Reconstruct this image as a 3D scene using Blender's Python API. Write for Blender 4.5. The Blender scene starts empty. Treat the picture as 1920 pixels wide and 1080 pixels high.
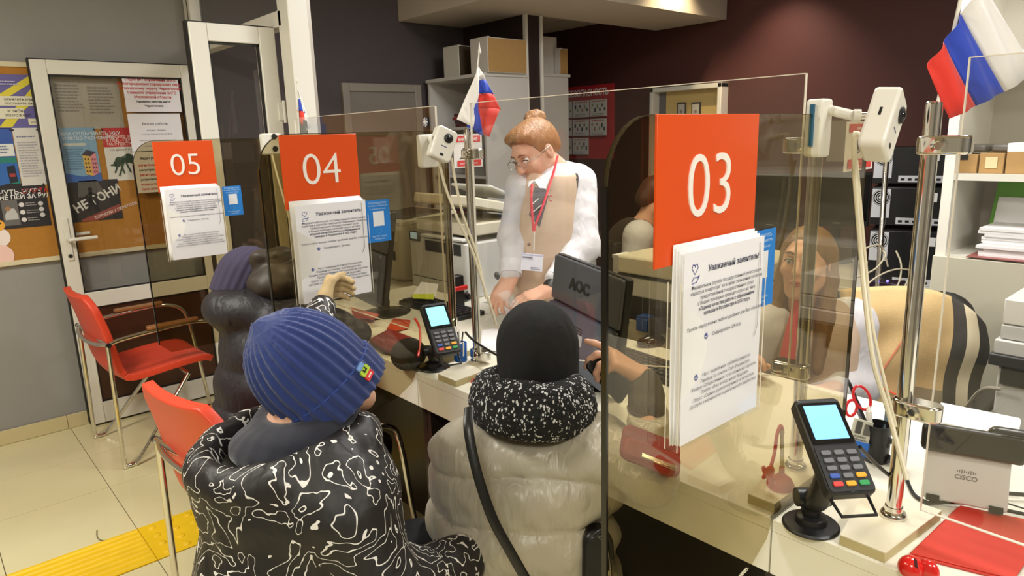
import bpy, bmesh, math, random
import numpy as np
import openvdb as vdb
from mathutils import Vector, Matrix
random.seed(7); rng = np.random.default_rng(11)
SC = bpy.context.scene; COL = SC.collection
PI = math.pi
V3 = Vector

# ---------------------------------------------------------------- camera
EYE = Vector((0.0, 0.0, 1.55)); FPX = 1288.6
_p, _r, _y = 0.21826787, -0.0299847, 0.72092867
_f = Vector((math.sin(_y)*math.cos(_p), math.cos(_y)*math.cos(_p), -math.sin(_p)))
_rt0 = Vector((math.cos(_y), -math.sin(_y), 0)); _up0 = _rt0.cross(_f)
_rt = _rt0*math.cos(_r) + _up0*math.sin(_r); _up = -_rt0*math.sin(_r) + _up0*math.cos(_r)
cam = bpy.data.cameras.new('camera'); cam.sensor_width = 36; cam.lens = FPX/1920*36; cam.clip_start = 0.02
camo = bpy.data.objects.new('camera', cam); COL.objects.link(camo)
camo.matrix_world = Matrix(((_rt.x, _up.x, -_f.x, EYE.x), (_rt.y, _up.y, -_f.y, EYE.y), (_rt.z, _up.z, -_f.z, EYE.z), (0, 0, 0, 1)))
SC.camera = camo
# measuring helpers: a sight line met with a real plane of the room (1920x1080 frame)
def ray(x, y): return _f + _rt*((x-960)/FPX) + _up*((540-y)/FPX)
def onx(x, y, X): d = ray(x, y); return EYE + d*(X/d.x)
def ony(x, y, Y): d = ray(x, y); return EYE + d*(Y/d.y)
def onz(x, y, Z): d = ray(x, y); return EYE + d*((Z-EYE.z)/d.z)
def far(x, y, D): return EYE + ray(x, y)*D

# ---------------------------------------------------------------- world, light, exposure
SC.view_settings.view_transform = 'Standard'; SC.view_settings.look = 'None'
SC.view_settings.gamma = 1; SC.view_settings.use_curve_mapping = False
SC.view_settings.exposure = 0.0
SC.cycles.transparent_max_bounces = 24
SC.cycles.max_bounces = 8
w = bpy.data.worlds.new('world'); SC.world = w; w.use_nodes = True
w.node_tree.nodes['Background'].inputs[0].default_value = (0.5, 0.45, 0.4, 1); w.node_tree.nodes['Background'].inputs[1].default_value = 0.05

def lamp(kind, loc, power, color, size=0.6, size_y=None, target=None, spot=None, blend=0.5):
    l = bpy.data.lights.new('lamp_light', kind); l.energy = power; l.color = color
    if kind == 'AREA':
        l.size = size
        if size_y: l.shape = 'RECTANGLE'; l.size_y = size_y
    else: l.shadow_soft_size = size
    if kind == 'SPOT': l.spot_size = spot; l.spot_blend = blend
    o = bpy.data.objects.new('lamp_light', l); COL.objects.link(o); o.location = loc
    if target is not None:
        o.rotation_euler = (Vector(target)-Vector(loc)).to_track_quat('-Z', 'Y').to_euler()
    return o
WARM = (1.0, 0.975, 0.87); NEUT = (1.0, 0.99, 0.97)
CEIL = 2.75
PANELS = [(-0.7, -0.4, 44, WARM), (-0.5, 2.4, 60, WARM), (2.15, 0.35, 26, NEUT), (2.3, 1.75, 48, NEUT), (0.9, -1.6, 58, NEUT)]  # last panel is unseen, added to brighten sheets and signs facing the camera
for (lx, ly, pw, cc) in PANELS:
    lamp('AREA', (lx, ly, CEIL-0.03), pw, cc, 0.58, 0.58)
# downlights: washing the dark red back wall, the end of the ceiling box, and one in the niche
lamp('SPOT', (4.55, 2.55, CEIL-0.03), 60, (1.0, 0.80, 0.62), 0.03, target=(4.85, 2.5, 0.9), spot=math.radians(95), blend=0.9)
lamp('SPOT', (4.25, 2.90, CEIL-0.03), 60, (1.0, 0.80, 0.48), 0.03, target=(4.25, 3.0, 0.5), spot=math.radians(110), blend=0.8)

# ---------------------------------------------------------------- helpers
def lin(c):
    out = []
    for v in c[:3]:
        v = v/255.0
        out.append(v/12.92 if v <= 0.04045 else ((v+0.055)/1.055)**2.4)
    return tuple(out)
MATS = {}
def mat(key, rgb=(200, 200, 200), rough=0.5, metal=0.0, noise=0, nscale=40.0, bump=0.0, bscale=200.0, emit=None, estr=1.0, spec=0.5, sheen=0.0, coat=0.0):
    if key in MATS: return MATS[key]
    m = bpy.data.materials.new(key); m.use_nodes = True; nt = m.node_tree; b = nt.nodes['Principled BSDF']
    c = lin(rgb)
    b.inputs['Base Color'].default_value = (*c, 1); b.inputs['Roughness'].default_value = rough; b.inputs['Metallic'].default_value = metal
    b.inputs['Specular IOR Level'].default_value = spec
    if sheen: b.inputs['Sheen Weight'].default_value = sheen
    if coat: b.inputs['Coat Weight'].default_value = coat; b.inputs['Coat Roughness'].default_value = 0.08
    if emit: b.inputs['Emission Color'].default_value = (*lin(emit), 1); b.inputs['Emission Strength'].default_value = estr
    if noise or bump:
        tc = nt.nodes.new('ShaderNodeTexCoord')
    if noise:
        n = nt.nodes.new('ShaderNodeTexNoise'); n.inputs['Scale'].default_value = nscale; n.inputs['Detail'].default_value = 5
        nt.links.new(tc.outputs['Object'], n.inputs['Vector'])
        r = nt.nodes.new('ShaderNodeMix'); r.data_type = 'RGBA'
        r.inputs[6].default_value = (*[v*(1-noise) for v in c], 1); r.inputs[7].default_value = (*[min(1, v*(1+noise)) for v in c], 1)
        nt.links.new(n.outputs['Fac'], r.inputs[0]); nt.links.new(r.outputs[2], b.inputs['Base Color'])
    if bump:
        n2 = nt.nodes.new('ShaderNodeTexNoise'); n2.inputs['Scale'].default_value = bscale; n2.inputs['Detail'].default_value = 3
        nt.links.new(tc.outputs['Object'], n2.inputs['Vector'])
        bp = nt.nodes.new('ShaderNodeBump'); bp.inputs['Strength'].default_value = bump; bp.inputs['Distance'].default_value = 0.004
        nt.links.new(n2.outputs['Fac'], bp.inputs['Height']); nt.links.new(bp.outputs['Normal'], b.inputs['Normal'])
    MATS[key] = m; return m
def wrinkle(m, sc, strength, dist=.006, detail=2.0, distort=.6):
    nt = m.node_tree; b = nt.nodes['Principled BSDF']; tc = nt.nodes.new('ShaderNodeTexCoord'); mp = nt.nodes.new('ShaderNodeMapping'); mp.inputs['Scale'].default_value = sc
    n = nt.nodes.new('ShaderNodeTexNoise'); n.inputs['Scale'].default_value = 1.0; n.inputs['Detail'].default_value = detail; n.inputs['Distortion'].default_value = distort
    bp = nt.nodes.new('ShaderNodeBump'); bp.inputs['Strength'].default_value = strength; bp.inputs['Distance'].default_value = dist
    L = nt.links.new; L(tc.outputs['Object'], mp.inputs['Vector']); L(mp.outputs[0], n.inputs['Vector']); L(n.outputs['Fac'], bp.inputs['Height'])
    if b.inputs['Normal'].is_linked: L(b.inputs['Normal'].links[0].from_socket, bp.inputs['Normal'])
    L(bp.outputs['Normal'], b.inputs['Normal']); return m
def glassy(key, tint, refl=1.0, rough=0.0):
    """thin sheet: tinted see-through plus the mirror share that Fresnel gives"""
    if key in MATS: return MATS[key]
    m = bpy.data.materials.new(key); m.use_nodes = True; nt = m.node_tree
    for n in list(nt.nodes): nt.nodes.remove(n)
    o = nt.nodes.new('ShaderNodeOutputMaterial'); t = nt.nodes.new('ShaderNodeBsdfTransparent'); g = nt.nodes.new('ShaderNodeBsdfGlossy')
    mx = nt.nodes.new('ShaderNodeMixShader'); fr = nt.nodes.new('ShaderNodeFresnel'); fr.inputs['IOR'].default_value = 1.45
    ml = nt.nodes.new('ShaderNodeMath'); ml.operation = 'MULTIPLY'; ml.inputs[1].default_value = refl
    geo = nt.nodes.new('ShaderNodeNewGeometry'); im = nt.nodes.new('ShaderNodeMix'); im.data_type = 'FLOAT'
    im.inputs[2].default_value = 1.45; im.inputs[3].default_value = 1/1.45
    nt.links.new(geo.outputs['Backfacing'], im.inputs[0]); nt.links.new(im.outputs[0], fr.inputs['IOR'])
    t.inputs[0].default_value = (*[v**.5 for v in tint], 1); g.inputs['Roughness'].default_value = rough; g.inputs['Color'].default_value = (1, 1, 1, 1)
    nt.links.new(fr.outputs[0], ml.inputs[0]); nt.links.new(ml.outputs[0], mx.inputs[0]); nt.links.new(t.outputs[0], mx.inputs[1]); nt.links.new(g.outputs[0], mx.inputs[2]); nt.links.new(mx.outputs[0], o.inputs[0])
    MATS[key] = m; return m

def frame(o, x, y, z=None):
    x = Vector(x).normalized(); y = Vector(y); y = (y - x*y.dot(x)).normalized(); z = x.cross(y)
    return Matrix(((x.x, y.x, z.x, o[0]), (x.y, y.y, z.y, o[1]), (x.z, y.z, z.z, o[2]), (0, 0, 0, 1)))
def axisframe(p0, p1):
    d = (Vector(p1)-Vector(p0)).normalized(); a = Vector((0, 0, 1)) if abs(d.z) < 0.9 else Vector((1, 0, 0))
    x = a.cross(d).normalized(); y = d.cross(x); return x, y, d

class MB:
    """collects shapes, then links them as ONE mesh object"""
    def __init__(s): s.v = []; s.f = []; s.mi = []; s.cur = 0
    def add(s, vs, fs, M=None):
        n = len(s.v)
        s.v += [tuple(M @ Vector(v)) if M is not None else tuple(v) for v in vs]
        for f in fs: s.f.append([i+n for i in f]); s.mi.append(s.cur)
        return s
    def box(s, c, d, M=None):
        x, y, z = c; a, b, e = d[0]/2, d[1]/2, d[2]/2
        vs = [(x+i*a, y+j*b, z+k*e) for k in (-1, 1) for j in (-1, 1) for i in (-1, 1)]
        return s.add(vs, [(0, 2, 3, 1), (4, 5, 7, 6), (0, 1, 5, 4), (2, 6, 7, 3), (0, 4, 6, 2), (1, 3, 7, 5)], M)
    def box2(s, lo, hi, M=None):
        return s.box([(a+b)/2 for a, b in zip(lo, hi)], [b-a for a, b in zip(lo, hi)], M)
    def rbox(s, c, d, r, M=None, n=3):
        """box whose outline in its own x-y is rounded (r), thickness along z"""
        return s.prism(rrect(c[0], c[1], d[0], d[1], r, n), c[2]-d[2]/2, c[2]+d[2]/2, M)
    def prism(s, poly, z0, z1, M=None):
        n = len(poly); vs = [(p[0], p[1], z0) for p in poly] + [(p[0], p[1], z1) for p in poly]
        fs = [list(range(n))[::-1], list(range(n, 2*n))] + [(i, (i+1) % n, n+(i+1) % n, n+i) for i in range(n)]
        return s.add(vs, fs, M)
    def cyl(s, p0, p1, r0, r1=None, n=14, cap=True):
        r1 = r0 if r1 is None else r1; x, y, d = axisframe(p0, p1); p0 = Vector(p0); p1 = Vector(p1)
        vs = []
        for p, r in ((p0, r0), (p1, r1)):
            for i in range(n): t = 2*PI*i/n; vs.append(p + x*(r*math.cos(t)) + y*(r*math.sin(t)))
        fs = [(i, (i+1) % n, n+(i+1) % n, n+i) for i in range(n)]
        if cap: fs += [list(range(n))[::-1], list(range(n, 2*n))]
        return s.add(vs, fs)
    def lathe(s, prof, M=None, n=24):
        vs = []; fs = []; k = len(prof)
        for (r, z) in prof:
            for i in range(n): t = 2*PI*i/n; vs.append((r*math.cos(t), r*math.sin(t), z))
        for j in range(k-1):
            for i in range(n): fs.append((j*n+i, j*n+(i+1) % n, (j+1)*n+(i+1) % n, (j+1)*n+i))
        fs.append(list(range(n))[::-1]); fs.append([(k-1)*n+i for i in range(n)])
        return s.add(vs, fs, M)
    def tube(s, pts, r, n=8, smooth=0, flat=1.0):
        pts = [Vector(p) for p in pts]
        if smooth: pts = spline(pts, smooth)
        rr = r if hasattr(r, '__len__') else [r]*len(pts)
        if len(rr) != len(pts): rr = list(np.interp(np.linspace(0, 1, len(pts)), np.linspace(0, 1, len(rr)), rr))
        T = []
        for i in range(len(pts)):
            a = pts[max(0, i-1)]; b = pts[min(len(pts)-1, i+1)]; T.append((b-a).normalized())
        x = axisframe(Vector((0, 0, 0)), T[0])[0]; vs = []; fs = []
        for i, p in enumerate(pts):
            x = (x - T[i]*x.dot(T[i])).normalized(); y = T[i].cross(x)
            for j in range(n): t = 2*PI*j/n; vs.append(p + x*(rr[i]*math.cos(t)) + y*(rr[i]*flat*math.sin(t)))
        for i in range(len(pts)-1):
            for j in range(n): fs.append((i*n+j, i*n+(j+1) % n, (i+1)*n+(j+1) % n, (i+1)*n+j))
        fs.append(list(range(n))[::-1]); fs.append([(len(pts)-1)*n+j for j in range(n)])
        return s.add(vs, fs)
    def ball(s, c, r, M=None, nu=14, nv=8):
        r = r if hasattr(r, '__len__') else (r, r, r); vs = [(c[0], c[1], c[2]-r[2])]; fs = []
        for j in range(1, nv):
            a = -PI/2+PI*j/nv
            for i in range(nu): t = 2*PI*i/nu; vs.append((c[0]+r[0]*math.cos(a)*math.cos(t), c[1]+r[1]*math.cos(a)*math.sin(t), c[2]+r[2]*math.sin(a)))
        vs.append((c[0], c[1], c[2]+r[2])); L = len(vs)-1
        for i in range(nu): fs.append((0, 1+(i+1) % nu, 1+i)); fs.append((L, L-nu+i, L-nu+(i+1) % nu))
        for j in range(nv-2):
            for i in range(nu): a = 1+j*nu; fs.append((a+i, a+(i+1) % nu, a+nu+(i+1) % nu, a+nu+i))
        return s.add(vs, fs, M)
    def build(s, name, m, parent=None, bevel=0.0, smooth=True, label=None, seg=2, solid=0.0, sub=0):
        me = bpy.data.meshes.new(name); me.from_pydata(s.v, [], s.f)
        ms = m if isinstance(m, (list, tuple)) else [m]
        for q in ms: me.materials.append(q)
        if len(ms) > 1: me.polygons.foreach_set('material_index', s.mi)
        me.update()
        if smooth:
            me.polygons.foreach_set('use_smooth', [True]*len(me.polygons)); me.set_sharp_from_angle(angle=math.radians(38))
        o = bpy.data.objects.new(name, me); COL.objects.link(o)
        if solid: k = o.modifiers.new('solid', 'SOLIDIFY'); k.thickness = solid; k.offset = 0
        if sub: k = o.modifiers.new('sub', 'SUBSURF'); k.levels = sub; k.render_levels = sub
        if bevel: k = o.modifiers.new('bevel', 'BEVEL'); k.width = bevel; k.segments = seg; k.limit_method = 'ANGLE'; k.angle_limit = math.radians(40)
        if label: o['label'] = label
        return put(o, parent)
def put(o, parent):
    if parent is not None:
        o.parent = parent
        q = parent; M = Matrix.Identity(4)
        chain = []
        while q is not None: chain.append(q); q = q.parent
        for q in reversed(chain): M = M @ q.matrix_parent_inverse @ q.matrix_basis if q.parent else q.matrix_basis.copy()
        o.matrix_parent_inverse = M.inverted()
    return o
def rrect(cx, cy, w, h, r, n=3):
    out = []
    for (sx, sy, a0) in ((1, 1, 0), (-1, 1, 90), (-1, -1, 180), (1, -1, 270)):
        for i in range(n+1):
            a = math.radians(a0 + 90*i/n); out.append((cx+sx*(w/2-r)+r*math.cos(a), cy+sy*(h/2-r)+r*math.sin(a)))
    return out
def spline(P, k):
    P = [Vector(p) for p in P]; out = []
    for i in range(len(P)-1):
        p0 = P[max(0, i-1)]; p1 = P[i]; p2 = P[i+1]; p3 = P[min(len(P)-1, i+2)]
        for j in range(k):
            t = j/k; out.append(0.5*((2*p1)+(p2-p0)*t+(2*p0-5*p1+4*p2-p3)*t*t+(3*p1-p0-3*p2+p3)*t**3))
    out.append(P[-1]); return out
def tag(o, label, cat, group=None, kind=None):
    o['label'] = label; o['category'] = cat
    if group: o['group'] = group
    if kind: o['kind'] = kind
    return o
def thing(name, label, cat, loc=(0, 0, 0), group=None):
    o = bpy.data.objects.new(name, None); o.empty_display_size = 0.1; COL.objects.link(o); o.location = loc
    return tag(o, label, cat, group)
def struct(o): o['kind'] = 'structure'; return o
def copy_tree(o, parent=None):
    c = o.copy(); COL.objects.link(c)
    if parent is not None: c.parent = parent
    for ch in list(o.children): copy_tree(ch, c)
    return c
FONTS = []
def fonts_to_meshes():
    dg = bpy.context.evaluated_depsgraph_get()
    for o in FONTS:
        me = bpy.data.meshes.new_from_object(o.evaluated_get(dg)); n = o.name; cu = o.data
        q = bpy.data.objects.new('tmp', me); COL.objects.link(q); q.parent = o.parent; q.matrix_parent_inverse = o.matrix_parent_inverse.copy(); q.matrix_basis = o.matrix_basis.copy()
        bpy.data.objects.remove(o); bpy.data.curves.remove(cu); q.name = n; me.name = n
def text(s, M, size, m, parent, name='lettering', align='LEFT', ext=0.0004, sx=1.0, res=2, bold=0.0, shear=0.0, lsp=1.0):
    cu = bpy.data.curves.new(name, 'FONT'); cu.body = s; cu.size = size; cu.extrude = ext; cu.resolution_u = res; cu.align_x = align
    cu.offset = bold; cu.shear = shear; cu.space_line = lsp
    cu.materials.append(m); o = bpy.data.objects.new(name, cu); COL.objects.link(o)
    put(o, parent); o.matrix_basis = M @ Matrix.Diagonal((sx, 1, 1, 1))
    FONTS.append(o); return o
class Pic:
    """flat print on a sheet: M = frame whose x,y span the sheet from its top-left corner; u right, v down (metres x w,h)"""
    def __init__(s, root, M, w, h, lift=0.0006): s.root = root; s.M = M; s.w = w; s.h = h; s.k = 0; s.q = {}; s.lift = lift
    def z(s): s.k += 1; return .0009+s.lift*s.k
    def poly(s, uv, rgb, name='print', rough=0.5):
        z = s.z(); key = (rgb, name)
        s.q.setdefault(key, MB()).add([(u*s.w, -v*s.h, z) for u, v in uv][::-1], [tuple(range(len(uv)))], s.M); return s
    def rect(s, u0, v0, u1, v1, rgb, name='print'): return s.poly([(u0, v0), (u1, v0), (u1, v1), (u0, v1)], rgb, name)
    def disc(s, u, v, r, rgb, n=14, name='print'): return s.poly([(u+r*math.cos(2*PI*i/n)/s.w, v+r*math.sin(2*PI*i/n)/s.h) for i in range(n)], rgb, name)
    def line(s, pts, wd, rgb, name='print'):
        z = s.z(); mb = s.q.setdefault((rgb, name), MB())
        for (a, b) in zip(pts, pts[1:]):
            a = Vector((a[0]*s.w, -a[1]*s.h, z)); b = Vector((b[0]*s.w, -b[1]*s.h, z)); d = (b-a).normalized(); n = Vector((-d.y, d.x, 0))*wd/2
            mb.add([a-n-d*wd*.3, b-n+d*wd*.3, b+n+d*wd*.3, a+n-d*wd*.3], [(0, 1, 2, 3)], s.M)
        return s
    def text(s, t, u, v, size, rgb, align='LEFT', rot=0, sx=1.0, bold=0.0, name='lettering', shear=0.0, lsp=1.0, res=1):
        z = .0009+s.lift*(s.k+.5); M = s.M @ Matrix.Translation((u*s.w, -v*s.h, z)) @ Matrix.Rotation(rot, 4, 'Z')
        text(t, M, size, mat('ink_%d_%d_%d' % rgb, rgb, 0.6), s.root, name, align, 0.0, sx, res, bold, shear, lsp); return s
    def bars(s, u0, v0, u1, n, dv, rgb, hh=0.45, seed=0):
        """rows of small print too fine to read: broken dashes"""
        r = random.Random(seed)
        for i in range(n):
            z = .0009+s.lift*(s.k+1); mb = s.q.setdefault((rgb, 'print'), MB()); x = u0; e = u1 - r.random()*(u1-u0)*0.25
            while x < e:
                wd = (0.02+0.06*r.random())*(u1-u0)*2; x2 = min(e, x+wd); v = v0+i*dv
                mb.add([(x*s.w, -(v+dv*hh)*s.h, z), (x2*s.w, -(v+dv*hh)*s.h, z), (x2*s.w, -v*s.h, z), (x*s.w, -v*s.h, z)], [(0, 1, 2, 3)], s.M); x = x2+0.012*(u1-u0)*2
        s.k += 1; return s
    def done(s):
        for (rgb, name), mb in s.q.items():
            o = mb.build(name, mat('ink_%d_%d_%d' % rgb, rgb, 0.55), s.root, smooth=False)
            if len(mb.f) > 1: o['kind'] = 'stuff'
WALLF = ((1, 0, 0), (0, 0, 1))            # frame axes of a sheet facing -y
BACKF = ((0, -1, 0), (0, 0, 1))           # frame axes of a sheet facing -x
# ---------------------------------------------------------------- materials of the room
M_grey = mat('grey_paint', (148, 146, 142), 0.75, noise=0.04, nscale=6, bump=0.05, bscale=300)
M_greyd = mat('violet_grey_paint', (82, 74, 76), 0.75, noise=0.05, nscale=5)
M_maroon = mat('maroon_paint', (76, 38, 34), 0.7, noise=0.06, nscale=4)
M_maroond = mat('dark_maroon_panel', (46, 30, 29), 0.6)
M_white = mat('white_plastic', (226, 222, 210), 0.35)
M_whitew = mat('white_laminate', (228, 224, 212), 0.3, noise=0.02, nscale=8)
M_ceil = mat('ceiling_paint', (196, 184, 168), 0.85)
M_tile = mat('cream_tile', (222, 212, 168), 0.22, noise=0.05, nscale=5, coat=0.15)
M_grout = mat('dark_grout', (96, 84, 60), 0.8)
M_skirt = mat('cream_skirting', (205, 190, 145), 0.35, noise=0.05, nscale=9)
M_chrome = mat('chrome', (225, 222, 215), 0.12, 1.0)
M_black = mat('black_plastic', (24, 24, 25), 0.4)
M_blackg = mat('black_gloss', (16, 16, 17), 0.15)
M_gasket = mat('black_gasket', (26, 24, 22), 0.6)
M_red = mat('red_leather', (226, 74, 48), 0.38, bump=0.08, bscale=500)
M_wood = mat('brown_wood', (150, 98, 52), 0.4, noise=0.2, nscale=20)
M_paper = mat('white_paper', (236, 234, 234), 0.7)
M_cable = mat('cream_cable', (214, 204, 176), 0.45)
G_clear = glassy('clear_pane', (0.90, 0.90, 0.89), 1.0)
G_film = glassy('pocket_film', (0.99, 0.99, 0.985), .3, .12)
G_door = glassy('door_glass', (0.93, 0.93, 0.91), 1.0)
G_tint = glassy('bronze_pane', (0.58, 0.51, 0.33), 1.0)
M_edge = mat('polished_edge', (232, 224, 208), 0.2)
M_edged = mat('bronze_edge', (22, 18, 13), 0.12)

WY = 4.43           # grey wall behind the red chairs and, further on, behind the staff
XB = 4.96           # dark red back wall
# ---------------------------------------------------------------- floor: tiles of 0.446 m
struct(MB().box2((-2.6, -2.4, -0.05), (5.2, 5.8, -0.004)).build('floor', M_grout))
floor = bpy.data.objects['floor']
gx = 0.066; gy = 3.478; S = 0.446
tiles = {}
def add_tile(x0, x1, y0, y1):
    g = 0.0015; o = MB().box2((x0+g, y0+g, -0.02), (x1-g, y1-g, random.uniform(-0.0004, 0.0004))).build('tile', M_tile, floor, smooth=False)
ys = [WY-0.005, 4.37, 3.925, 3.478, 2.985, 2.685] + [2.685-S*k for k in range(1, 12)]
xs = [gx+S*k for k in range(-6, 12)]
for (ya, yb) in zip(ys[1:], ys[:-1]):
    for (xa, xb) in zip(xs, xs[1:]):
        if ya == 2.685 and xa < 1.2: continue
        if xa > 1.9 and ya < 3: continue
        add_tile(xa, xb, ya, yb)
M_yel = mat('yellow_tactile', (240, 196, 20), 0.5, noise=0.12, nscale=14)
for k, (xa, xb) in enumerate(zip(xs, xs[1:])):
    if xa > 1.15: break
    kinds = 'dome' if k % 2 == 1 else 'rib'
    mb = MB().box2((xa+.001, 2.686, -0.02), (xb-.001, 2.984, 0.003))
    if kinds == 'rib':
        for i in range(8): mb.add([(xa+.004, 2.70+i*.0365, .003), (xb-.004, 2.70+i*.0365, .003), (xb-.004, 2.706+i*.0365, .008), (xa+.004, 2.706+i*.0365, .008), (xb-.004, 2.718+i*.0365, .008), (xa+.004, 2.718+i*.0365, .008), (xb-.004, 2.724+i*.0365, .003), (xa+.004, 2.724+i*.0365, .003)], [(0, 1, 2, 3), (3, 2, 4, 5), (5, 4, 6, 7)])
    else:
        for i in range(6):
            for j in range(4):
                mb.lathe([(0.017, 0.0), (0.015, 0.004), (0.011, 0.006)], Matrix.Translation((xa+.045+i*.072, 2.722+j*.075, .003)), 10)
    mb.build('tactile_tile', M_yel, floor, label='yellow tactile tile with raised %s' % ('domes' if kinds == 'dome' else 'ribs'))
tag(MB().tube([(0.385, 3.09, .003), (0.375, 3.03, .003), (0.385, 2.985, .004), (0.405, 2.975, .004)], 0.0022, 5, 4).build('cable_tie', mat('grey_wire', (120, 110, 80), .5)), 'small bent wire lying on the tiles beside the yellow tactile strip', 'wire')

# ---------------------------------------------------------------- walls and ceiling
def wallbox(name, lo, hi, m): return struct(MB().box2(lo, hi).build(name, m, smooth=False))
wallbox('wall_left', (-2.6, WY, 0), (3.46, WY+.12, CEIL), M_grey)
# past the doorway the same wall is painted a darker violet grey
wallbox('wall_left_staff', (1.52, WY-.012, 0), (3.46, WY, CEIL), M_greyd)
wallbox('wall_back', (XB, -2.4, 0), (XB+.12, 5.7, CEIL), M_maroon)
wallbox('wall_stub', (3.46, 3.72, 0), (3.62, WY+.12, 2.37), M_maroond)
wallbox('wall_niche', (3.46, 5.6, 0), (XB, 5.7, CEIL), M_maroon)
wallbox('wall_niche_side', (3.46, WY+.12, 0), (3.56, 5.6, CEIL), M_maroon)
wallbox('wall_front', (-2.7, -2.4, 0), (-2.6, 4.55, CEIL), mat('pale_paint', (150, 146, 138), .8))
wallbox('wall_right', (-2.6, -2.5, 0), (XB, -2.4, CEIL), mat('pale_paint2', (120, 116, 110), .8))
wallbox('ceiling', (-2.7, -2.5, CEIL), (5.1, 5.8, CEIL+.1), M_ceil)
for (xa, ya) in ((3.452, 3.712), (3.598, 3.712)):
    struct(MB().box2((xa, ya-.006, 0), (xa+.024, ya+.02, 2.37)).build('trim_column', M_white))
# dropped ceiling box, L-shaped, with a slightly higher tiled niche behind it
struct(MB().prism([(2.88, 3.06), (4.955, 3.06), (4.955, 3.72), (3.62, 3.72), (3.62, WY-.013), (2.88, WY-.013)], 2.37, CEIL).build('ceiling_box', M_ceil, smooth=False))
nc = struct(MB().box2((3.62, 3.72, 2.52), (XB, 5.6, CEIL)).build('ceiling_niche', M_grout, smooth=False))
for i in range(3):
    for j in range(4):
        MB().box2((3.64+i*.44, 3.74+j*.46, 2.507), (4.07+i*.44, 4.19+j*.46, 2.519)).build('ceiling_tile', M_ceil, nc, smooth=False)
dl = thing('downlight', 'small round downlight glowing in the tiled niche ceiling behind the column', 'downlight', (3.80, 4.0, 2.5))
MB().lathe([(.045, 0), (.045, -.006), (.03, -.008)], Matrix.Translation((3.80, 4.0, 2.507)), 20).build('trim_ring', M_white, dl)
MB().lathe([(.028, -.0085), (.02, -.011)], Matrix.Translation((3.80, 4.0, 2.507)), 16).build('lamp', mat('lamp_glow', (255, 240, 220), .3, emit=(255, 235, 200), estr=14), dl)
for i, (lx, ly, _, _) in enumerate(PANELS):
    t = thing('ceiling_light_panel', ['square ceiling light panel above the clients near the camera', 'square ceiling light panel above the tactile strip', 'square ceiling light panel above the near counter', 'square ceiling light panel above the standing clerk', 'added unseen square ceiling light panel far behind the camera'][i], 'ceiling light', (lx, ly, CEIL))
    mb = MB()
    for (a, b) in (((-.32, -.32), (.32, -.295)), ((-.32, .295), (.32, .32)), ((-.32, -.295), (-.295, .295)), ((.295, -.295), (.32, .295))):
        mb.box2((lx+a[0], ly+a[1], CEIL-.02), (lx+b[0], ly+b[1], CEIL))
    mb.build('frame', M_white, t)
# skirting on the left wall: cream stone pieces
b0 = struct(MB().box2((-2.6, WY-.006, 0), (1.40, WY, .078)).build('baseboard_left', M_grout))
for k in range(-6, 4):
    xa = 0.505+k*0.446 if k < 2 else 0.505+k*.446
    xb = min(xa+.444, 1.40)
    if xa < 1.35: MB().box2((xa, WY-.016, 0.001), (xb, WY-.005, .08)).build('skirting_piece', M_skirt, b0, bevel=.002)

# ---------------------------------------------------------------- glazed doorway between hall and corridor (plane x = 1.41)
XD = 1.41
fr = struct(MB().box2((XD, 3.03, 2.06), (XD+.07, WY-.05, 2.13)).build('door_1', M_white, bevel=.004))
MB().box2((XD-.01, 3.02, 0), (XD+.085, 3.105, CEIL)).build('jamb', M_white, fr, bevel=.004)
MB().box2((XD+.085, 3.025, 0), (XD+.10, 3.06, CEIL)).build('jamb_cover', mat('grey_alu', (176, 168, 156), .4, .3), fr)
MB().box2((XD, 3.105, 0), (XD+.07, 3.15, CEIL)).build('jamb_stop', M_white, fr, bevel=.004)
MB().box2((XD, WY-.075, 0), (XD+.07, WY-.02, CEIL)).build('jamb', M_white, fr, bevel=.004)
MB().box2((XD, WY-.085, 0), (XD+.06, WY-.075, CEIL)).build('gasket', M_gasket, fr)
MB().box2((XD, WY-.12, 2.13), (XD+.06, WY-.085, CEIL)).build('transom_stile', M_white, fr, bevel=.003)
MB().box2((XD+.02, 3.15, 2.13), (XD+.03, WY-.12, CEIL)).build('transom_glass', G_door, fr)

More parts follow.
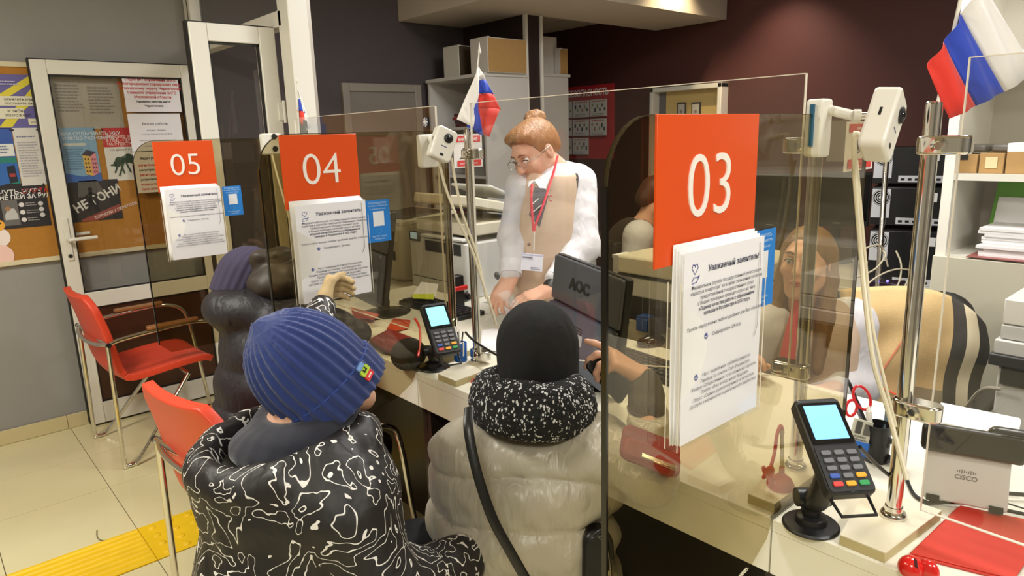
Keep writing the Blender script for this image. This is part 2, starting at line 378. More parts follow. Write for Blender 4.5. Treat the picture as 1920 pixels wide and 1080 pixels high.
def leaf(name, label, x0, x1, yf, z0, z1, st, mid, th=.055, wood=True):
    """PVC door leaf standing open at right angles: its face looks along -y"""
    t = thing(name, label, 'door', (x1, yf, z0))
    y0, y1 = yf, yf+th
    mb = MB()
    for (a, b) in (((x0, z0), (x0+st, z1)), ((x1-st, z0), (x1, z1))):
        mb.box2((a[0], y0, a[1]), (b[0], y1, b[1]))
    t_rails = [(z1-st, z1), (z0, z0+.12)] + ([(mid, mid+.085)] if mid else [])
    mb.build('stile', M_white, t, bevel=.004)
    for (a, b) in t_rails: MB().box2((x0+st, y0+.002, a), (x1-st, y1-.002, b)).build('rail', M_white, t, bevel=.003)
    g = MB()
    openings = [((mid+.085) if mid else z0+.12, z1-st)] + ([(z0+.12, mid)] if mid else [])
    for (a, b) in openings:
        for (p, q) in (((x0+st, a), (x0+st+.007, b)), ((x1-st-.007, a), (x1-st, b)), ((x0+st, a), (x1-st, a+.007)), ((x0+st, b-.009), (x1-st, b))):
            g.box2((p[0], y0+.012, p[1]), (q[0], y0+.03, q[1]))
    g.box2((x0-.006, y0+.012, z0+.01), (x0, y1, z1)); g.box2((x0-.006, y0+.014, z1), (x1, y1, z1+.006)); g.box2((x0, y0+.014, z0-.006), (x1, y1, z0))
    g.build('gasket', M_gasket, t)
    MB().box2((x0+st, y0+.022, openings[0][0]), (x1-st, y0+.03, openings[0][1])).build('glass', G_door, t)
    if mid: MB().box2((x0+st, y0+.018, z0+.12), (x1-st, y0+.034, mid)).build('lower_panel', mat('dark_wood_panel', (66, 38, 24), .3, noise=.35, nscale=6), t)
    return t
Z1 = 2.0
L1 = leaf('open_door', 'wide white glazed door standing open against the grey wall behind the far red chair', .605, 1.40, 4.335, .012, Z1, .072, .685)
MB().box2((.628, 4.325, .96), (.655, 4.336, 1.19)).build('handle_plate', M_white, L1, bevel=.003)
hp = MB().cyl((.642, 4.33, 1.075), (.642, 4.275, 1.075), .010).build('handle', M_white, L1)
MB().tube([(.642, 4.28, 1.075), (.66, 4.272, 1.077), (.77, 4.275, 1.078)], .010, 10, 3).build('lever', M_white, hp)
MB().tube([(.66, 4.40, 1.09), (.76, 4.40, 1.092)], .009, 8).build('lever', M_white, hp)
kh = MB().lathe([(.011, 0), (.009, .004)], frame((.64, 4.324, .985), (1, 0, 0), (0, 0, 1)), 14).build('keyhole', M_gasket, L1)
for zz in (1.62, 1.0, .3):
    pass
L2 = leaf('narrow_door', 'narrow white glazed door leaf standing open beside the wide one', 1.03, 1.405, 3.185, .012, Z1+.06, .075, 0)
mb = MB()
for zz in (1.86, 1.66, 1.63, .9): mb.box2((1.0285, 3.20, zz), (1.031, 3.215, zz+.045))
mb.build('lock_plate', mat('brass', (150, 120, 60), .35, .8), L2)
MB().box2((1.0235, 3.222, .02), (1.0285, 3.24, Z1+.05)).build('seal', M_gasket, L2)
for zz in (1.64, .30):
    h = MB().cyl((1.413, 3.178, zz), (1.413, 3.178, zz+.1), .009).build('hinge', M_white, L2)
    MB().box2((1.385, 3.176, zz+.01), (1.412, 3.185, zz+.09)).build('hinge_leaf', M_white, h)

# ---------------------------------------------------------------- cork board and its sheets on the left wall
bd = thing('notice_board', 'brown cork notice board in a pale frame along the grey wall', 'notice board', (0.3, WY, 1.5))
bx0, bx1, bz0, bz1 = -.75, 1.36, .985, 1.965
MB().box2((bx0, WY-.018, bz0), (bx1, WY-.006, bz1)).build('cork', mat('cork', (178, 122, 46), .85, noise=.12, nscale=60), bd)
mf = mat('pale_frame', (216, 204, 170), .45)
for (a, b) in (((bx0-.02, bz0-.025), (bx1+.02, bz0)), ((bx0-.02, bz1), (bx1+.02, bz1+.025)), ((bx0-.02, bz0), (bx0, bz1)), ((bx1, bz0), (bx1+.02, bz1))):
    MB().box2((a[0], WY-.028, a[1]), (b[0], WY-.002, b[1])).build('frame_strip', mf, bd, bevel=.002)
def sheet(name, label, cat, tl, br, Y, rgb, group=None, pins=True, axes=WALLF, X=None):
    if X is None: a = ony(*tl, Y); b = ony(*br, Y); w_ = b.x-a.x
    else: a = onx(*tl, X); b = onx(*br, X); w_ = a.y-b.y
    h_ = a.z-b.z
    t = thing(name, label, cat, a, group); M = frame(a, *axes)
    MB().box2((0, -h_, -.0006), (w_, 0, .0006), M).build('sheet', mat('ink_%d_%d_%d' % rgb, rgb, .55), t)
    if pins:
        for u in (.02, .98): MB().ball((u*w_, -.01, .003), .005, M, 8, 5).build('pin', mat('dark_pin', (50, 44, 60), .4), t)
    return t, Pic(t, M, w_, h_)
YP = WY-.0195
DK = (60, 56, 60)
t, p = sheet('poster', 'violet poster with yellow diagonal stripes and speech bubbles, left of the open door', 'poster', (-70, 137), (80, 240), YP, (104, 96, 158))
p.poly([(.36, .98), (.55, .98), (1.0, .33), (1.0, .16)], (222, 206, 60)); p.poly([(.1, .62), (.30, .62), (.98, .12), (.95, .0)], (222, 206, 60)); p.poly([(.55, .72), (.7, .72), (1, .45), (1, .3)], (222, 206, 60))
p.rect(.3, .40, .92, .58, (226, 220, 196)); p.rect(.2, .62, .76, .82, (226, 220, 196)); p.rect(.80, .82, .94, .94, (226, 220, 196))
p.text('отметить маяк', .50, .48, .019, DK).text('поставить любой!', .50, .555, .019, DK).text('и тебе', .52, .70, .022, DK).text('поможем!', .48, .78, .022, DK).text('добро', .84, .90, .012, DK).bars(.42, .12, .78, 2, .05, (190, 186, 214)); p.done()
t, p = sheet('poster', 'blue and green poster with a phone, lowest left of the open door', 'poster', (-60, 241), (40, 348), YP, (52, 88, 168))
p.rect(0, .5, 1, 1, (40, 128, 120)).poly([(0, .78), (.6, .6), (1, .6), (1, .9), (.4, 1), (0, 1)], (48, 104, 182)).rect(.45, .27, .98, .48, (226, 228, 226)).poly([(.72, .66), (.92, .64), (.94, .93), (.74, .95)], (30, 34, 48)).rect(.76, .78, .9, .84, (170, 60, 60)).bars(.5, .3, .9, 3, .05, (120, 130, 160)); p.done()
t, p = sheet('notice_sheet', 'white printed sheet pinned beside the blue and green poster', 'paper', (22, 240), (88, 346), YP-.003, (216, 212, 206))
p.bars(.12, .14, .9, 1, .05, (120, 120, 150), seed=3).bars(.1, .24, .92, 14, .045, (170, 168, 176), seed=4); p.done()
t, p = sheet('poster', 'black poster about drinking and driving, under the white sheet', 'poster', (-40, 348), (97, 422), YP-.001, (38, 34, 36))
p.rect(.27, .36, .52, .93, (104, 100, 98)).poly([(.3, .7), (.36, .55), (.46, .55), (.5, .7), (.5, .8), (.3, .8)], (190, 188, 186)).disc(.36, .55, .012, (160, 120, 80))
p.text('ЧУТЬ-ЧУТЬ', .26, .24, .034, (230, 228, 226), bold=.0006).text('СЧИТАЕТСЯ', .62, .235, .034, (196, 60, 56), bold=.0006).text('НЕ ПЕЙ ЗА РУЛЁМ', .26, .345, .030, (230, 228, 226), bold=.0006)
for k in range(3): p.disc(.58, .48+k*.17, .012, (220, 216, 214)).bars(.64, .44+k*.17, .84, 2, .05, (150, 146, 146), seed=k).disc(.88, .48+k*.13, .012, (200, 196, 194))
p.done()
t, p = sheet('poster', 'pink and orange poster cut by the frame edge, lowest on the board', 'poster', (-60, 420), (14, 486), YP, (226, 92, 84))
p.disc(.86, .42, .05, (240, 226, 220)).disc(.8, .9, .06, (240, 200, 190)).disc(.9, .1, .03, (236, 170, 60)); p.done()
t, p = sheet('notice_sheet', 'large pale information sheet behind the door glass at its top', 'paper', (88, 134), (234, 241), YP, (178, 170, 156))
p.bars(.03, .06, .3, 1, .04, (90, 84, 80)).bars(.5, .04, .95, 2, .04, (130, 122, 112), seed=2).bars(.06, .22, .45, 9, .055, (140, 132, 122), seed=5).bars(.52, .25, .9, 9, .055, (140, 132, 122), seed=6)
p.done()
t, p = sheet('poster', 'pale blue poster with a yellow and pink apartment house behind the door glass', 'poster', (106, 240), (192, 339), YP-.002, (132, 170, 200))
p.poly([(0, .82), (.5, .9), (1, .84), (1, 1), (0, 1)], (66, 104, 178)).rect(.1, .28, .7, .33, (206, 206, 190)).bars(.12, .38, .62, 9, .045, (104, 140, 172), seed=8)
p.text('КАК ОПЛАЧИВАТЬ ЖКУ', .08, .14, .024, (226, 232, 238), bold=.0004).text('И ЛЕГКО ЭКОНОМИТЬ', .1, .22, .022, (226, 232, 238), bold=.0004)
p.poly([(.56, .5), (.76, .52), (.78, .9), (.58, .86)], (226, 182, 92)).poly([(.76, .52), (.92, .47), (.95, .84), (.78, .9)], (222, 142, 150)).poly([(.54, .5), (.68, .41), (.93, .45), (.77, .53)], (66, 60, 76))
for i in range(4):
    for j in range(2): p.rect(.60+j*.08, .56+i*.075, .635+j*.08, .595+i*.075, (90, 60, 50)).rect(.80+j*.065, .57+i*.075, .83+j*.065, .605+i*.075, (110, 60, 70))
p.done()
t, p = sheet('poster', 'red topped white poster with a dark green ant shape, right of the blue one', 'poster', (189, 240), (272, 336), YP-.001, (226, 222, 214))
p.rect(0, 0, 1, .36, (196, 40, 40)).text('СПАСИТЕ 374 ДЕРЕВА', .08, .19, .021, (240, 220, 214), bold=.0005).text('В ГОД - ПЕРЕХОДИТЕ', .08, .26, .021, (240, 220, 214), bold=.0005).text('НА ЭЛЕКТРОННЫЕ', .10, .33, .021, (240, 220, 214), bold=.0005).text('что делают в вашем', .14, .43, .016, (70, 70, 70))
for (u, v, r) in ((.36, .62, .022), (.5, .60, .02), (.62, .58, .026), (.28, .68, .018), (.75, .63, .02)): p.disc(u, v, r, (44, 66, 44))
for (a, b) in (((.36, .62), (.2, .84)), ((.36, .62), (.45, .86)), ((.5, .6), (.62, .84)), ((.62, .58), (.86, .82)), ((.28, .68), (.12, .70)), ((.62, .58), (.8, .50)), ((.5, .6), (.3, .9))): p.line([a, b], .008, (44, 66, 44))
p.done()
t, p = sheet('poster', 'black road poster with a running figure and slanted white letters behind the door glass', 'poster', (121, 341), (231, 409), YP-.002, (46, 42, 42))
p.poly([(.25, .0), (.6, 0), (.75, .4), (.2, .4)], (92, 88, 84)).poly([(.2, .95), (.98, .62), (.99, .80), (.5, 1), (.2, 1)], (150, 72, 62))
p.text('НЕ ГОНИ', .13, .78, .064, (226, 222, 214), rot=.42, bold=.002, sx=.92).text('ТОРМОЗИ У ПЕРЕХОДА', .45, .965, .020, (236, 216, 206), rot=.30, bold=.0005)
p.disc(.44, .22, .012, (30, 26, 26)).line([(.44, .28), (.43, .5), (.36, .75)], .016, (30, 26, 26)).line([(.43, .5), (.52, .72)], .014, (30, 26, 26)).line([(.32, .42), (.44, .3), (.56, .38)], .010, (30, 26, 26)); p.done()
# sheets taped on the wide door's own glass are parts of nothing else: loose papers on the glass
YG = 4.335+.018
RD = (196, 44, 56); BK = (40, 38, 44)
t, p = sheet('door_notice', 'white notice with bold red lines taped to the door glass top', 'paper', (227, 138), (341, 210), YG, (232, 228, 234), pins=False)
for i, (s_, c_) in enumerate((('Отдел №7 Управления ЗАГС', RD), ('по Богородскому городскому округу', RD), ('и городскому округу Черноголовка', RD), ('Главного управления ЗАГС', RD), ('Московской области', RD), ('Удаленное рабочее место', BK), ('Черноголовка', BK))):
    p.text(s_, .5, .17+i*.115, .019 if i < 5 else .014, c_, 'CENTER', bold=.0006)
p.done()
t, p = sheet('door_notice', 'white opening hours notice taped under the red lettered one', 'paper', (238, 213), (346, 282), YG, (230, 227, 232), pins=False)
p.text('Режим работы:', .5, .30, .019, BK, 'CENTER').text('вторник, пятница', .5, .46, .012, BK, 'CENTER').text('с 9.00 до 13.00 и с 14.00 до 18.00', .5, .56, .011, BK, 'CENTER').text('суббота с 9.00 до 13.00 и с 14.00 до 16.00', .5, .72, .010, BK, 'CENTER').text('воскресенье - выходной', .5, .87, .012, BK, 'CENTER'); p.done()
t, p = sheet('door_notice', 'white notice of services with red and black lines, behind the 05 sign', 'paper', (248, 284), (352, 356), YG, (228, 222, 220), pins=False)
p.text('Виды услуг:', .12, .2, .020, BK, bold=.0006)
for i, (s_, c_) in enumerate((('регистрация рождения', RD), ('регистрация брака', BK), ('регистрация смерти', RD), ('установление отцовства', BK), ('выдача повторных документов', RD), ('Срок исполнения', RD))): p.text(s_, .08, .36+i*.115, .017, c_, bold=.0005)
p.done()
# second door in the far grey wall
dr = struct(MB().box2((2.42, WY-.03, 0), (2.98, WY-.013, 1.88)).build('door_2', mat('grey_door', (134, 126, 118), .5)))
for (a, b) in (((2.375, 0), (2.43, 1.935)), ((2.965, 0), (3.02, 1.935)), ((2.43, 1.88), (2.965, 1.935))):
    MB().box2((a[0], WY-.045, a[1]), (b[0], WY-.012, b[1])).build('casing', mat('grey_casing', (150, 142, 132), .5), dr, bevel=.004)
MB().box2((2.425, WY-.034, 0), (2.432, WY-.030, 1.88)).build('gap', M_gasket, dr)
# ---------------------------------------------------------------- service counter: three white units in a row
ZC = .83; XF = 1.128; ZA = .715; XCB = 1.86
M_ctop = mat('counter_laminate', (232, 228, 212), .25, noise=.015, nscale=7)
M_dark = mat('dark_brown_panel', (44, 34, 28), .35)
SEAM = [-.95, .5625, 1.753, 2.865]
CL = ['white counter unit nearest the camera, under the red folder', 'white counter unit in the middle, between signs 03 and 04', 'white counter unit at the far end, between signs 04 and 05']
for i in range(3):
    y0, y1 = SEAM[i]+.0015, SEAM[i+1]-.0015
    t = thing('service_counter', CL[i], 'counter', (XF, (y0+y1)/2, 0), 'service counter units')
    MB().box2((XF, y0, ZC-.025), (XCB, y1, ZC)).build('worktop', M_ctop, t, bevel=.002)
    MB().box2((XF+.001, y0, ZA), (XF+.028, y1, ZC-.025)).build('apron', M_ctop, t, bevel=.0015)
    MB().box2((XF+.30, y0, 0), (XF+.32, y1, ZC-.025)).build('front_panel', M_dark, t)
    for yy in (y0, y1-.02): MB().box2((XF+.03, yy, 0), (XCB-.02, yy+.02, ZC-.025)).build('side_panel', M_dark, t)

# ---------------------------------------------------------------- bronze partitions standing across the counter
def part_outline(x0, x1, ztop, r=.085):
    P = []
    for i in range(9): a = PI-PI/2*i/8; P.append((x0+r+r*math.cos(a), ztop-r*1.05+r*1.05*math.sin(a)))
    P += [(x1, ztop), (x1, ZC+.003), (XF-.003, ZC+.003), (XF-.02, .80), (XF-.08, .765), (XF-.16, .75), (x0+.04, .75), (x0, .79)]
    return P
M_xz = lambda y: Matrix(((1, 0, 0, 0), (0, 0, -1, y), (0, 1, 0, 0), (0, 0, 0, 1)))   # local (x, z) -> world, local z -> -y
PART = [(.5625, .651, 1.42, '03', 'tinted bronze partition carrying the orange sign 03'), (1.753, .695, 1.29, '04', 'tinted bronze partition carrying the orange sign 04'), (2.865, .668, 1.24, '05', 'tinted bronze partition carrying the orange sign 05')]
WHT = (238, 232, 224); ORG = (232, 88, 24)
M_orange = mat('orange_acrylic', (220, 78, 22), .3)
M_wtext = mat('white_acrylic', (240, 234, 226), .35)
def blank_sheet_text(p, small=False):
    INK = (72, 74, 96); BL = (58, 74, 150)
    p.line([(.12, .115), (.085, .085), (.095, .065), (.115, .068), (.12, .078), (.125, .068), (.145, .065), (.155, .085), (.12, .115)], .0012, BL)
    p.line([(.085, .15), (.105, .13), (.15, .132), (.17, .125), (.14, .155), (.085, .16)], .0012, BL)
    p.text('Уважаемый заявитель!', .27, .115, .0125, INK, bold=.0002, shear=.1)
    L = ['Федеральная служба государственной регистрации,', 'кадастра и картографии в целях повышения качества', 'предоставления государственных услуг', 'с Вашей помощью проводит опрос на тему:', '«Оценка качества работы с обращениями', 'граждан в Росреестре в 2025 году»']
    for i, s_ in enumerate(L): p.text(s_, .53, .19+i*.029, .0074, INK, 'CENTER', bold=.00015 if i > 3 else 0)
    p.text('Пройти опрос можно любым удобным для Вас способом:', .53, .40, .0074, INK, 'CENTER')
    p.disc(.27, .452, .0045, BL).line([(.255, .452), (.267, .458), (.285, .443)], .0012, (236, 234, 240))
    p.text('Сканировать QR-код', .34, .46, .0078, INK)
    p.disc(.16, .655, .0045, BL).line([(.145, .655), (.157, .661), (.175, .646)], .0012, (236, 234, 240))
    p.text('На официальном сайте Росреестра', .23, .663, .0078, INK)
    L = ['Перейдя по ссылке: Сайт Росреестра', 'Раздел: «Общественное голосование на портале»', 'Пройти: «Ваш выбор, наше будущее»', 'Опрос: «Оценка удовлетворенности качеством', 'доступа к материалам и деятельности ведомства»']
    for i, s_ in enumerate(L): p.text(s_, .53, .695+i*.03, .0074, INK, 'CENTER')
    p.line([(.93, .03), (.935, .05), (.935, .50), (.90, .55)], .0012, (120, 112, 112))
SIGN = [  # sign tl/br, papers tl, tr, br, bl ; blue card tl, br
    ((1228, 214), (1408, 461), ((1268, 474), (1418, 446), (1402, 765), (1262, 832)), ((1401, 438), (1447, 568))),
    ((521, 254), (676, 381), ((548, 386), (680, 376), (692, 554), (566, 570)), ((684, 377), (734, 450))),
    ((284, 266), (408, 354), ((305, 356), (410, 350), (422, 475), (322, 488)), ((416, 350), (457, 402)))]
for (Y, x0, x1, num, lab), (sa, sb, pq, bc) in zip(PART, SIGN):
    t = thing('partition', lab, 'partition', ((x0+x1)/2, Y, ZC), 'bronze counter partitions')
    out = part_outline(x0, x1, 1.571)
    MB().prism(out, -.003, .003, M_xz(Y)).build('pane', G_tint, t, smooth=False)
    e = MB()
    for a, b in zip(out[:11], out[1:12]):
        A = Vector((a[0], Y, a[1])); B = Vector((b[0], Y, b[1])); d = (B-A).normalized(); n = Vector((d.z, 0, -d.x))*.0012
        e.add([A+n+Vector((0, s*.0036, 0)) for s in (1, -1)] + [B+n+Vector((0, s*.0036, 0)) for s in (1, -1)] + [A-n*.2+Vector((0, s*.0036, 0)) for s in (1, -1)] + [B-n*.2+Vector((0, s*.0036, 0)) for s in (1, -1)], [(0, 1, 3, 2), (0, 2, 6, 4), (1, 5, 7, 3)])
    e.f2 = e.f; k_ = 4*8; h_ = MB(); h_.v = e.v; h_.f = e.f[k_:]; h_.mi = e.mi[k_:]; e.f = e.f[:k_]; e.mi = e.mi[:k_]
    e.build('rounded_edge', mat('dark_polished_edge', (64, 56, 42), .06), t, smooth=False); h_.build('top_edge', mat('polished_edge2', (190, 178, 150), .12), t, smooth=False)
    A = Vector((x0, Y, .79)); MB().box2((x0-.002, Y-.0045, .79), (x0+.002, Y+.0045, 1.485)).build('front_edge', M_edged, t, smooth=False)
    # orange number sign stuck on the face towards the camera
    a = ony(*sa, Y-.006); b = ony(*sb, Y-.006); sw = .245 if num != '03' else b.x-a.x; sh = .187
    sw = b.x-a.x; sh = a.z-b.z
    s = thing('number_sign', 'orange square sign with raised white numerals %s, %s' % (num, {'03': 'the nearest and largest', '04': 'the middle one behind the boy hat', '05': 'the farthest one before the open door'}[num]), 'sign', a, 'orange number signs')
    M = frame(a, *WALLF)
    MB().box2((0, -sh, 0), (sw, 0, .004), M).build('board', M_orange, s, bevel=.0008)
    text(num, M @ Matrix.Translation((sw*.5, -sh*(.675 if num != '03' else .695), .004)), .118 if num != '03' else .128, M_wtext, s, 'numerals', 'CENTER', .002, 1.0 if num != '03' else .95, 6, -.0012)
    # clear pocket with printed sheets below the sign
    tl, tr, br, bl = pq; yy = Y-.012
    A = ony(*tl, yy); w_ = .205 if num != '03' else .21; h_ = .29
    Bq = ony(*bl, yy); Tr = ony(*tr, yy); w_ = Tr.x-A.x; h_ = A.z-Bq.z
    hd = thing('leaflet_holder', 'clear pocket of printed white sheets under %s' % {'03': 'the nearest orange sign', '04': 'the middle orange sign above the blue hat', '05': 'the farthest orange sign by the door'}[num], 'leaflet holder', A, 'clear sheet holders')
    M = frame(A, (1, 0, 0), (0, 0, 1))
    MB().box2((-.012, -h_-.004, -.004), (w_+.004, -.03, -.003), M).box2((-.012, -h_-.004, .016), (w_+.004, -.05, .017), M).box2((-.012, -h_-.005, -.004), (w_+.004, -h_-.002, .017), M).build('pocket', G_film, hd, smooth=False)
    [MB().box2((u_, -h_-.004, z_), (u_+.0009, -.04, z_+.0012), M).build('pocket_edge', M_edge, hd) for u_ in (-.0125, w_+.0035) for z_ in (-.0045, .0165)]; MB().box2((-.0125, -h_-.004, -.004), (-.0118, -.03, .017), M).build('pocket_side', G_film, hd, smooth=False)
    for k in range(4):
        ps = MB(); nn = 8; zz = .002+.0028*k; dx = -.010+.003*k; top = .012-.004*k
        vs = []
        for i in range(nn+1):
            q = i/nn; bow = .006*math.sin(q*PI)*(k-1.5)*.5
            for u in (0, 1): vs.append((dx+u*w_+(.004*math.sin(q*3) if k < 3 else 0), top-q*(h_+top-.001), zz+bow*(1-u)))
        ps.add(vs, [(2*i, 2*i+2, 2*i+3, 2*i+1) for i in range(nn)], M)
        o = ps.build('paper_sheet', M_paper, hd, solid=.0004)
    p = Pic(hd, M @ Matrix.Translation((0, 0, .0125)), w_, h_, .00035)
    p.rect(0, 0, 1, .997, (234, 232, 236), 'paper_sheet')
    blank_sheet_text(p); p.done()
    # blue card beside it (the code square on it stays blank)
    a = ony(*bc[0], Y-.006); b = ony(*bc[1], Y-.006)
    c, p = sheet('blue_card', 'bright blue card with a white square %s' % {'03': 'half behind the nearest white sheets', '04': 'right of the middle white sheets', '05': 'right of the farthest white sheets'}[num], 'card', bc[0], bc[1], Y-.006, (24, 122, 205), 'blue cards on the partitions', pins=False)
    p.rect(.28, .27, .74, .62, (224, 226, 230)).text('ПОДПИШИТЕСЬ', .5, .09, .0075, (190, 220, 240), 'CENTER').text('на наше сообщество', .5, .15, .0065, (190, 220, 240), 'CENTER').text('и узнайте больше', .5, .225, .006, (190, 220, 240), 'CENTER').line([(.4, .76), (.4, .70), (.5, .68), (.6, .72), (.58, .78), (.45, .79)], .001, (90, 170, 225)).text('Мы ВКонтакте', .5, .88, .007, (190, 220, 240), 'CENTER').text('сообщество', .5, .94, .006, (190, 220, 240), 'CENTER'); p.done()

# ---------------------------------------------------------------- clear front panes, chrome posts, clamps
def pane(label, X, y0, y1, zt, zb, step=None):
    P = [(y0, zt), (y1, zt), (y1, zb), (y0, step if step else zb)]
    M = Matrix(((0, 0, 1, X), (1, 0, 0, 0), (0, 1, 0, 0), (0, 0, 0, 1)))
    t = thing('front_screen', label, 'glass screen', (X, (y0+y1)/2, zb), 'clear front screens')
    MB().prism(P, -.0025, .0025, M).build('pane', G_clear, t, smooth=False)
    e = MB()
    for a, b in zip(P, P[1:]+P[:1]):
        A = Vector((X, *a)); B = Vector((X, *b)); d = (B-A).normalized(); n = Vector((0, -d.z, d.y))*.0008
        e.add([A+n+Vector((s*.003, 0, 0)) for s in (1, -1)] + [B+n+Vector((s*.003, 0, 0)) for s in (1, -1)] + [A-n+Vector((s*.003, 0, 0)) for s in (1, -1)] + [B-n+Vector((s*.003, 0, 0)) for s in (1, -1)],
              [(0, 1, 3, 2), (4, 6, 7, 5), (0, 2, 6, 4), (1, 5, 7, 3)])
    e.build('polished_edge', M_edge, t, smooth=False)
    return t
pane('clear glass screen between sign 03 and the standing clerk', 1.278, .62, 1.612, 1.645, .89, 1.06)
ps_ = pane('clear glass screen between signs 04 and 05', 1.278, 1.785, 2.785, 1.645, .89)
pane('clear glass screen right of the nearest chrome post', 1.246, -.62, .352, 1.645, .89)
a = onx(797, 229, 1.27); sn = thing('snowflake_sticker', 'small white snowflake sticker on the glass screen left of the middle flag', 'sticker', a)
mb = MB(); M = frame(a, *BACKF)
for i in range(4): mb.add([(x, y, 0) for x, y in ((-.014, -.0014), (.014, -.0014), (.014, .0014), (-.014, .0014))], [(0, 1, 2, 3)], M @ Matrix.Rotation(i*PI/4, 4, 'Z'))
mb.build('flake', M_paper, sn); MB().lathe([(.016, -.0008), (.016, -.0004)], M, 20).build('disc', mat('sticker_dark', (58, 60, 74), .5), sn)
M_plate = mat('pale_board', (222, 214, 192), .5, noise=.04, nscale=14)
M_plys = mat('board_core', (190, 176, 130), .7)
def post(label, x, y, z0, z1, r=.0130, clamps=(), plate=None, dirn=-1):
    t = thing('chrome_post', label, 'post', (x, y, z0), 'chrome posts on the counter')
    MB().cyl((x, y, z0), (x, y, z1), r, n=24).build('tube', M_chrome, t, smooth=True)
    MB().lathe([(r, 0), (r*.97, .003), (r*.8, .005)], Matrix.Translation((x, y, z1)), 20).build('end_cap', M_chrome, t)
    MB().lathe([(r*1.75, 0), (r*1.75, .005), (r*1.5, .010), (r*1.2, .012), (r*1.15, .02)], Matrix.Translation((x, y, z0)), 24).build('foot_flange', M_chrome, t)
    for zc in clamps:
        c = MB().prism(rrect(.022, 0, .078, .040, .016, 4), -.015, .015, Matrix.Translation((x-.004, y, zc)) @ Matrix.Rotation(PI/2*dirn, 4, 'Z'))
        o = c.build('clamp', M_chrome, t, bevel=.004)
        MB().lathe([(.012, 0), (.012, .003), (.007, .004), (.006, .002)], frame((x-.0235, y+dirn*.020, zc), (0, -1, 0), (0, 0, 1)), 18).build('clamp_screw', M_chrome, o)
    return t
def plate(label, poly, z0=ZC, th=.02):
    t = thing('base_board', label, 'board', (poly[0][0], poly[0][1], z0), 'pale boards under the posts')
    MB().prism(poly, z0, z0+th-.002).build('core', M_plys, t, bevel=.001)
    MB().prism(poly, z0+th-.002, z0+th).build('top_face', M_plate, t)
zb_ = ZC+.02
plate('pale board under the chrome post with the middle flag', [(1.135, 1.555), (1.345, 1.575), (1.345, 1.715), (1.135, 1.645)][::-1])
plate('pale board under the nearest chrome post', [(1.135, .365), (1.345, .345), (1.345, .475), (1.135, .44)][::-1])
plate('pale board behind the 03 partition with a red cord on it', [(1.15, .569), (1.36, .569), (1.36, .655), (1.15, .625)][::-1])
plate('pale board behind the 04 partition beside the card terminal', [(1.15, 1.76), (1.36, 1.76), (1.36, 1.85), (1.15, 1.82)][::-1])
post('chrome post carrying the middle flag', 1.298, 1.655, zb_, 1.571, clamps=(1.50, .877))
post('nearest thick chrome post carrying the large flag', 1.264, .40, zb_, 1.579, clamps=(1.515, 1.065))
post('chrome post behind the 03 partition, left of the near terminal', 1.318, .612, zb_, 1.565, clamps=(1.515, 1.065), dirn=1)
post('chrome post at the far counter end carrying the smallest flag', 1.298, 2.80, ZC, 1.571, clamps=(1.5,))
post('chrome post seen through the 04 partition by the far keyboard', 1.318, 1.805, zb_, 1.565, clamps=(.945,), dirn=1)

# ---------------------------------------------------------------- small flags
FLW, FLB, FLR = (236, 232, 226), (36, 68, 186), (226, 52, 36)
def cloth(quads, root, thick=.0006):
    """quads: list of (4 corners, colour); each becomes a stripe sampled with a soft ripple"""
    for (a, b, c, d), col, ph in quads:
        a, b, c, d = map(Vector, (a, b, c, d)); n = 10; mb = MB(); vs = []
        nrm = (b-a).cross(d-a).normalized()
        for i in range(n+1):
            for j in range(5):
                u = i/n; v = j/4; p = a*(1-u)*(1-v)+b*u*(1-v)+c*u*v+d*(1-u)*v
                vs.append(p + nrm*.005*math.sin(u*7+v*1.5+ph))
        mb.add(vs, [(i*5+j, (i+1)*5+j, (i+1)*5+j+1, i*5+j+1) for i in range(n) for j in range(4)])
        mb.build('stripe', mat('flag_%d' % col[0] + '_%d' % col[2], col, .75, sheen=.2), root, solid=thick)
# middle flag, folded over its stick
t = thing('table_flag', 'white blue and red flag on the middle chrome post', 'flag', (1.298, 1.655, 1.571), 'small tricolour flags')
s0 = Vector((1.298, 1.643, 1.565)); s1 = far(899, 92, (s0-EYE).dot(_f)-.01)
MB().cyl(s0, s1, .0024, .002, 8).build('stick', M_white, t)
MB().lathe([(.0045, 0), (.005, .006), (.003, .011), (.0006, .032)], Matrix.Translation(s1-Vector((0, 0, .012))), 10).build('finial', M_white, t)
D0 = (s0-EYE).dot(_f)
g = lambda x, y, d=0: far(x, y, D0-.012+d)
cloth([((g(898, 124), g(856, 224, -.03), g(887, 240, -.015), g(897, 178, -.004)), FLW, 0),
       ((g(897, 150), g(895, 178), g(906, 255, .0), g(876, 238, -.012)), FLB, 1),
       ((g(899, 126, .002), g(912, 150, .012), g(896, 150, .006), g(897, 140, .004)), FLW, .5),
       ((g(896, 150, .006), g(912, 150, .012), g(926, 176, .018), g(897, 175, .006)), FLB, .5),
       ((g(897, 175, .006), g(926, 176, .018), g(940, 206, .024), g(897, 203, .01)), FLR, .5),
       ((g(897, 203, .002), g(938, 204, .02), g(918, 256, .01), g(902, 252, .0)), FLR, .2)], t)
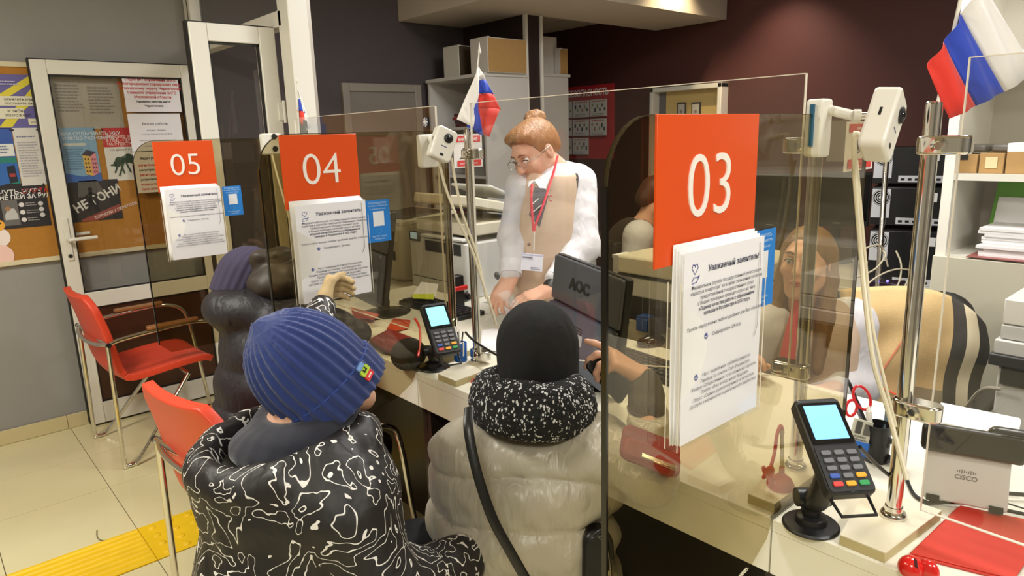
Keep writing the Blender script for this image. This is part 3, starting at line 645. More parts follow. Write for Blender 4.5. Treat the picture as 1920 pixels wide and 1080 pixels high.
# large flag on the nearest post
t = thing('table_flag', 'large tilted white blue and red flag on the nearest chrome post', 'flag', (1.264, .40, 1.579), 'small tricolour flags')
D1 = (Vector((1.264, .40, 1.57))-EYE).dot(_f)
g = lambda x, y, d=0: far(x, y, D1+d)
MB().cyl(g(1757, 200), g(1806, -24, -.01), .003, n=8).build('stick', M_white, t)
MB().ball((0, 0, 0), (.006, .006, .008), Matrix.Translation(g(1806, -26, -.01))).build('finial', M_white, t)
cloth([((g(1738, 125, -.02), g(1772, 78, -.02), g(1833, 198, .0), g(1785, 222, .0)), FLR, 0),
       ((g(1772, 78, -.02), g(1806, 24, -.02), g(1884, 172, .0), g(1833, 198, .0)), FLB, .7),
       ((g(1806, 24, -.02), g(1842, -40, -.02), g(1942, 138, .01), g(1884, 172, .0)), FLW, 1.4)], t)
# flag far behind, by the doorway
t = thing('table_flag', 'small hanging flag beside the doorway jamb, partly behind sign 04', 'flag', onx(560, 250, 1.3), 'small tricolour flags')
D2 = (Vector((1.298, 2.80, 1.571))-EYE).dot(_f); g = lambda x, y, d=0: far(x, y, D2+d)
MB().cyl((1.298, 2.80, 1.56), g(557, 156), .003, n=8).build('stick', M_white, t)
MB().ball((0, 0, 0), (.005, .005, .010), Matrix.Translation(g(557, 152))).build('finial', M_white, t)
cloth([((g(558, 168), g(561, 170), g(582, 238, .02), g(573, 248, .0)), FLW, 0), ((g(557, 185), g(563, 186), g(572, 212), g(557, 206)), FLB, 0), ((g(557, 206), g(570, 210), g(576, 246), g(560, 224)), FLR, 0), ((g(560, 224), g(575, 226), g(577, 250), g(562, 252)), (60, 66, 60), 0)], t)

# ---------------------------------------------------------------- cameras on the partition tops
def camera_body(t, c, right, up, w=.052, h=.088, dp=.030):
    M = frame(c, right, up)
    MB().rbox((0, 0, 0), (w, h, dp), .012, M, 4).build('housing', M_white, t, bevel=.005)
    f = MB().lathe([(.0135, 0), (.0135, .003), (.011, .0045)], M @ Matrix.Translation((.006, h*.20, dp/2)), 20).build('lens_ring', M_black, t)
    MB().ball((0, 0, 0), (.008, .008, .004), M @ Matrix.Translation((.006, h*.20, dp/2+.004)), 14, 6).build('lens', M_blackg, f)
    MB().rbox((0, -h*.34, dp/2), (.012, .007, .001), .003, M).build('sensor', M_black, t)
    MB().box((0, -h*.08, dp/2), (.018, .0025, .0008), M).build('marking', mat('dark_print', (60, 66, 100), .5), t)
    MB().box((-w/2, h*.05, 0), (.001, .014, .004), M).build('slot', M_black, t)
# near one
t = thing('security_camera', 'white security camera tilted on its bracket beside the 03 sign', 'camera', (1.36, .5625, 1.575), 'white counter cameras')
Yp = .5625; a = ony(1530, 244, Yp)
MB().rbox((0, 0, 0), (.040, .098, .030), .008, frame((a.x, Yp-.0035, a.z+.003), (1, 0, 0), (0, 0, 1)), 3).build('bracket', M_white, t, bevel=.004)
MB().box((a.x-.022, Yp-.002, a.z+.008), (.006, .007, .07)).build('clip', mat('teal_clip', (40, 92, 120), .4), t)
p0 = Vector((a.x+.012, Yp-.012, a.z+.034)); Dn = (p0-EYE).dot(_f); p1 = far(1600, 217, Dn-.05); p2 = far(1645, 217, Dn-.06)
MB().cyl(p0, p1, .0085, n=14).cyl(p1, p1+(p2-p1)*.3, .0105, n=14).build('arm', M_white, t); MB().cyl(p1+(p2-p1)*.28, p2, .006, n=12).build('arm_rod', M_chrome, t)
c0 = far(1655, 234, Dn-.075); uu = (far(1674, 180, Dn-.07)-far(1640, 286, Dn-.085)).normalized()
fw = (EYE-c0).normalized()*.60 + _rt*.76 + Vector((0, 0, -.15))
rr = uu.cross(fw).normalized()
camera_body(t, c0, rr, uu, .066, .108, .040)
MB().tube([far(1628, 262, Dn-.06), far(1606, 250, Dn-.03), far(1602, 262, Dn-.03), far(1603, 330, Dn), far(1614, 470, Dn+.02), far(1622, 560, Dn), far(1638, 680, Dn-.02), far(1665, 770, Dn-.02), far(1700, 900, Dn-.05)], .0042, 8, 6).build('cable', M_cable, t)
MB().tube([far(1606, 300, Dn), far(1622, 480, Dn+.02), far(1634, 600, Dn+.01), far(1660, 720, Dn), far(1680, 800, Dn)], .0028, 8, 6).build('cable', M_cable, t)
# middle one
t = thing('security_camera', 'white security camera at the right end of the 04 partition', 'camera', (1.27, 1.753, 1.57), 'white counter cameras')
Yp = 1.753; a = ony(797, 283, Yp)
MB().rbox((0, 0, 0), (.060, .098, .026), .008, frame((a.x, Yp-.012, a.z), (1, 0, 0), (0, 0, 1)), 3).build('bracket', M_white, t, bevel=.004)
Dn = (a-EYE).dot(_f); MB().cyl(far(806, 262, Dn-.02), far(832, 262, Dn-.09), .011, n=12).build('arm', M_white, t)
c0 = far(829, 271, Dn-.11); uu = (far(838, 243, Dn-.10)-far(821, 298, Dn-.11)).normalized(); fw = (EYE-c0).normalized() + _rt*.45; camera_body(t, c0, uu.cross(fw).normalized(), uu, .066, .094, .034)
MB().tube([far(822, 296, Dn-.09), far(835, 350, Dn-.06), far(858, 410, Dn-.05), far(885, 470, Dn-.02), far(905, 530, Dn), far(925, 590, Dn), far(930, 610, Dn)], .0040, 8, 6).build('cable', M_cable, t)
MB().tube([far(846, 296, Dn-.09), far(858, 360, Dn-.06), far(870, 410, Dn-.04), far(895, 480, Dn), far(912, 560, Dn)], .0040, 8, 6).build('cable', M_cable, t)
# far one, mostly behind the 04 sign
t = thing('security_camera', 'white security camera bracket half hidden behind the 04 sign', 'camera', (1.22, 2.865, 1.57), 'white counter cameras')
Yp = 2.865; a = ony(506, 270, Yp)
MB().rbox((0, 0, 0), (.085, .085, .03), .008, frame((a.x, Yp-.012, a.z), (1, 0, 0), (0, 0, 1)), 3).build('bracket', M_white, t, bevel=.004)
M = frame((a.x+.02, Yp-.028, a.z+.01), (1, 0, 0), (0, 0, 1))
MB().lathe([(.012, 0), (.010, .004)], M @ Matrix.Translation((-.01, .02, 0)), 14).lathe([(.012, 0), (.010, .004)], M @ Matrix.Translation((-.01, -.03, 0)), 14).build('lens', M_black, t)
Dn = (a-EYE).dot(_f); MB().tube([far(510, 290, Dn-.03), far(520, 330, Dn-.05), far(534, 380, Dn-.04), far(545, 420, Dn)], .004, 8, 5).build('cable', M_cable, t)
# camera warning cards hanging behind
t, p = sheet('warning_card', 'red and white camera warning card behind the nearest security camera', 'sign', (1588, 228), (1634, 316), .70, (230, 224, 218), 'camera warning cards', pins=False)
p.rect(.08, .05, .94, .22, (206, 52, 52)).rect(.1, .76, .94, .95, (206, 52, 52)).text('ВНИМАНИЕ', .5, .17, .009, (240, 230, 224), 'CENTER', bold=.0003).text('ВЕДЁТСЯ', .5, .84, .006, (240, 230, 224), 'CENTER').text('ВИДЕОНАБЛЮДЕНИЕ', .5, .92, .0045, (240, 230, 224), 'CENTER').poly([(.3, .4), (.7, .32), (.75, .48), (.4, .58)], (60, 56, 56)).line([(.25, .66), (.45, .62), (.5, .52)], .003, (60, 56, 56)); p.done()
t, p = sheet('warning_card', 'red and white camera warning card left of the middle chrome post', 'sign', (849, 252), (905, 312), 1.86, (230, 224, 218), 'camera warning cards', pins=False)
p.rect(.06, .05, .94, .24, (206, 62, 62)).rect(.1, .78, .94, .96, (206, 62, 62)).text('ВНИМАНИЕ', .5, .20, .014, (240, 230, 224), 'CENTER', bold=.0003).text('ВИДЕОНАБЛЮДЕНИЕ', .5, .9, .007, (240, 230, 224), 'CENTER').poly([(.3, .42), (.62, .32), (.72, .5), (.42, .6)], (70, 66, 66)).line([(.2, .72), (.42, .68), (.46, .56)], .004, (70, 66, 66)); p.done()

# ---------------------------------------------------------------- card terminals on their stands
def terminal(label, base, c, rgt, up, blue, tag_):
    t = thing('card_terminal', label, 'card terminal', base, 'card terminals on stands')
    b = Vector(base)
    st = MB().lathe([(.050, 0), (.050, .003), (.047, .006), (.028, .008), (.027, .020), (.024, .022)], Matrix.Translation(b), 32).build('stand_base', M_black, t)
    M = frame(c, rgt, up); n = M.to_3x3() @ Vector((0, 0, 1)); c = Vector(c)
    low = c - (M.to_3x3() @ Vector((0, .02, .03)))
    st2 = MB().tube([b+Vector((0, 0, .018)), b+Vector((0, 0, .05)), b*.5+low*.5, low], [.014, .022, .021, .018], 12, 5).build('stand_arm', M_black, t)
    j = b+Vector((0, 0, .058)); MB().cyl(j+_rt*-.030, j+_rt*.030, .017, n=16).build('pivot', M_black, st2)
    MB().rbox((0, 0, -.004), (.080, .175, .026), .010, M, 4).build('housing', mat('terminal_shell', (38, 38, 40), .42), t, bevel=.005)
    sc = MB().rbox((0, .038, .0095), (.072, .078, .003), .004, M).build('screen_bezel', M_blackg, t)
    MB().box((0, .039, .0113), (.058, .064, .0006), M).build('screen', mat('screen_%s' % tag_, blue, .3, emit=blue, estr=.85), sc, label='lit pale blue screen')
    MB().rbox((0, -.045, .0095), (.074, .078, .003), .006, M).build('key_field', mat('key_field', (30, 30, 31), .5), t)
    kg = mat('key_grey', (112, 112, 116), .5); cols = {'r': (214, 66, 62), 'y': (240, 168, 40), 'g': (46, 150, 84), 'b': (60, 90, 170)}
    lay = ['kkk', 'kkk', 'kkk', 'bky', 'ryg']
    for r_, row in enumerate(lay):
        for q, ch in enumerate(row):
            m = kg if ch == 'k' else mat('key_'+ch, cols[ch], .45)
            MB().rbox((-.0215+.0215*q, -.018-.0135*r_, .0122), (.0165, .0085, .0035), .003, M).build('key', m, t, bevel=.001)
    hd = MB().tube([M @ Vector(v) for v in ((-.030, -.078, -.016), (-.026, -.118, -.006), (.030, -.118, -.006), (.034, -.078, -.016))], .0028, 8, 1).build('hand_loop', M_black, t)
    text('OK', M @ Matrix.Translation((0, -.0845, .0092)), .006, mat('terminal_mark', (170, 170, 172), .5), t, 'marking', 'CENTER', 0)
    return t
b = onz(1520, 985, ZC)
terminal('large black card terminal with a lit screen at the near counter seam', b, far(1560, 836, 1.15), (math.sin(.90), -math.cos(.90), 0), (math.cos(.90)*.80, math.sin(.90)*.80, .60), (120, 186, 250), 'near')
b = onz(815, 690, ZC)
terminal('small looking black card terminal with a lit screen beside the 04 partition', b, far(826, 617, 2.03), (math.sin(1.3), -math.cos(1.3), 0), (math.cos(1.3)*.70, math.sin(1.3)*.70, .71), (140, 224, 240), 'far')

for nm_, (x_, y_, D_), (x2_, y2_) in (('warning_card', (1611, 228, 0), (1606, 218)), ('warning_card.001', (877, 252, 0), (879, 246))):
    o_ = bpy.data.objects[nm_]; zz_ = o_.location; D_ = (zz_-EYE).dot(_f); MB().tube([far(x_, y_+3, D_), far(x2_, y2_, D_-.02)], .001, 5).build('string', M_cable, o_)
# ---------------------------------------------------------------- red visitor chairs on chrome tube frames
def make_chair(label, loc, rz):
    t = thing('visitor_chair', label, 'chair', (0, 0, 0), 'red visitor chairs')
    def side(s):
        y = .262*s
        MB().tube([(-.20, y, .635), (-.205, y, .34), (-.21, y, .03), (-.20, y, .014), (-.17, y, .012), (-.14, y, .03), (.02, y*.9, .22), (.16, y*.80, .385)], .0105, 10, 4).build('rear_leg', M_chrome, t)
        MB().tube([(-.20, y, .635), (-.14, y, .648), (.02, y*1.02, .662), (.20, y*1.02, .668), (.30, y*1.02, .64), (.345, y, .57), (.375, y, .35), (.41, y, .012)], .0105, 10, 5).build('front_leg', M_chrome, t)
        MB().rbox((.10, y*1.02, .681), (.25, .045, .016), .018).build('armrest_pad', M_wood, t, bevel=.004)
        MB().lathe([(.016, 0), (.016, .012)], Matrix.Translation((.41, y, 0)), 12).build('foot_cap', M_black, t)
    side(1); side(-1)
    MB().cyl((-.20, -.285, .637), (-.20, .285, .637), .011, n=12).build('cross_bar', M_chrome, t)
    [MB().cyl((-.20, q_, .637), (-.20, q_+.012, .637), .0115, n=12).build('bar_cap', M_black, t) for q_ in (-.288, .276)]
    MB().tube([(-.20, -.255, .637), (-.225, -.16, .625), (-.235, 0, .62), (-.225, .16, .625), (-.20, .255, .637)], .0105, 10, 4).build('back_bow', M_chrome, t)
    MB().cyl((.16, -.215, .385), (.16, .215, .385), .010, n=10).build('seat_bar', M_chrome, t)
    # padded shell: seat running up into the back
    prof = [(.29, .425), (.24, .447), (.10, .445), (-.05, .432), (-.13, .437), (-.165, .475), (-.185, .56), (-.205, .68), (-.235, .80), (-.258, .862)]
    wid = [.20, .222, .232, .232, .228, .224, .230, .235, .226, .165]
    P = spline([Vector((a, 0, b)) for a, b in prof], 4); n = len(P); W = np.interp(np.linspace(0, 1, n), np.linspace(0, 1, 10), wid)
    vs = []; m = 10
    for i in range(n):
        for j in range(m+1):
            u = -1+2*j/m; hollow = .018*(u*u); nrm = (P[min(n-1, i+1)]-P[max(0, i-1)]).normalized(); nn = Vector((nrm.z, 0, -nrm.x)) 
            edge = 1-.06*(abs(u)**6)
            vs.append(P[i] + Vector((0, u*W[i], 0)) + nn*hollow*(1 if i > n*.45 else .4))
    mb = MB(); mb.add(vs, [(i*(m+1)+j, i*(m+1)+j+1, (i+1)*(m+1)+j+1, (i+1)*(m+1)+j) for i in range(n-1) for j in range(m)])
    k = int(n*.46)
    a = MB().add(vs[:(k+1)*(m+1)], [(i*(m+1)+j, i*(m+1)+j+1, (i+1)*(m+1)+j+1, (i+1)*(m+1)+j) for i in range(k) for j in range(m)])
    b = MB().add(vs[k*(m+1):], [(i*(m+1)+j, i*(m+1)+j+1, (i+1)*(m+1)+j+1, (i+1)*(m+1)+j) for i in range(n-1-k) for j in range(m)])
    a.build('seat', M_red, t, solid=.034, bevel=.010, seg=3); b.build('backrest', M_red, t, solid=.034, bevel=.010, seg=3)
    return t
c1 = make_chair('empty red visitor chair by the open white door', None, 0)
def place_chair(c, x, y, rz, label=None):
    c.location = (x, y, 0); c.rotation_euler = (0, 0, rz)
    if label: c['label'] = label
place_chair(c1, .81, 3.90, math.radians(3))
place_chair(copy_tree(c1), .725, 2.05, math.radians(9), 'red visitor chair behind the boy, half hidden by his patterned jacket')
place_chair(copy_tree(c1), .80, 1.37, math.radians(6), 'red armless visitor chair under the child, mostly below the picture edge')
[setattr(o, 'scale', (.78, .78, .78)) for o in bpy.data.objects if str(o.get('label', '')).startswith('red armless')]
for ch in [o for o in bpy.data.objects if o.parent and str(o.parent.get('label', '')).startswith('red armless') and (o.name.startswith('armrest') or o.name.startswith('front_leg') or o.name.startswith('foot_cap'))]: bpy.data.objects.remove(ch)
t = thing('stool', 'low dark stool under the client in the beige coat, below the picture edge', 'stool', (.93, 1.0, 0))
MB().lathe([(.17, .40), (.18, .42), (.17, .445)], Matrix.Translation((.93, 1.0, 0)), 24).build('seat', M_black, t)
for i in range(4): a_ = PI/4+PI/2*i; MB().cyl((.93+.12*math.cos(a_), 1.0+.12*math.sin(a_), .40), (.93+.17*math.cos(a_), 1.0+.17*math.sin(a_), 0), .012).build('leg', M_chrome, t)

# ---------------------------------------------------------------- screens, keyboards, mice
M_mon = mat('monitor_back', (84, 86, 93), .32)
def monitor(label, TL, TR, down, text_=None, cat='monitor', hgt=.34, base=None):
    """seen from behind: TL, TR the top corners of its back as the clients see it"""
    TL, TR = Vector(TL), Vector(TR); x = (TR-TL).normalized(); wd = (TR-TL).length; M = frame(TL, x, -Vector(down)); 
    t = thing('monitor', label, cat, base or (TL+TR)/2)
    MB().rbox((wd/2, -hgt/2, -.012), (wd, hgt, .022), .008, M, 3).build('casing', M_black, t, bevel=.003)
    MB().rbox((wd/2, -hgt*.22, .004), (wd*.985, hgt*.42, .012), .008, M, 3).build('back_upper', M_mon, t, bevel=.004)
    b = MB().rbox((wd/2, -hgt*.71, .010), (wd*.96, hgt*.54, .028), .02, M, 4).build('back_lower', mat('monitor_lower', (84, 92, 108), .35), t, bevel=.008)
    v = MB()
    for i in range(3): v.box((wd*.5, -hgt*.56-.008*i, .0245), (wd*.2, .0025, .001), M)
    v.build('vent', M_black, b)
    MB().box((wd*.55, -hgt*.66, .0243), (.05, .032, .0006), M).build('label_plate', mat('pale_label', (196, 196, 200), .5), b)
    MB().box((wd*.55, -hgt*.45, .0105), (wd*.9, .003, .003), M).build('seam', mat('silver_trim', (150, 148, 146), .3, .8), t)
    MB().box((wd/2, -hgt/2, -.0235), (wd*.96, hgt*.9, .001), M).build('screen', mat('screen_dim', (70, 84, 100), .3, emit=(120, 140, 160), estr=.35), t)
    if text_: text(text_, M @ Matrix.Translation((wd*.44, -hgt*.26, .0108)), .046, mat('logo_dark', (24, 25, 28), .3), t, 'logo', 'CENTER', .001, 1.2, 3, .002)
    cx = M @ Vector((wd/2, -hgt*.8, .02)); 
    if base is None: base = (cx.x, cx.y, ZC)
    MB().tube([cx, Vector((base[0], base[1], cx.z-.08)), Vector((base[0], base[1], ZC+.01))], [.03, .028, .03], 10, 3, flat=.5).build('stand', M_blackg, t)
    MB().lathe([(.115, 0), (.115, .006), (.10, .012), (.04, .016)], Matrix.Translation((base[0], base[1], ZC)) @ Matrix.Diagonal((1, .8, 1, 1)), 32).build('stand_base', M_blackg, t)
    return t
monitor('dark grey monitor seen from behind with a raised logo, in front of the standing clerk', far(1045, 474, 2.17), far(1176, 524, 1.80), Vector((-.10, .04, -1)), 'AOC', hgt=.33, base=tuple(onz(1128, 712, ZC)))
monitor('black monitor seen almost edge on, right of the 04 sheets', far(640, 372, 2.95), far(735, 396, 2.62), far(780, 588, 2.50)-far(735, 396, 2.62), hgt=.39, base=tuple(onz(722, 588, ZC)))
def keyboard(label, c, rz, L=.44, Wd=.14):
    t = thing('keyboard', label, 'keyboard', c); M = Matrix.Translation(c) @ Matrix.Rotation(rz, 4, 'Z')
    MB().prism(rrect(0, 0, L, Wd, .012), 0, .016, M).build('case', M_black, t, bevel=.003)
    km = bpy.data.meshes.new('key'); proto = None
    kk = MB().box((0, 0, .019), (.0155, .0155, .006)).build('key', mat('key_black', (40, 40, 42), .5), None, bevel=0); kk.parent = t
    for r_ in range(5):
        for q in range(20):
            o = kk if (r_ == 0 and q == 0) else kk.copy()
            if o is not kk: COL.objects.link(o)
            o.matrix_parent_inverse = Matrix.Translation(Vector(c)).inverted()
            o.matrix_basis = M @ Matrix.Translation((-L/2+.02+q*(L-.04)/19, -Wd/2+.025+r_*.0225, 0))
    return t
keyboard('long black keyboard lying on the counter behind the small card terminal', (1.66, 2.36, ZC+.001), math.radians(91))
keyboard('black keyboard on the counter behind the client with the raised hand', tuple(onz(1215, 690, ZC+.001)), math.radians(84))
def mouse(label, c, rz):
    t = thing('computer_mouse', label, 'mouse', c); M = Matrix.Translation(c) @ Matrix.Rotation(rz, 4, 'Z')
    MB().ball((0, 0, .010), (.055, .031, .026), M, 18, 10).build('shell', M_blackg, t); MB().box((.03, 0, .031), (.018, .005, .008), M).build('wheel', mat('wheel_grey', (70, 70, 72), .5), t, bevel=.002)
mouse('black mouse on the counter beside the white printer', tuple(onz(868, 563, ZC+.002)), .3)
mouse('black mouse on the counter left of the 03 sheets', tuple(onz(1221, 646, ZC+.002)), 2.8)
# ---------------------------------------------------------------- office machines
M_beige = mat('machine_beige', (216, 208, 186), .45); M_lgrey = mat('machine_grey', (206, 204, 198), .4); M_dgrey = mat('machine_dark', (50, 50, 52), .4)
def desk(name, label, lo, hi):
    t = thing(name, label, 'desk', ((lo[0]+hi[0])/2, (lo[1]+hi[1])/2, 0))
    MB().box2((lo[0], lo[1], hi[2]-.025), hi).build('top', M_ctop, t, bevel=.002)
    for (xx, yy) in ((lo[0], lo[1]), (hi[0]-.03, lo[1]), (lo[0], hi[1]-.03), (hi[0]-.03, hi[1]-.03)): MB().box2((xx, yy, 0), (xx+.03, yy+.03, hi[2]-.025)).build('leg', M_lgrey, t)
    return t
desk('side_desk', 'white side desk under the office printers behind the far counter', (1.90, 2.55, 0), (2.75, 4.0, .76))
# white multifunction printer with raised feeder lid
q = onz(905, 600, .76); px0, py0 = 2.02, 2.62
t = thing('printer', 'large white multifunction printer beside the standing clerk', 'printer', (px0+.22, py0+.26, .76))
MB().rbox((px0+.22, py0+.26, .90), (.44, .50, .28), .02).build('body', M_lgrey, t, bevel=.008)
MB().rbox((px0+.24, py0+.26, 1.10), (.40, .48, .06), .02).build('scanner_bed', M_beige, t, bevel=.006)
MB().box((px0+.003, py0+.20, 1.005), (.02, .30, .055)).build('output_slot', M_dgrey, t)
MB().box((px0+.012, py0+.20, 1.055), (.05, .36, .012)).build('output_ledge', M_lgrey, t, bevel=.003)
MB().box((px0-.004, py0+.44, 1.045), (.02, .085, .05), ).build('control_panel', M_dgrey, t, bevel=.002)
MB().box((px0-.0145, py0+.44, 1.048), (.001, .06, .034)).build('touch_screen', mat('screen_printer', (170, 200, 226), .3, emit=(170, 205, 235), estr=.5), t)
M = Matrix.Translation((px0+.44, py0+.26, 1.135)) @ Matrix.Rotation(math.radians(12), 4, 'Y')
MB().rbox((-.21, 0, .025), (.42, .48, .05), .02, M).build('feeder_lid', M_beige, t, bevel=.008)
MB().rbox((-.16, -.02, .075), (.22, .34, .012), .02, M @ Matrix.Rotation(math.radians(10), 4, 'Y')).build('paper_tray', M_lgrey, t, bevel=.003)
lg_ = onx(932, 517, px0-.001)
text('hp', frame((px0-.0012, lg_.y, lg_.z-.011), (0, -1, 0), (0, 0, 1)), .035, M_dgrey, t, 'logo', 'CENTER', .0006, 1, 3)
MB().lathe([(.020, 0), (.020, .0004)], frame((px0-.0006, lg_.y, lg_.z), (0, -1, 0), (0, 0, 1)), 20).build('logo_ring', mat('ring_grey', (150, 150, 152), .5), t)
MB().box((px0-.001, py0+.26, .83), (.002, .44, .003)).build('tray_seam', M_dgrey, t)
# older beige printer further left
bx, by = 2.05, 3.25
t = thing('printer', 'older beige office printer with a curved front, left of the white one', 'printer', (bx+.2, by+.22, .76))
MB().rbox((bx+.2, by+.22, .92), (.42, .46, .32), .04).build('body', M_beige, t, bevel=.02)
MB().rbox((bx+.03, by+.22, 1.01), (.10, .40, .07), .03).build('front_lip', M_beige, t, bevel=.012)
MB().box((bx-.012, by+.20, .905), (.012, .28, .05)).build('tray_opening', M_dgrey, t)
M = Matrix.Translation((bx+.2, by+.22, 1.10)) @ Matrix.Rotation(math.radians(-4), 4, 'Y')
MB().rbox((0, 0, 0), (.40, .44, .03), .02, M).build('top_lid', M_beige, t, bevel=.006)
MB().rbox((0, 0, .018), (.30, .36, .008), .02, M).build('scan_glass', M_dgrey, t)
t = thing('stapler', 'red and black stapler standing by the white printer', 'stapler', far(860, 536, 3.0))
c = onz(858, 575, ZC); MB().box((c.x, c.y, ZC+.07), (.05, .045, .14)).build('holder', M_black, t, bevel=.005); MB().rbox((c.x-.01, c.y-.02, ZC+.085), (.10, .022, .02), .008, None).build('stapler_arm', mat('bright_red', (206, 40, 36), .35), t, bevel=.004)
# white printer behind the dark monitor, seen through the 03 partition
d2 = desk('side_desk', 'white side desk with a printer behind the dark grey monitor', (2.02, 1.16, 0), (2.75, 1.77, .76))
t = thing('printer', 'flat white printer behind the dark grey monitor, through partition 03', 'printer', (2.25, 1.45, .76))
lo = (2.02, 1.18)
MB().rbox((2.24, 1.42, .855), (.44, .50, .19), .02).build('body', M_dgrey, t, bevel=.006)
MB().rbox((2.24, 1.42, .98), (.45, .51, .075), .02).build('middle', M_lgrey, t, bevel=.006)
MB().rbox((2.24, 1.42, 1.06), (.46, .52, .07), .02).build('lid', M_beige, t, bevel=.01)
MB().box((2.013, 1.42, 1.022), (.01, .50, .008)).build('seam', M_dgrey, t)
MB().box((2.016, 1.42, .80), (.02, .44, .10)).build('paper_drawer', M_beige, t, bevel=.004)
t = thing('paper_box', 'small white box beside the flat printer, left of the black partition edge', 'box', (2.1, 1.80, .76))
MB().box((2.12, 1.72, .915), (.08, .07, .31)).build('box', M_paper, t, bevel=.002); MB().box((2.12, 1.72, 1.071), (.084, .074, .012)).build('lid', M_paper, t)
# desk clutter seen under the bronze partition 03
q = onz(1213, 628, ZC)
for k, (dx, col, lb) in enumerate(((0, (60, 92, 160), 'blue ink pad box left of the 03 sheets'), (.055, (56, 52, 66), 'dark stamp box left of the 03 sheets'))):
    t = thing('stamp_box', lb, 'box', (q.x+.02, q.y-.0-dx, ZC)); MB().box((q.x+.03, q.y+.03-dx, ZC+.03), (.05, .05, .05)).build('case', mat('box_%d' % col[0], col, .4), t, bevel=.003); MB().box((q.x+.03, q.y+.03-dx, ZC+.0585), (.046, .046, .006)).build('lid', mat('boxl_%d' % col[0], tuple(int(v*.8) for v in col), .4), t)
# ---------------------------------------------------------------- near counter things
t = thing('red_folder', 'flat red folder on the near counter corner', 'folder', onz(1800, 1010, ZC))
PTS = [onz(x, y, ZC+.002) for x, y in ((1702, 1042), (1795, 952), (1935, 982))]
A, B, Cc = PTS; Dd = A+(Cc-B); Dd = A+(Cc-B)*1.25
MB().prism([(p.x, p.y) for p in (A, B, B+(Cc-B)*1.25, Dd)][::-1], ZC+.0005, ZC+.004).build('cover', mat('red_card', (190, 50, 34), .45), t, bevel=.0008)
MB().prism([(p.x*1.002+.003, p.y-.003) for p in (A, B, B+(Cc-B)*1.2, Dd)][::-1], ZC+.004, ZC+.006).build('front_cover', mat('red_card2', (196, 54, 36), .42), t, bevel=.0006)
b = onz(1708, 1064, ZC+.02)
t = thing('red_ball', 'glossy red split rubber ball beside the red folder', 'ball', (b.x, b.y, ZC))
MB().ball((b.x, b.y, ZC+.020), .0195, None, 22, 14).build('ball', mat('gloss_red', (206, 30, 26), .18, coat=.5), t)
MB().add([(p.x, p.y, p.z) for p in (far(1713, 1046, .93), far(1719, 1049, .93), far(1722, 1068, .93), far(1714, 1062, .93))], [(0, 1, 2, 3)]).build('slit', mat('slit_dark', (70, 10, 10), .6), t)
b2 = b+Vector((.009, -.021, 0)); MB().ball((b2.x, b2.y, ZC+.020), (.011, .018, .0195), None, 18, 12).build('half', mat('gloss_red', ), t)
# desk phone seen from behind
P0 = onz(1728, 930, ZC+.012); P1 = onz(1888, 962, ZC+.012); xr = (P1-P0).normalized(); up_ = Vector((0, 0, 1)); nb = xr.cross(up_)  # towards the client
wd = (P1-P0).length; lean = (up_*.86+(-nb)*-.22).normalized()
M = frame(P0, xr, (up_*.95+(_f*Vector((1, 1, 0))).normalized()*.30))
t = thing('desk_phone', 'white and black office telephone seen from behind on the near counter', 'telephone', P0)
MB().rbox((wd/2, .048, 0), (wd, .096, .012), .005, M).build('back_plate', M_lgrey, t, bevel=.003)
MB().rbox((wd/2+.005, .118, .004), (wd+.03, .052, .03), .010, M).build('black_head', mat('phone_black', (44, 42, 40), .35), t, bevel=.006)
MB().rbox((wd*.98, .128, -.004), (.075, .055, .035), .016, M, 4).build('handset', mat('phone_black2', (38, 37, 36), .28), t, bevel=.010)
MB().rbox((wd*.98, .128, .016), (.055, .030, .004), .012, M, 4).build('handset_cup', M_black, t)
for u in (.13, .87): MB().box((wd*u, .003, .004), (.022, .012, .012), M).build('foot', M_black, t)
lg = mat('phone_mark', (120, 118, 112), .5)
mb = MB()
for i, hh in enumerate((.003, .005, .008, .005, .003, .005, .008, .005, .003)): mb.box((wd*.5-.0144+.0036*i, .062+.0, .0065), (.0014, hh, .0006), M)
mb.build('logo_bars', lg, t); text('CISCO', M @ Matrix.Translation((wd*.5, .047, .0062)), .012, lg, t, 'logo', 'CENTER', .0002, 1.05, 2, .0004)
cb = M_black
def cable(label, pts, r, m, k=6):
    o = MB().tube(pts, r, 7, k).build('cable', m); return tag(o, label, 'cable')
cable('thick black cable lying over the foot of the white telephone', [onz(1738, 945, ZC+.006), onz(1775, 930, ZC+.012), onz(1830, 922, ZC+.014), onz(1925, 928, ZC+.012)], .0042, cb)
cable('second black cable under the white telephone beside the red folder', [onz(1735, 944, ZC+.005), onz(1790, 942, ZC+.008), onz(1850, 950, ZC+.010), onz(1930, 966, ZC+.008)], .0036, cb)
cable('thin black cable crossing the telephone foot', [onz(1780, 928, ZC+.016), onz(1850, 934, ZC+.015), onz(1925, 955, ZC+.010)], .0016, cb)
cable('black cable running from the near card terminal to the chrome post', [far(1612, 838, 1.17), far(1640, 868, 1.22), far(1668, 892, 1.25)], .0035, cb)
cable('black cable looped behind the foot of the nearest chrome post', [onz(1694, 880, ZC+.004), onz(1712, 925, ZC+.004), onz(1740, 943, ZC+.004)], .0038, cb)
cable('black cable from the middle terminal to the client', [far(872, 622, 2.05), far(890, 640, 2.04), far(935, 668, 1.98)], .0035, cb)
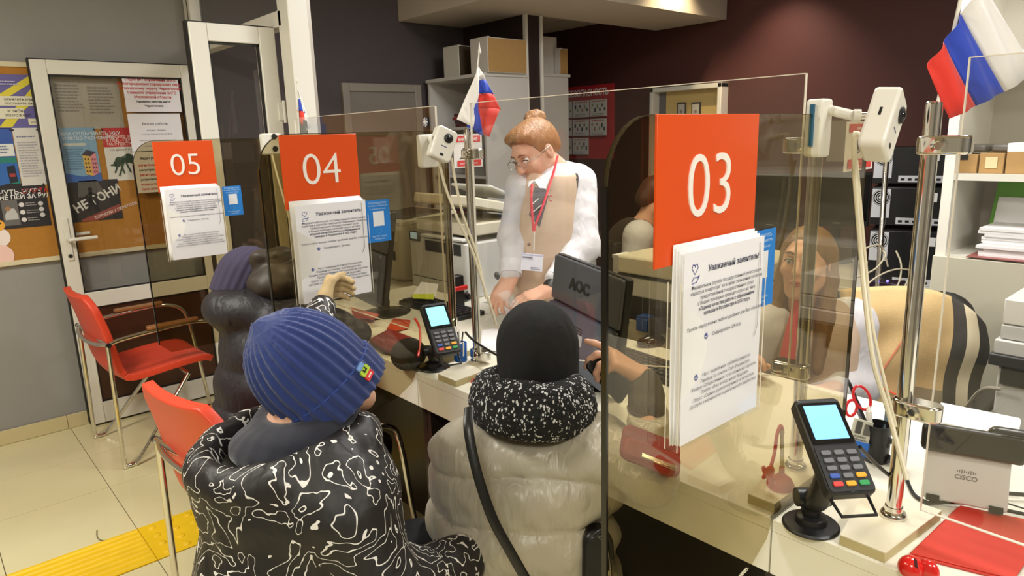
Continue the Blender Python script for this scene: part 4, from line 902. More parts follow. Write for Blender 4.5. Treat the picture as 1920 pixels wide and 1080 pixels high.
# papers heaped behind the phone
def papers(label, polys, z, n=3, group=None, m=M_paper):
    pts = [onz(x, y, z) for x, y in polys]; t = thing('paper_stack', label, 'papers', pts[0], group)
    for i in range(n):
        a = random.uniform(-.02, .02); c = sum(pts, Vector())/len(pts)
        mb = MB(); vs = [c+Matrix.Rotation(a*i, 3, 'Z') @ (p-c) for p in pts]
        mb.prism([(v.x, v.y) for v in vs], z+.0015*i, z+.0015*i+.0011).build('sheet', m, t, smooth=False)
    return t
pp = papers('white papers heaped behind the office telephone', [(1748, 790), (1768, 758), (1915, 790), (1905, 830)], ZC+.03, 4)
papers('stack of white papers under the hands of the standing clerk', [(925, 590), (955, 560), (1050, 568), (1040, 600)], ZC+.045, 4)
papers('white sheets on the counter right of the middle flag post', [(900, 655), (905, 620), (935, 616), (935, 660)], ZC+.003, 2)
papers('white paper with a yellow green strip left of the far keyboard', [(772, 556), (790, 530), (822, 534), (816, 558)], ZC+.03, 3)
ys_ = papers('yellow green sticky pad below the white paper left of the far keyboard', [(773, 560), (774, 552), (814, 552), (813, 562)], ZC+.035, 2, m=mat('lime_pad', (206, 220, 60), .6))
# pen cup with scissors, pens, card holder
q = onz(1641, 862, ZC)
t = thing('pen_cup', 'black round pen cup behind the near card terminal', 'pen cup', q)
MB().lathe([(.025, 0), (.026, .002), (.027, .085), (.0245, .085), (.0235, .006)], Matrix.Translation(q), 24).build('cup', M_black, t)
Dq = (q-EYE).dot(_f)
def pen(label, a, b, r, m, tip=None):
    t = thing('pen', label, 'pen', a, 'pens in the black cup'); MB().cyl(a, b, r, n=10).build('barrel', m, t); a, b = Vector(a), Vector(b); d = (b-a).normalized(); MB().cyl(b, b+d*.012, r*.9, r*.5, n=10).build('cap', tip or m, t)
pen('white pen in the black cup', q+Vector((-.006, .006, .01)), far(1629, 772, Dq+.005), .0065, M_white)
pen('blue pen in the black cup', q+Vector((.008, .010, .01)), far(1611, 762, Dq+.02), .005, mat('pen_blue', (44, 52, 150), .35))
pen('black pen in the black cup', q+Vector((.012, -.002, .01)), far(1592, 718, Dq+.02), .004, M_black)
pen('grey pen leaning out of the black cup', q+Vector((.006, -.012, .01)), far(1664, 765, Dq), .0045, mat('pen_grey', (90, 110, 120), .4))
t = thing('scissors', 'red handled scissors standing in the black cup', 'scissors', q)
for (c_, ang, rx, ry) in (((1616, 746), .45, .017, .028), ((1596, 765), -.2, .012, .018)):
    o = far(*c_, Dq+.01); M = frame(o, _rt, _up) @ Matrix.Rotation(ang, 4, 'Z')
    MB().tube([M @ Vector((rx*math.cos(2*PI*i/20), ry*math.sin(2*PI*i/20), 0)) for i in range(21)], .0032, 8).build('handle', mat('scissor_red', (206, 36, 44), .3), t)
MB().tube([far(1606, 770, Dq+.01), q+Vector((0, 0, .02))], .004, 6, flat=.4).build('blade', M_chrome, t)
q2 = onz(1612, 868, ZC); Dc = (q2-EYE).dot(_f)
t = thing('card_stand', 'clear stand of printed business cards beside the near card terminal', 'card holder', q2)
M = frame(far(1604, 780, Dc-.01), (far(1650, 792, Dc-.01)-far(1604, 780, Dc-.01)), (far(1604, 780, Dc-.01)-far(1592, 850, Dc-.01)))
MB().box((.02, -.035, 0), (.042, .062, .006), M).build('cards', mat('card_beige', (196, 192, 172), .5), t, bevel=.001)
pc = Pic(t, M @ Matrix.Translation((0, 0, .0032)), .042, .07); pc.rect(.12, .12, .42, .5, (72, 70, 62)).rect(.55, .16, .9, .5, (90, 88, 78)).bars(.12, .56, .9, 4, .09, (96, 94, 84)); pc.done()
MB().box((.022, -.066, .004), (.04, .03, .004), M).build('blue_card', mat('card_blue', (40, 104, 190), .4), t)
MB().box((.021, -.09, .002), (.046, .006, .02), M).build('foot', G_clear, t)
q3 = onz(1665, 870, ZC); t = thing('paper_clips', 'small heap of metal binder clips beside the black cup', 'clips', q3)
for i, (dx, dz) in enumerate(((0, .012), (.012, .035), (-.004, .055))): MB().prism([(-.010, -.006), (.010, -.006), (0, .010)], -.006, .006, Matrix.Translation((q3.x+dx*.5, q3.y-dx, ZC+dz)) @ Matrix.Rotation(1.2+i, 4, 'X')).build('clip', M_black, t, bevel=.001)
# suction foot pen with red cord, behind the 03 partition
q = onz(1464, 913, zb_); t = thing('counter_pen', 'pink suction foot pen holder with a red curled cord on the pale board', 'pen', q)
MB().lathe([(.026, 0), (.0255, .006), (.020, .018), (.010, .026), (.0055, .030), (.005, .045)], Matrix.Translation(q), 24).build('suction_foot', mat('pink_rubber', (190, 84, 84), .35), t)
Dq = (q-EYE).dot(_f)
MB().cyl(q+Vector((0, 0, .045)), far(1466, 806, Dq), .0040, n=10).build('barrel', mat('pen_clear', (196, 186, 160), .2), t)
MB().tube([far(1468, 812, Dq), far(1464, 798, Dq), far(1457, 815, Dq-.004), far(1452, 850, Dq-.006), far(1444, 880, Dq-.008), far(1440, 908, Dq-.01)], .0036, 8, 6).build('cord', mat('cord_red', (214, 52, 36), .4), t)
MB().tube([far(1440, 886, Dq-.012)+(_rt*.010*math.cos(i*.9)+_up*.012*math.sin(i*1.3)) for i in range(14)], .0030, 7, 3).build('cord_knot', mat('cord_red'), t)
# far counter: pens cup, folders
q = onz(864, 676, zb_); t = thing('pen_cup', 'small blue cup with a white figure and pens, beside the small card terminal', 'pen cup', q)
MB().lathe([(.020, 0), (.021, .002), (.022, .06), (.019, .06), (.018, .004)], Matrix.Translation(q), 20).build('cup', mat('cup_blue', (24, 96, 190), .35), t)
Dq = (q-EYE).dot(_f)
MB().tube([far(864, 644, Dq-.03), far(869, 641, Dq-.03), far(869, 668, Dq-.03)], .0025, 6).build('figure', M_paper, t)
for (x_, y_) in ((853, 612), (861, 618), (868, 622), (858, 622)): MB().cyl(q+Vector((0, 0, .02)), far(x_, y_, Dq+.01), .0026, n=7).build('pen', M_paper if x_ % 2 else M_black, t)
def flatcard(label, poly, z, rgb, name='folder', th=.004):
    pts = [onz(x, y, z) for x, y in poly]; o = MB().prism([(p.x, p.y) for p in pts], z, z+th).build(name, mat('fold_%d_%d' % rgb[:2], rgb, .45), None, bevel=.0008); return tag(o, label, name.replace('_', ' '))
flatcard('red orange folder on the counter under the far visitor arm', [(725, 618), (738, 598), (770, 602), (766, 616), (742, 622)], ZC+.004, (196, 74, 44))
flatcard('dark red document wallet on the counter under the black mitten', [(692, 642), (730, 622), (778, 640), (752, 668), (722, 662)], ZC+.004, (128, 44, 42), 'wallet', .012)
flatcard('red paper triangle lying left of the far monitor foot', [(656, 576), (712, 590), (700, 600), (664, 596)], ZC+.02, (196, 70, 54), 'red_paper', .002)
cable('red pen cord beside the black mitten', [far(778, 598, 2.3), far(786, 612, 2.25), far(788, 640, 2.2), far(784, 668, 2.15)], .004, mat('cord_red'))
cable('short red cord on the counter under the client scarf', [onz(884, 716, ZC+.004), onz(896, 708, ZC+.004), onz(910, 715, ZC+.004)], .003, mat('cord_red'))
# red document wallet with a metal clip under the client's elbow
q = onz(1215, 850, ZC); t = thing('document_wallet', 'dark red wallet with a metal clip lying against the elbow of the beige coat', 'wallet', q)
A = onz(1268, 868, ZC+.02); Bq = onz(1190, 838, ZC+.02); xr = (A-Bq).normalized(); M = frame(far(1218, 856, 1.372), (_rt*.93-_up*.36), (_up*.62+_f*.75+_rt*.25))
MB().rbox((0, .015, 0), (.125, .085, .014), .018, M, 4).build('flap', mat('wallet_red', (136, 46, 38), .6, bump=.1, bscale=300), t, bevel=.005)
MB().rbox((.0, -.010, .012), (.12, .05, .016), .015, M, 4).build('pocket', mat('wallet_red2', (150, 58, 46), .6), t, bevel=.006)
MB().box((.012, -.022, .022), (.075, .012, .005), M).build('metal_clip', M_chrome, t, bevel=.002)

# ---------------------------------------------------------------- behind the staff: cupboards, boxes, poster, hatch
M_cab = mat('cabinet_grey', (204, 200, 194), .5); M_card = mat('cardboard', (176, 138, 84), .75, noise=.1, nscale=30); M_boxw = mat('white_carton', (206, 200, 190), .6)
t = thing('shelf_unit', 'open white shelf unit with dark red folders against the grey wall', 'shelf', (3.26, 4.05, 0))
x0, x1, y0, y1, zt = 3.06, 3.455, 3.70, 4.36, 1.945
for yy in (y0, y1-.02): MB().box2((x0, yy, 0), (x1, yy+.02, zt)).build('side_panel', M_cab, t)
MB().box2((x0-.01, y0-.01, zt), (x1, y1+.01, zt+.022)).build('top', M_cab, t)
MB().box2((x1-.01, y0+.02, 0), (x1-.003, y1-.02, zt)).build('back_panel', mat('cabinet_back', (170, 164, 156), .6), t)
for z in (1.62, 1.28, .95, .6): MB().box2((x0+.01, y0+.02, z-.02), (x1-.012, y1-.02, z)).build('shelf_board', M_cab, t)
fm = [mat('folder_wine', (94, 40, 44), .5), mat('folder_dark', (72, 50, 54), .5), mat('folder_red', (140, 40, 44), .5)]
k = 0
for (z, ya, n, flat) in ((1.62, 3.80, 4, True), (.95, 3.86, 5, True)):
    for i in range(n):
        o = MB().box((x0+.17, ya+.15+random.uniform(-.02, .02), z+.012+i*.024), (.28, .30-.03*(i % 2), .022)).build('folder', fm[(i+k) % 3], None, bevel=.003)
        tag(o, '%s folder, number %s from the bottom of the %s shelf stack' % (['wine red', 'dark brown', 'bright red'][(i+k) % 3], ['one', 'two', 'three', 'four', 'five'][i], 'upper' if z > 1.5 else 'lower'), 'folder', 'folders stacked in the shelf unit')
    k += 1
o = tag(MB().box2((x0+.02, 3.76, 1.28), (x0+.06, 3.95, 1.50)).build('grey_binder', mat('binder_grey', (130, 128, 128), .5), None, bevel=.003), 'grey binder upright on the middle shelf of the open unit', 'binder')
def carton(label, lo, hi, m1, m2):
    t = thing('storage_box', label, 'box', ((lo[0]+hi[0])/2, (lo[1]+hi[1])/2, lo[2])); MB().box2(lo, hi).build('carton', m1, t, bevel=.003)
    MB().box2((lo[0]+.004, lo[1]-.002, lo[2]+.004), (hi[0]-.004, lo[1]+.001, hi[2]-.006)).build('side_face', m2, t); MB().box2((lo[0]+.002, lo[1]-.001, hi[2]-.03), (lo[0]+.02, hi[1], hi[2]+.003)).build('flap', m1, t)
    return t
zt += .022
a = onx(833, 150, 3.09); b = onx(862, 146, 3.09); carton('white box with a dark side, leftmost on top of the open shelf unit', (3.09, b.y, zt), (3.30, a.y, zt+.21), M_boxw, mat('dark_card', (72, 58, 40), .7))
a = onx(882, 146, 3.07); b = onx(916, 142, 3.07); carton('white and brown cardboard box on top of the open shelf unit, nearest the column', (3.07, b.y, zt), (3.42, a.y-.01, zt+.225), M_boxw, M_card)
t = thing('cupboard', 'tall flat grey cupboard just right of the dark column', 'cupboard', (3.9, 4.1, 0))
MB().box2((3.64, 3.92, 0), (4.10, 4.5, 1.985)).build('carcass', M_cab, t); MB().box2((3.635, 3.91, 1.985), (4.115, 4.5, 2.005)).build('top', M_cab, t)
MB().box2((3.632, 3.95, .1), (3.64, 4.48, 1.97)).build('door', mat('cabinet_door', (196, 192, 186), .5), t)
carton('tall white carton on top of the grey cupboard right of the column', (3.66, 4.0, 2.005), (4.06, 4.40, 2.29), M_boxw, M_boxw)
carton('small white and brown carton beside the tall one on the grey cupboard', (4.02, 3.93, 2.005), (4.11, 3.99, 2.20), M_boxw, M_card)
t, p = sheet('safety_poster', 'red fire safety poster with small picture panels on the dark red wall', 'poster', (985, 172), (1152, 298), None, (190, 44, 52), pins=False, axes=BACKF, X=XB-.002)
p.text('ПОЖАРНАЯ БЕЗОПАСНОСТЬ', .94, .138, .080, (246, 240, 236), 'RIGHT', bold=.003, sx=.76)
for i in range(5):
    for j in range(3):
        if j == 2 and i == 4: continue
        u = .02+i*.195; v = .20+j*.255
        p.rect(u, v, u+.175, v+.225, (216, 212, 206)).bars(u+.02, v+.015, u+.16, 1, .04, (190, 110, 100), seed=i+j*7).bars(u+.02, v+.185, u+.15, 2, .02, (130, 126, 120), seed=i*3+j)
        r = random.Random(i*9+j)
        for q in range(6): c = r.choice([(70, 66, 70), (110, 90, 80), (150, 160, 110), (60, 64, 70), (170, 120, 110)]); uu = u+.02+.025*(q % 6)+.0; vv = v+.06+.05*(q % 2); p.rect(uu, vv, uu+.016, vv+.03+.03*r.random(), c)
p.done()
# hatch in the back wall with a white frame and two framed portraits on the cream wall beyond
a = onx(1218, 166, XB-.10); b = onx(1353, 155, XB-.10); zt_ = a.z; yl, yr = a.y, b.y
wn = struct(MB().box2((XB-.004, yr, .9), (XB-.001, yl, zt_)).build('window_1', mat('cream_wall', (206, 176, 108), .7)))
for (lo, hi) in (((XB-.10, yl-.035, .9), (XB, yl, zt_)), ((XB-.10, yr, .9), (XB, yr+.035, zt_)), ((XB-.10, yr, zt_-.035), (XB, yl, zt_))): MB().box2(lo, hi).build('window_frame', M_white, wn, bevel=.003)
MB().box2((XB-.012, yl-.10, .9), (XB-.004, yl-.035, zt_-.035)).build('curtain', mat('grey_curtain', (96, 92, 96), .8), wn)
for (xa, lb) in ((1278, 'framed pale portrait on the cream wall in the hatch, left of the other'), (1305, 'dark framed portrait on the cream wall in the hatch, right of the other')):
    c = onx(xa, 212, XB-.012); t = thing('framed_portrait', lb, 'picture', c); M = frame(c, *BACKF)
    MB().rbox((0, 0, 0), (.085, .17, .012), .003, M).build('frame', mat('dark_frame', (52, 44, 40), .4), t, bevel=.002); MB().box((0, 0, .0065), (.065, .145, .001), M).build('picture', mat('portrait_paper', (196, 190, 178), .5), t)
    pp_ = Pic(t, M @ Matrix.Translation((-.0325, .0725, .007)), .065, .145); pp_.disc(.5, .42, .014, (150, 128, 112)).poly([(.2, .9), (.35, .58), (.65, .58), (.8, .9)], (76, 76, 86)); pp_.done()
# back desk with screens and the tower of computers
desk('back_desk', 'grey back desk under the tower of black computers', (3.55, 1.05, 0), (4.35, 3.2, .74))
for (a, b, lb) in (((1512, 372), (1632, 378), 'black flat screen behind the seated clerk on the back desk, under the grey rectangle'), ((1395, 352), (1500, 362), 'black flat screen on the back desk, left of the dark screen behind the seated clerk')):
    A = far(*a, 4.2); Bq = far(*b, 4.05); A.z = Bq.z = 1.28; x = (Bq-A).normalized(); M = frame(A, x, (0, 0, 1)); wd = (Bq-A).length
    t = thing('screen', lb, 'monitor', (A.x, A.y, .74)); MB().rbox((wd/2, -.16, 0), (wd, .32, .03), .01, M).build('casing', M_black, t, bevel=.004); MB().box((wd/2, -.15, .0155), (wd*.93, .27, .001), M).build('panel', M_blackg, t)
    c = M @ Vector((wd/2, -.3, -.02)); MB().cyl((c.x, c.y, .745), c, .03, n=12).build('stand', M_black, t); MB().lathe([(.11, 0), (.10, .012)], Matrix.Translation((c.x, c.y, .74)), 20).build('foot', M_black, t)
    MB().box((wd*.5, -.302, .016), (.04, .006, .001), M).build('marking', mat('pale_mark', (150, 148, 146), .5), t)
rackx = 3.62
def tower(label, tl, br, D, psu=True):
    A = far(*tl, D); Bq = far(*br, D); h_ = A.z-Bq.z; wd = .34; M = frame(A, (.25, -.97, 0), (0, 0, 1)); t = thing('computer', label, 'computer', (A.x, A.y, Bq.z), 'black computers in a tower')
    MB().box((wd/2, -h_/2, -.16), (wd, h_-.006, .32), M).build('case', M_black, t, bevel=.003)
    g_ = mat('psu_grey', (206, 206, 210), .45); ph = min(.15, h_*.9)
    MB().box((.045, -ph/2-.01, .001), (.085, ph, .004), M).build('power_plate', g_, t)
    f = MB()
    for r_ in (.038, .028, .018): f.tube([M @ Vector((.045+r_*math.cos(2*PI*i/20), -.055+r_*math.sin(2*PI*i/20), .005)) for i in range(21)], .0022, 5)
    f.build('fan_grille', mat('fan_pale', (206, 206, 208), .4), t); MB().lathe([(.042, .0), (.042, .0006)], M @ Matrix.Translation((.045, -.055, .003)), 20).build('fan_opening', M_blackg, t); MB().lathe([(.011, 0), (.011, .001)], M @ Matrix.Translation((.045, -.055, .006)), 14).build('fan_hub', mat('fan_pale'), t)
    MB().box((.22, -h_+.028, .001), (.20, .034, .004), M).build('port_plate', g_, t); pm = MB()
    for i in range(6): pm.box((.14+i*.032, -h_+.026, .0035), (.018, .012, .001), M)
    pm.build('port', M_black, t); MB().box((wd-.06, -.05, .002), (.03, .045, .001), M).build('label_plate', M_paper, t)
    return t
tower('topmost black computer of the tower left of the shelf unit', (1641, 276), (1641, 346), 3.62)
tower('second black computer from the top of the tower', (1636, 350), (1636, 424), 3.60)
tower('lowest black computer of the tower standing on the back desk', (1632, 430), (1632, 536), 3.58)
t = thing('chrome_post', 'thin chrome post standing before the tower of computers', 'post', far(1648, 545, 3.35), 'chrome posts on the counter')
MB().cyl(far(1645, 548, 3.4), far(1664, 272, 3.4), .013, n=16).build('tube', M_chrome, t); MB().lathe([(.025, 0), (.025, .006), (.016, .01)], Matrix.Translation(far(1645, 548, 3.4)), 18).build('foot_flange', M_chrome, t)
random.seed(3)
wc = [((1608, 575), (1630, 530), (1680, 505), (1735, 512)), ((1640, 560), (1680, 540), (1690, 500), (1680, 470)), ((1605, 520), (1640, 505), (1660, 480), (1655, 470)), ((1690, 560), (1700, 530), (1715, 520), (1735, 530)), ((1612, 470), (1640, 460), (1655, 465), (1665, 500)), ((1660, 555), (1700, 548), (1720, 535), (1730, 560))]
for i, pts in enumerate(wc): cable(['white cable looping lowest in front of the computer tower', 'white cable hanging from the middle black computer', 'white cable arching beside the thin chrome post', 'short white cable at the right foot of the computer tower', 'white cable crossing behind the thin chrome post', 'white cable lying along the back desk edge'][i], [far(x, y, 3.3+.02*j+.01*i) for j, (x, y) in enumerate(pts)], .0042, M_cable)['group'] = 'white cables before the tower'
q = far(1660, 532, 3.42); t = thing('router', 'small dark box with a blue light under the computer tower', 'router', q); MB().rbox((q.x, q.y, q.z), (.10, .16, .03), .01).build('case', mat('router_dark', (44, 26, 40), .4), t, bevel=.003); MB().ball((0, 0, 0), .006, Matrix.Translation(far(1664, 527, 3.32))).build('light', mat('blue_led', (90, 90, 255), .3, emit=(90, 80, 255), estr=6), t)
# tall white shelf unit at the right
t = thing('shelf_unit', 'tall white shelf unit at the right with boxes and papers', 'shelf', (3.2, .2, 0))
X0, X1 = 3.0, 3.42; yl = onx(1788, 330, X0).y; y_r = -1.0
MB().box2((X0, yl, 0), (X1, yl+.035, 2.3)).build('side_panel', M_whitew, t); MB().box2((X0, y_r, 0), (X1, y_r+.03, 2.3)).build('side_panel', M_whitew, t)
MB().box2((X1-.012, y_r+.03, 0), (X1-.002, yl, 2.3)).build('back_panel', mat('shelf_back', (206, 200, 186), .6), t)
for z in (2.28, 1.79, 1.36, 1.05): MB().box2((X0+.005, y_r+.03, z-.025), (X1-.012, yl, z)).build('shelf_board', M_whitew, t)
MB().box2((X0-.018, y_r, .05), (X0, yl+.037, 1.045)).build('door', mat('shelf_door', (200, 194, 174), .45), t, bevel=.003)
zs = 1.36
for i, (pa, pb, hh, lb) in enumerate(((1782, 1830, .07, 'small cardboard box with a dark lid clip, leftmost on the right shelf'), (1834, 1880, .075, 'small cardboard box with a cream label on the right shelf'), (1884, 1935, .08, 'small cardboard box under a white one at the shelf edge'))):
    ya = onx(pa, 322, X0+.04).y; yb = onx(pb, 322, X0+.04).y; tt = thing('small_box', lb, 'box', (X0+.1, (ya+yb)/2, zs)); MB().box2((X0+.04, yb, zs), (X0+.22, ya, zs+hh)).build('carton', M_card, tt, bevel=.002)
    if i == 1: MB().box2((X0+.038, yb+.02, zs+.02), (X0+.04, ya-.02, zs+.06)).build('label_plate', mat('cream_label', (220, 206, 160), .6), tt)
    if i == 0: MB().box2((X0+.037, yb+.03, zs+.05), (X0+.05, yb+.055, zs+hh+.008)).build('clip', M_black, tt)
    if i == 2: MB().box2((X0+.04, yb, zs+hh), (X0+.2, ya, zs+hh+.03)).build('lid', M_paper, tt)
for (ya, yb, lb) in ((onx(1800, 300, X0+.1).y, onx(1850, 300, X0+.1).y, 'grey hole punch lying on the small boxes'), (onx(1858, 300, X0+.1).y, onx(1905, 300, X0+.1).y, 'dark grey clamp lying on the small boxes at the shelf edge')):
    o = MB().prism([(X0+.06, yb), (X0+.18, yb-.01), (X0+.20, ya-.02), (X0+.08, ya)], zs+.078, zs+.105).build('office_tool', mat('tool_grey', (104, 100, 94), .4), None, bevel=.008); tag(o, lb, 'tool')
ya = onx(1845, 440, X0+.06).y
t = thing('paper_pile', 'thick pile of white papers on the lower shelf at the right', 'papers', (X0+.2, ya-.2, 1.05))
for i in range(10): MB().box((X0+.19+random.uniform(-.01, .01), ya-.18+random.uniform(-.015, .015), 1.056+i*.011), (.34, .36, .0105)).build('paper_block', M_paper, t)
t = thing('green_folder', 'bright green folder leaning behind the papers on the right shelf', 'folder', (X0+.25, ya-.2, 1.2)); M = Matrix.Translation((X0+.26, ya-.17, 1.225)) @ Matrix.Rotation(math.radians(20), 4, 'Y')
MB().box((0, 0, 0), (.006, .40, .19), M).build('cover', mat('folder_green', (90, 160, 40), .45), t, bevel=.002); MB().box((-.006, .0, -.035), (.003, .37, .13), M).build('paper_sheet', M_paper, t); MB().box((.02, -.03, .04), (.006, .42, .19), M).build('back_cover', mat('folder_greyred', (150, 140, 134), .5), t)
t = thing('paper_tray', 'wine red tray under the papers on the right shelf', 'tray', (X0+.2, ya-.2, 1.05)); MB().box((X0+.16, ya-.18, 1.0525), (.36, .42, .004)).build('tray', mat('tray_red', (150, 84, 80), .5), t, bevel=.001)
# copier at the right edge
q = far(1900, 640, 2.0); M = frame(far(1884, 560, 2.0), (0, -1, 0), (0, 0, 1)); t = thing('copier', 'white office copier with a dark band, cut by the right picture edge', 'copier', (q.x, q.y, .5))
for (z0_, z1_, w0, m, nm) in ((0, -.075, .0, M_whitew, 'lid'), (-.077, -.12, .0, M_lgrey, 'scanner'), (-.122, -.165, .01, M_lgrey, 'panel'), (-.165, -.20, .018, M_dgrey, 'dark_band'), (-.20, -1.06, -.005, M_lgrey, 'body')):
    MB().box2((-w0, z1_, -.45), (.5, z0_, .0+w0), M).build(nm, m, t, bevel=.004)
MB().box2((.015, -.255, -.01), (.4, -.2, .008), M).build('output_slot', M_dgrey, t)
cable('grey cable from the copier behind the papers', [far(1878, 730, 2.0), far(1850, 728, 2.05), far(1830, 740, 2.1), far(1810, 768, 2.15)], .006, mat('cable_grey', (150, 144, 132), .5))
o = tag(MB().box2((XB-.003, onx(1587, 266, XB).y, onx(1570, 303, XB).z), (XB-.0005, onx(1552, 266, XB).y, onx(1570, 226, XB).z)).build('grey_rectangle', mat('grey_rectangle_tone', (130, 122, 116), .6)), 'grey rectangle on the dark red wall behind the nearest security camera', 'paper');  # flat grey rectangle set on the back wall

# office chair with a beige blanket over its back
t = thing('office_chair', 'black office chair behind the seated clerk, draped with a blanket', 'chair', (2.45, .78, 0))
rr = Vector((.42, -.907, 0)); C0 = far(1703, 655, 2.45); M = frame(C0, rr, (.12, .05, 1))
MB().rbox((0, -.02, -.045), (.41, .46, .05), .10, M, 5).build('backrest', M_black, t, bevel=.015)
MB().prism(rrect(C0.x-.22, C0.y+.02, .46, .46, .08, 4), .47, .54).build('seat', M_black, t, bevel=.015)
MB().cyl((C0.x-.22, C0.y, .08), (C0.x-.22, C0.y, .47), .028).build('gas_column', M_chrome, t); mb = MB()
for i in range(5): a = 2*PI*i/5; mb.tube([(C0.x-.22, C0.y, .10), (C0.x-.22+.28*math.cos(a), C0.y+.28*math.sin(a), .06)], .02, 8)
mb.build('star_base', M_black, t)
for s in (-1, 1): MB().rbox((C0.x-.22, C0.y-.02+s*.27, .70), (.26, .05, .03), .02).tube([(C0.x-.2, C0.y-.02+s*.27, .69), (C0.x-.2, C0.y-.02+s*.24, .50)], .014, 8).build('armrest', M_black, t, bevel=.006)
MB().rbox((.04, -.19, .09), (.20, .05, .05), .022, M).build('armrest', M_black, t, bevel=.01)
bt = thing('blanket', 'beige plaid blanket with dark stripes draped over the office chair back', 'blanket', C0)
n, m = 26, 22; vs = []; fcs = [[] for _ in range(5)]
for i in range(n+1):
    for j in range(m+1):
        u = -1+2*j/m; v = i/n; ww = .232
        top = .225-.10*max(0, u+.1)**2.2*1.0-.03*max(0, -u)**2
        x = ww*math.copysign(abs(u)**.92, u); y = top-(top+.20)*v + .0
        zz = .02+.05*math.sin(min(1, v*3)*PI/2) - .075*abs(u)**3 + .008*math.sin(9*u+5*v) + .006*math.sin(14*v+3*u)
        vs.append(M @ Vector((x+.01*math.sin(6*v), y, zz)))
for i in range(n):
    for j in range(m):
        u = (j+.5)/m; f_ = (i*(m+1)+j, (i+1)*(m+1)+j, (i+1)*(m+1)+j+1, i*(m+1)+j+1); sh = u + .20*max(0, .35-i/n)*0
        k = 0 if u < .72 else 1 if u < .82 else 2 if u < .92 else 3
        if k == 0 and .78 < (i/n) < .9 and u > .5: k = 4
        fcs[k].append(f_)
bm_ = [mat('blanket_beige', (206, 176, 124), .9, noise=.08, nscale=20, bump=.3, bscale=260), mat('blanket_dark', (62, 58, 54), .9), mat('blanket_cream', (222, 208, 176), .9), mat('blanket_black', (36, 35, 36), .9), mat('blanket_grey', (150, 134, 104), .9)]
mb = MB(); mb.v = [tuple(v) for v in vs]
for k in range(5):
    for f_ in fcs[k]: mb.f.append(list(f_)); mb.mi.append(k)
mb.build('cloth', bm_, bt, solid=.006)
MB().tube([M @ Vector(v) for v in ((-.12, -.115, .085), (-.02, -.155, .085), (.10, -.19, .07))], .006, 6, 6, flat=.4).build('red_hem', mat('hem_red', (222, 70, 40), .7), bt)
MB().tube([M @ Vector(v) for v in ((.0, .10, .082), (-.04, .02, .085), (-.10, -.10, .085))], .005, 6, 6, flat=.3).build('red_line', mat('line_red', (196, 112, 84), .8), bt)

t = copy_tree(bpy.data.objects['stool']); q_ = far(1236, 374, 3.75); t.location = (q_.x-.08, q_.y+.08, 0); t['label'] = 'low dark stool under the clerk far behind sign 03'
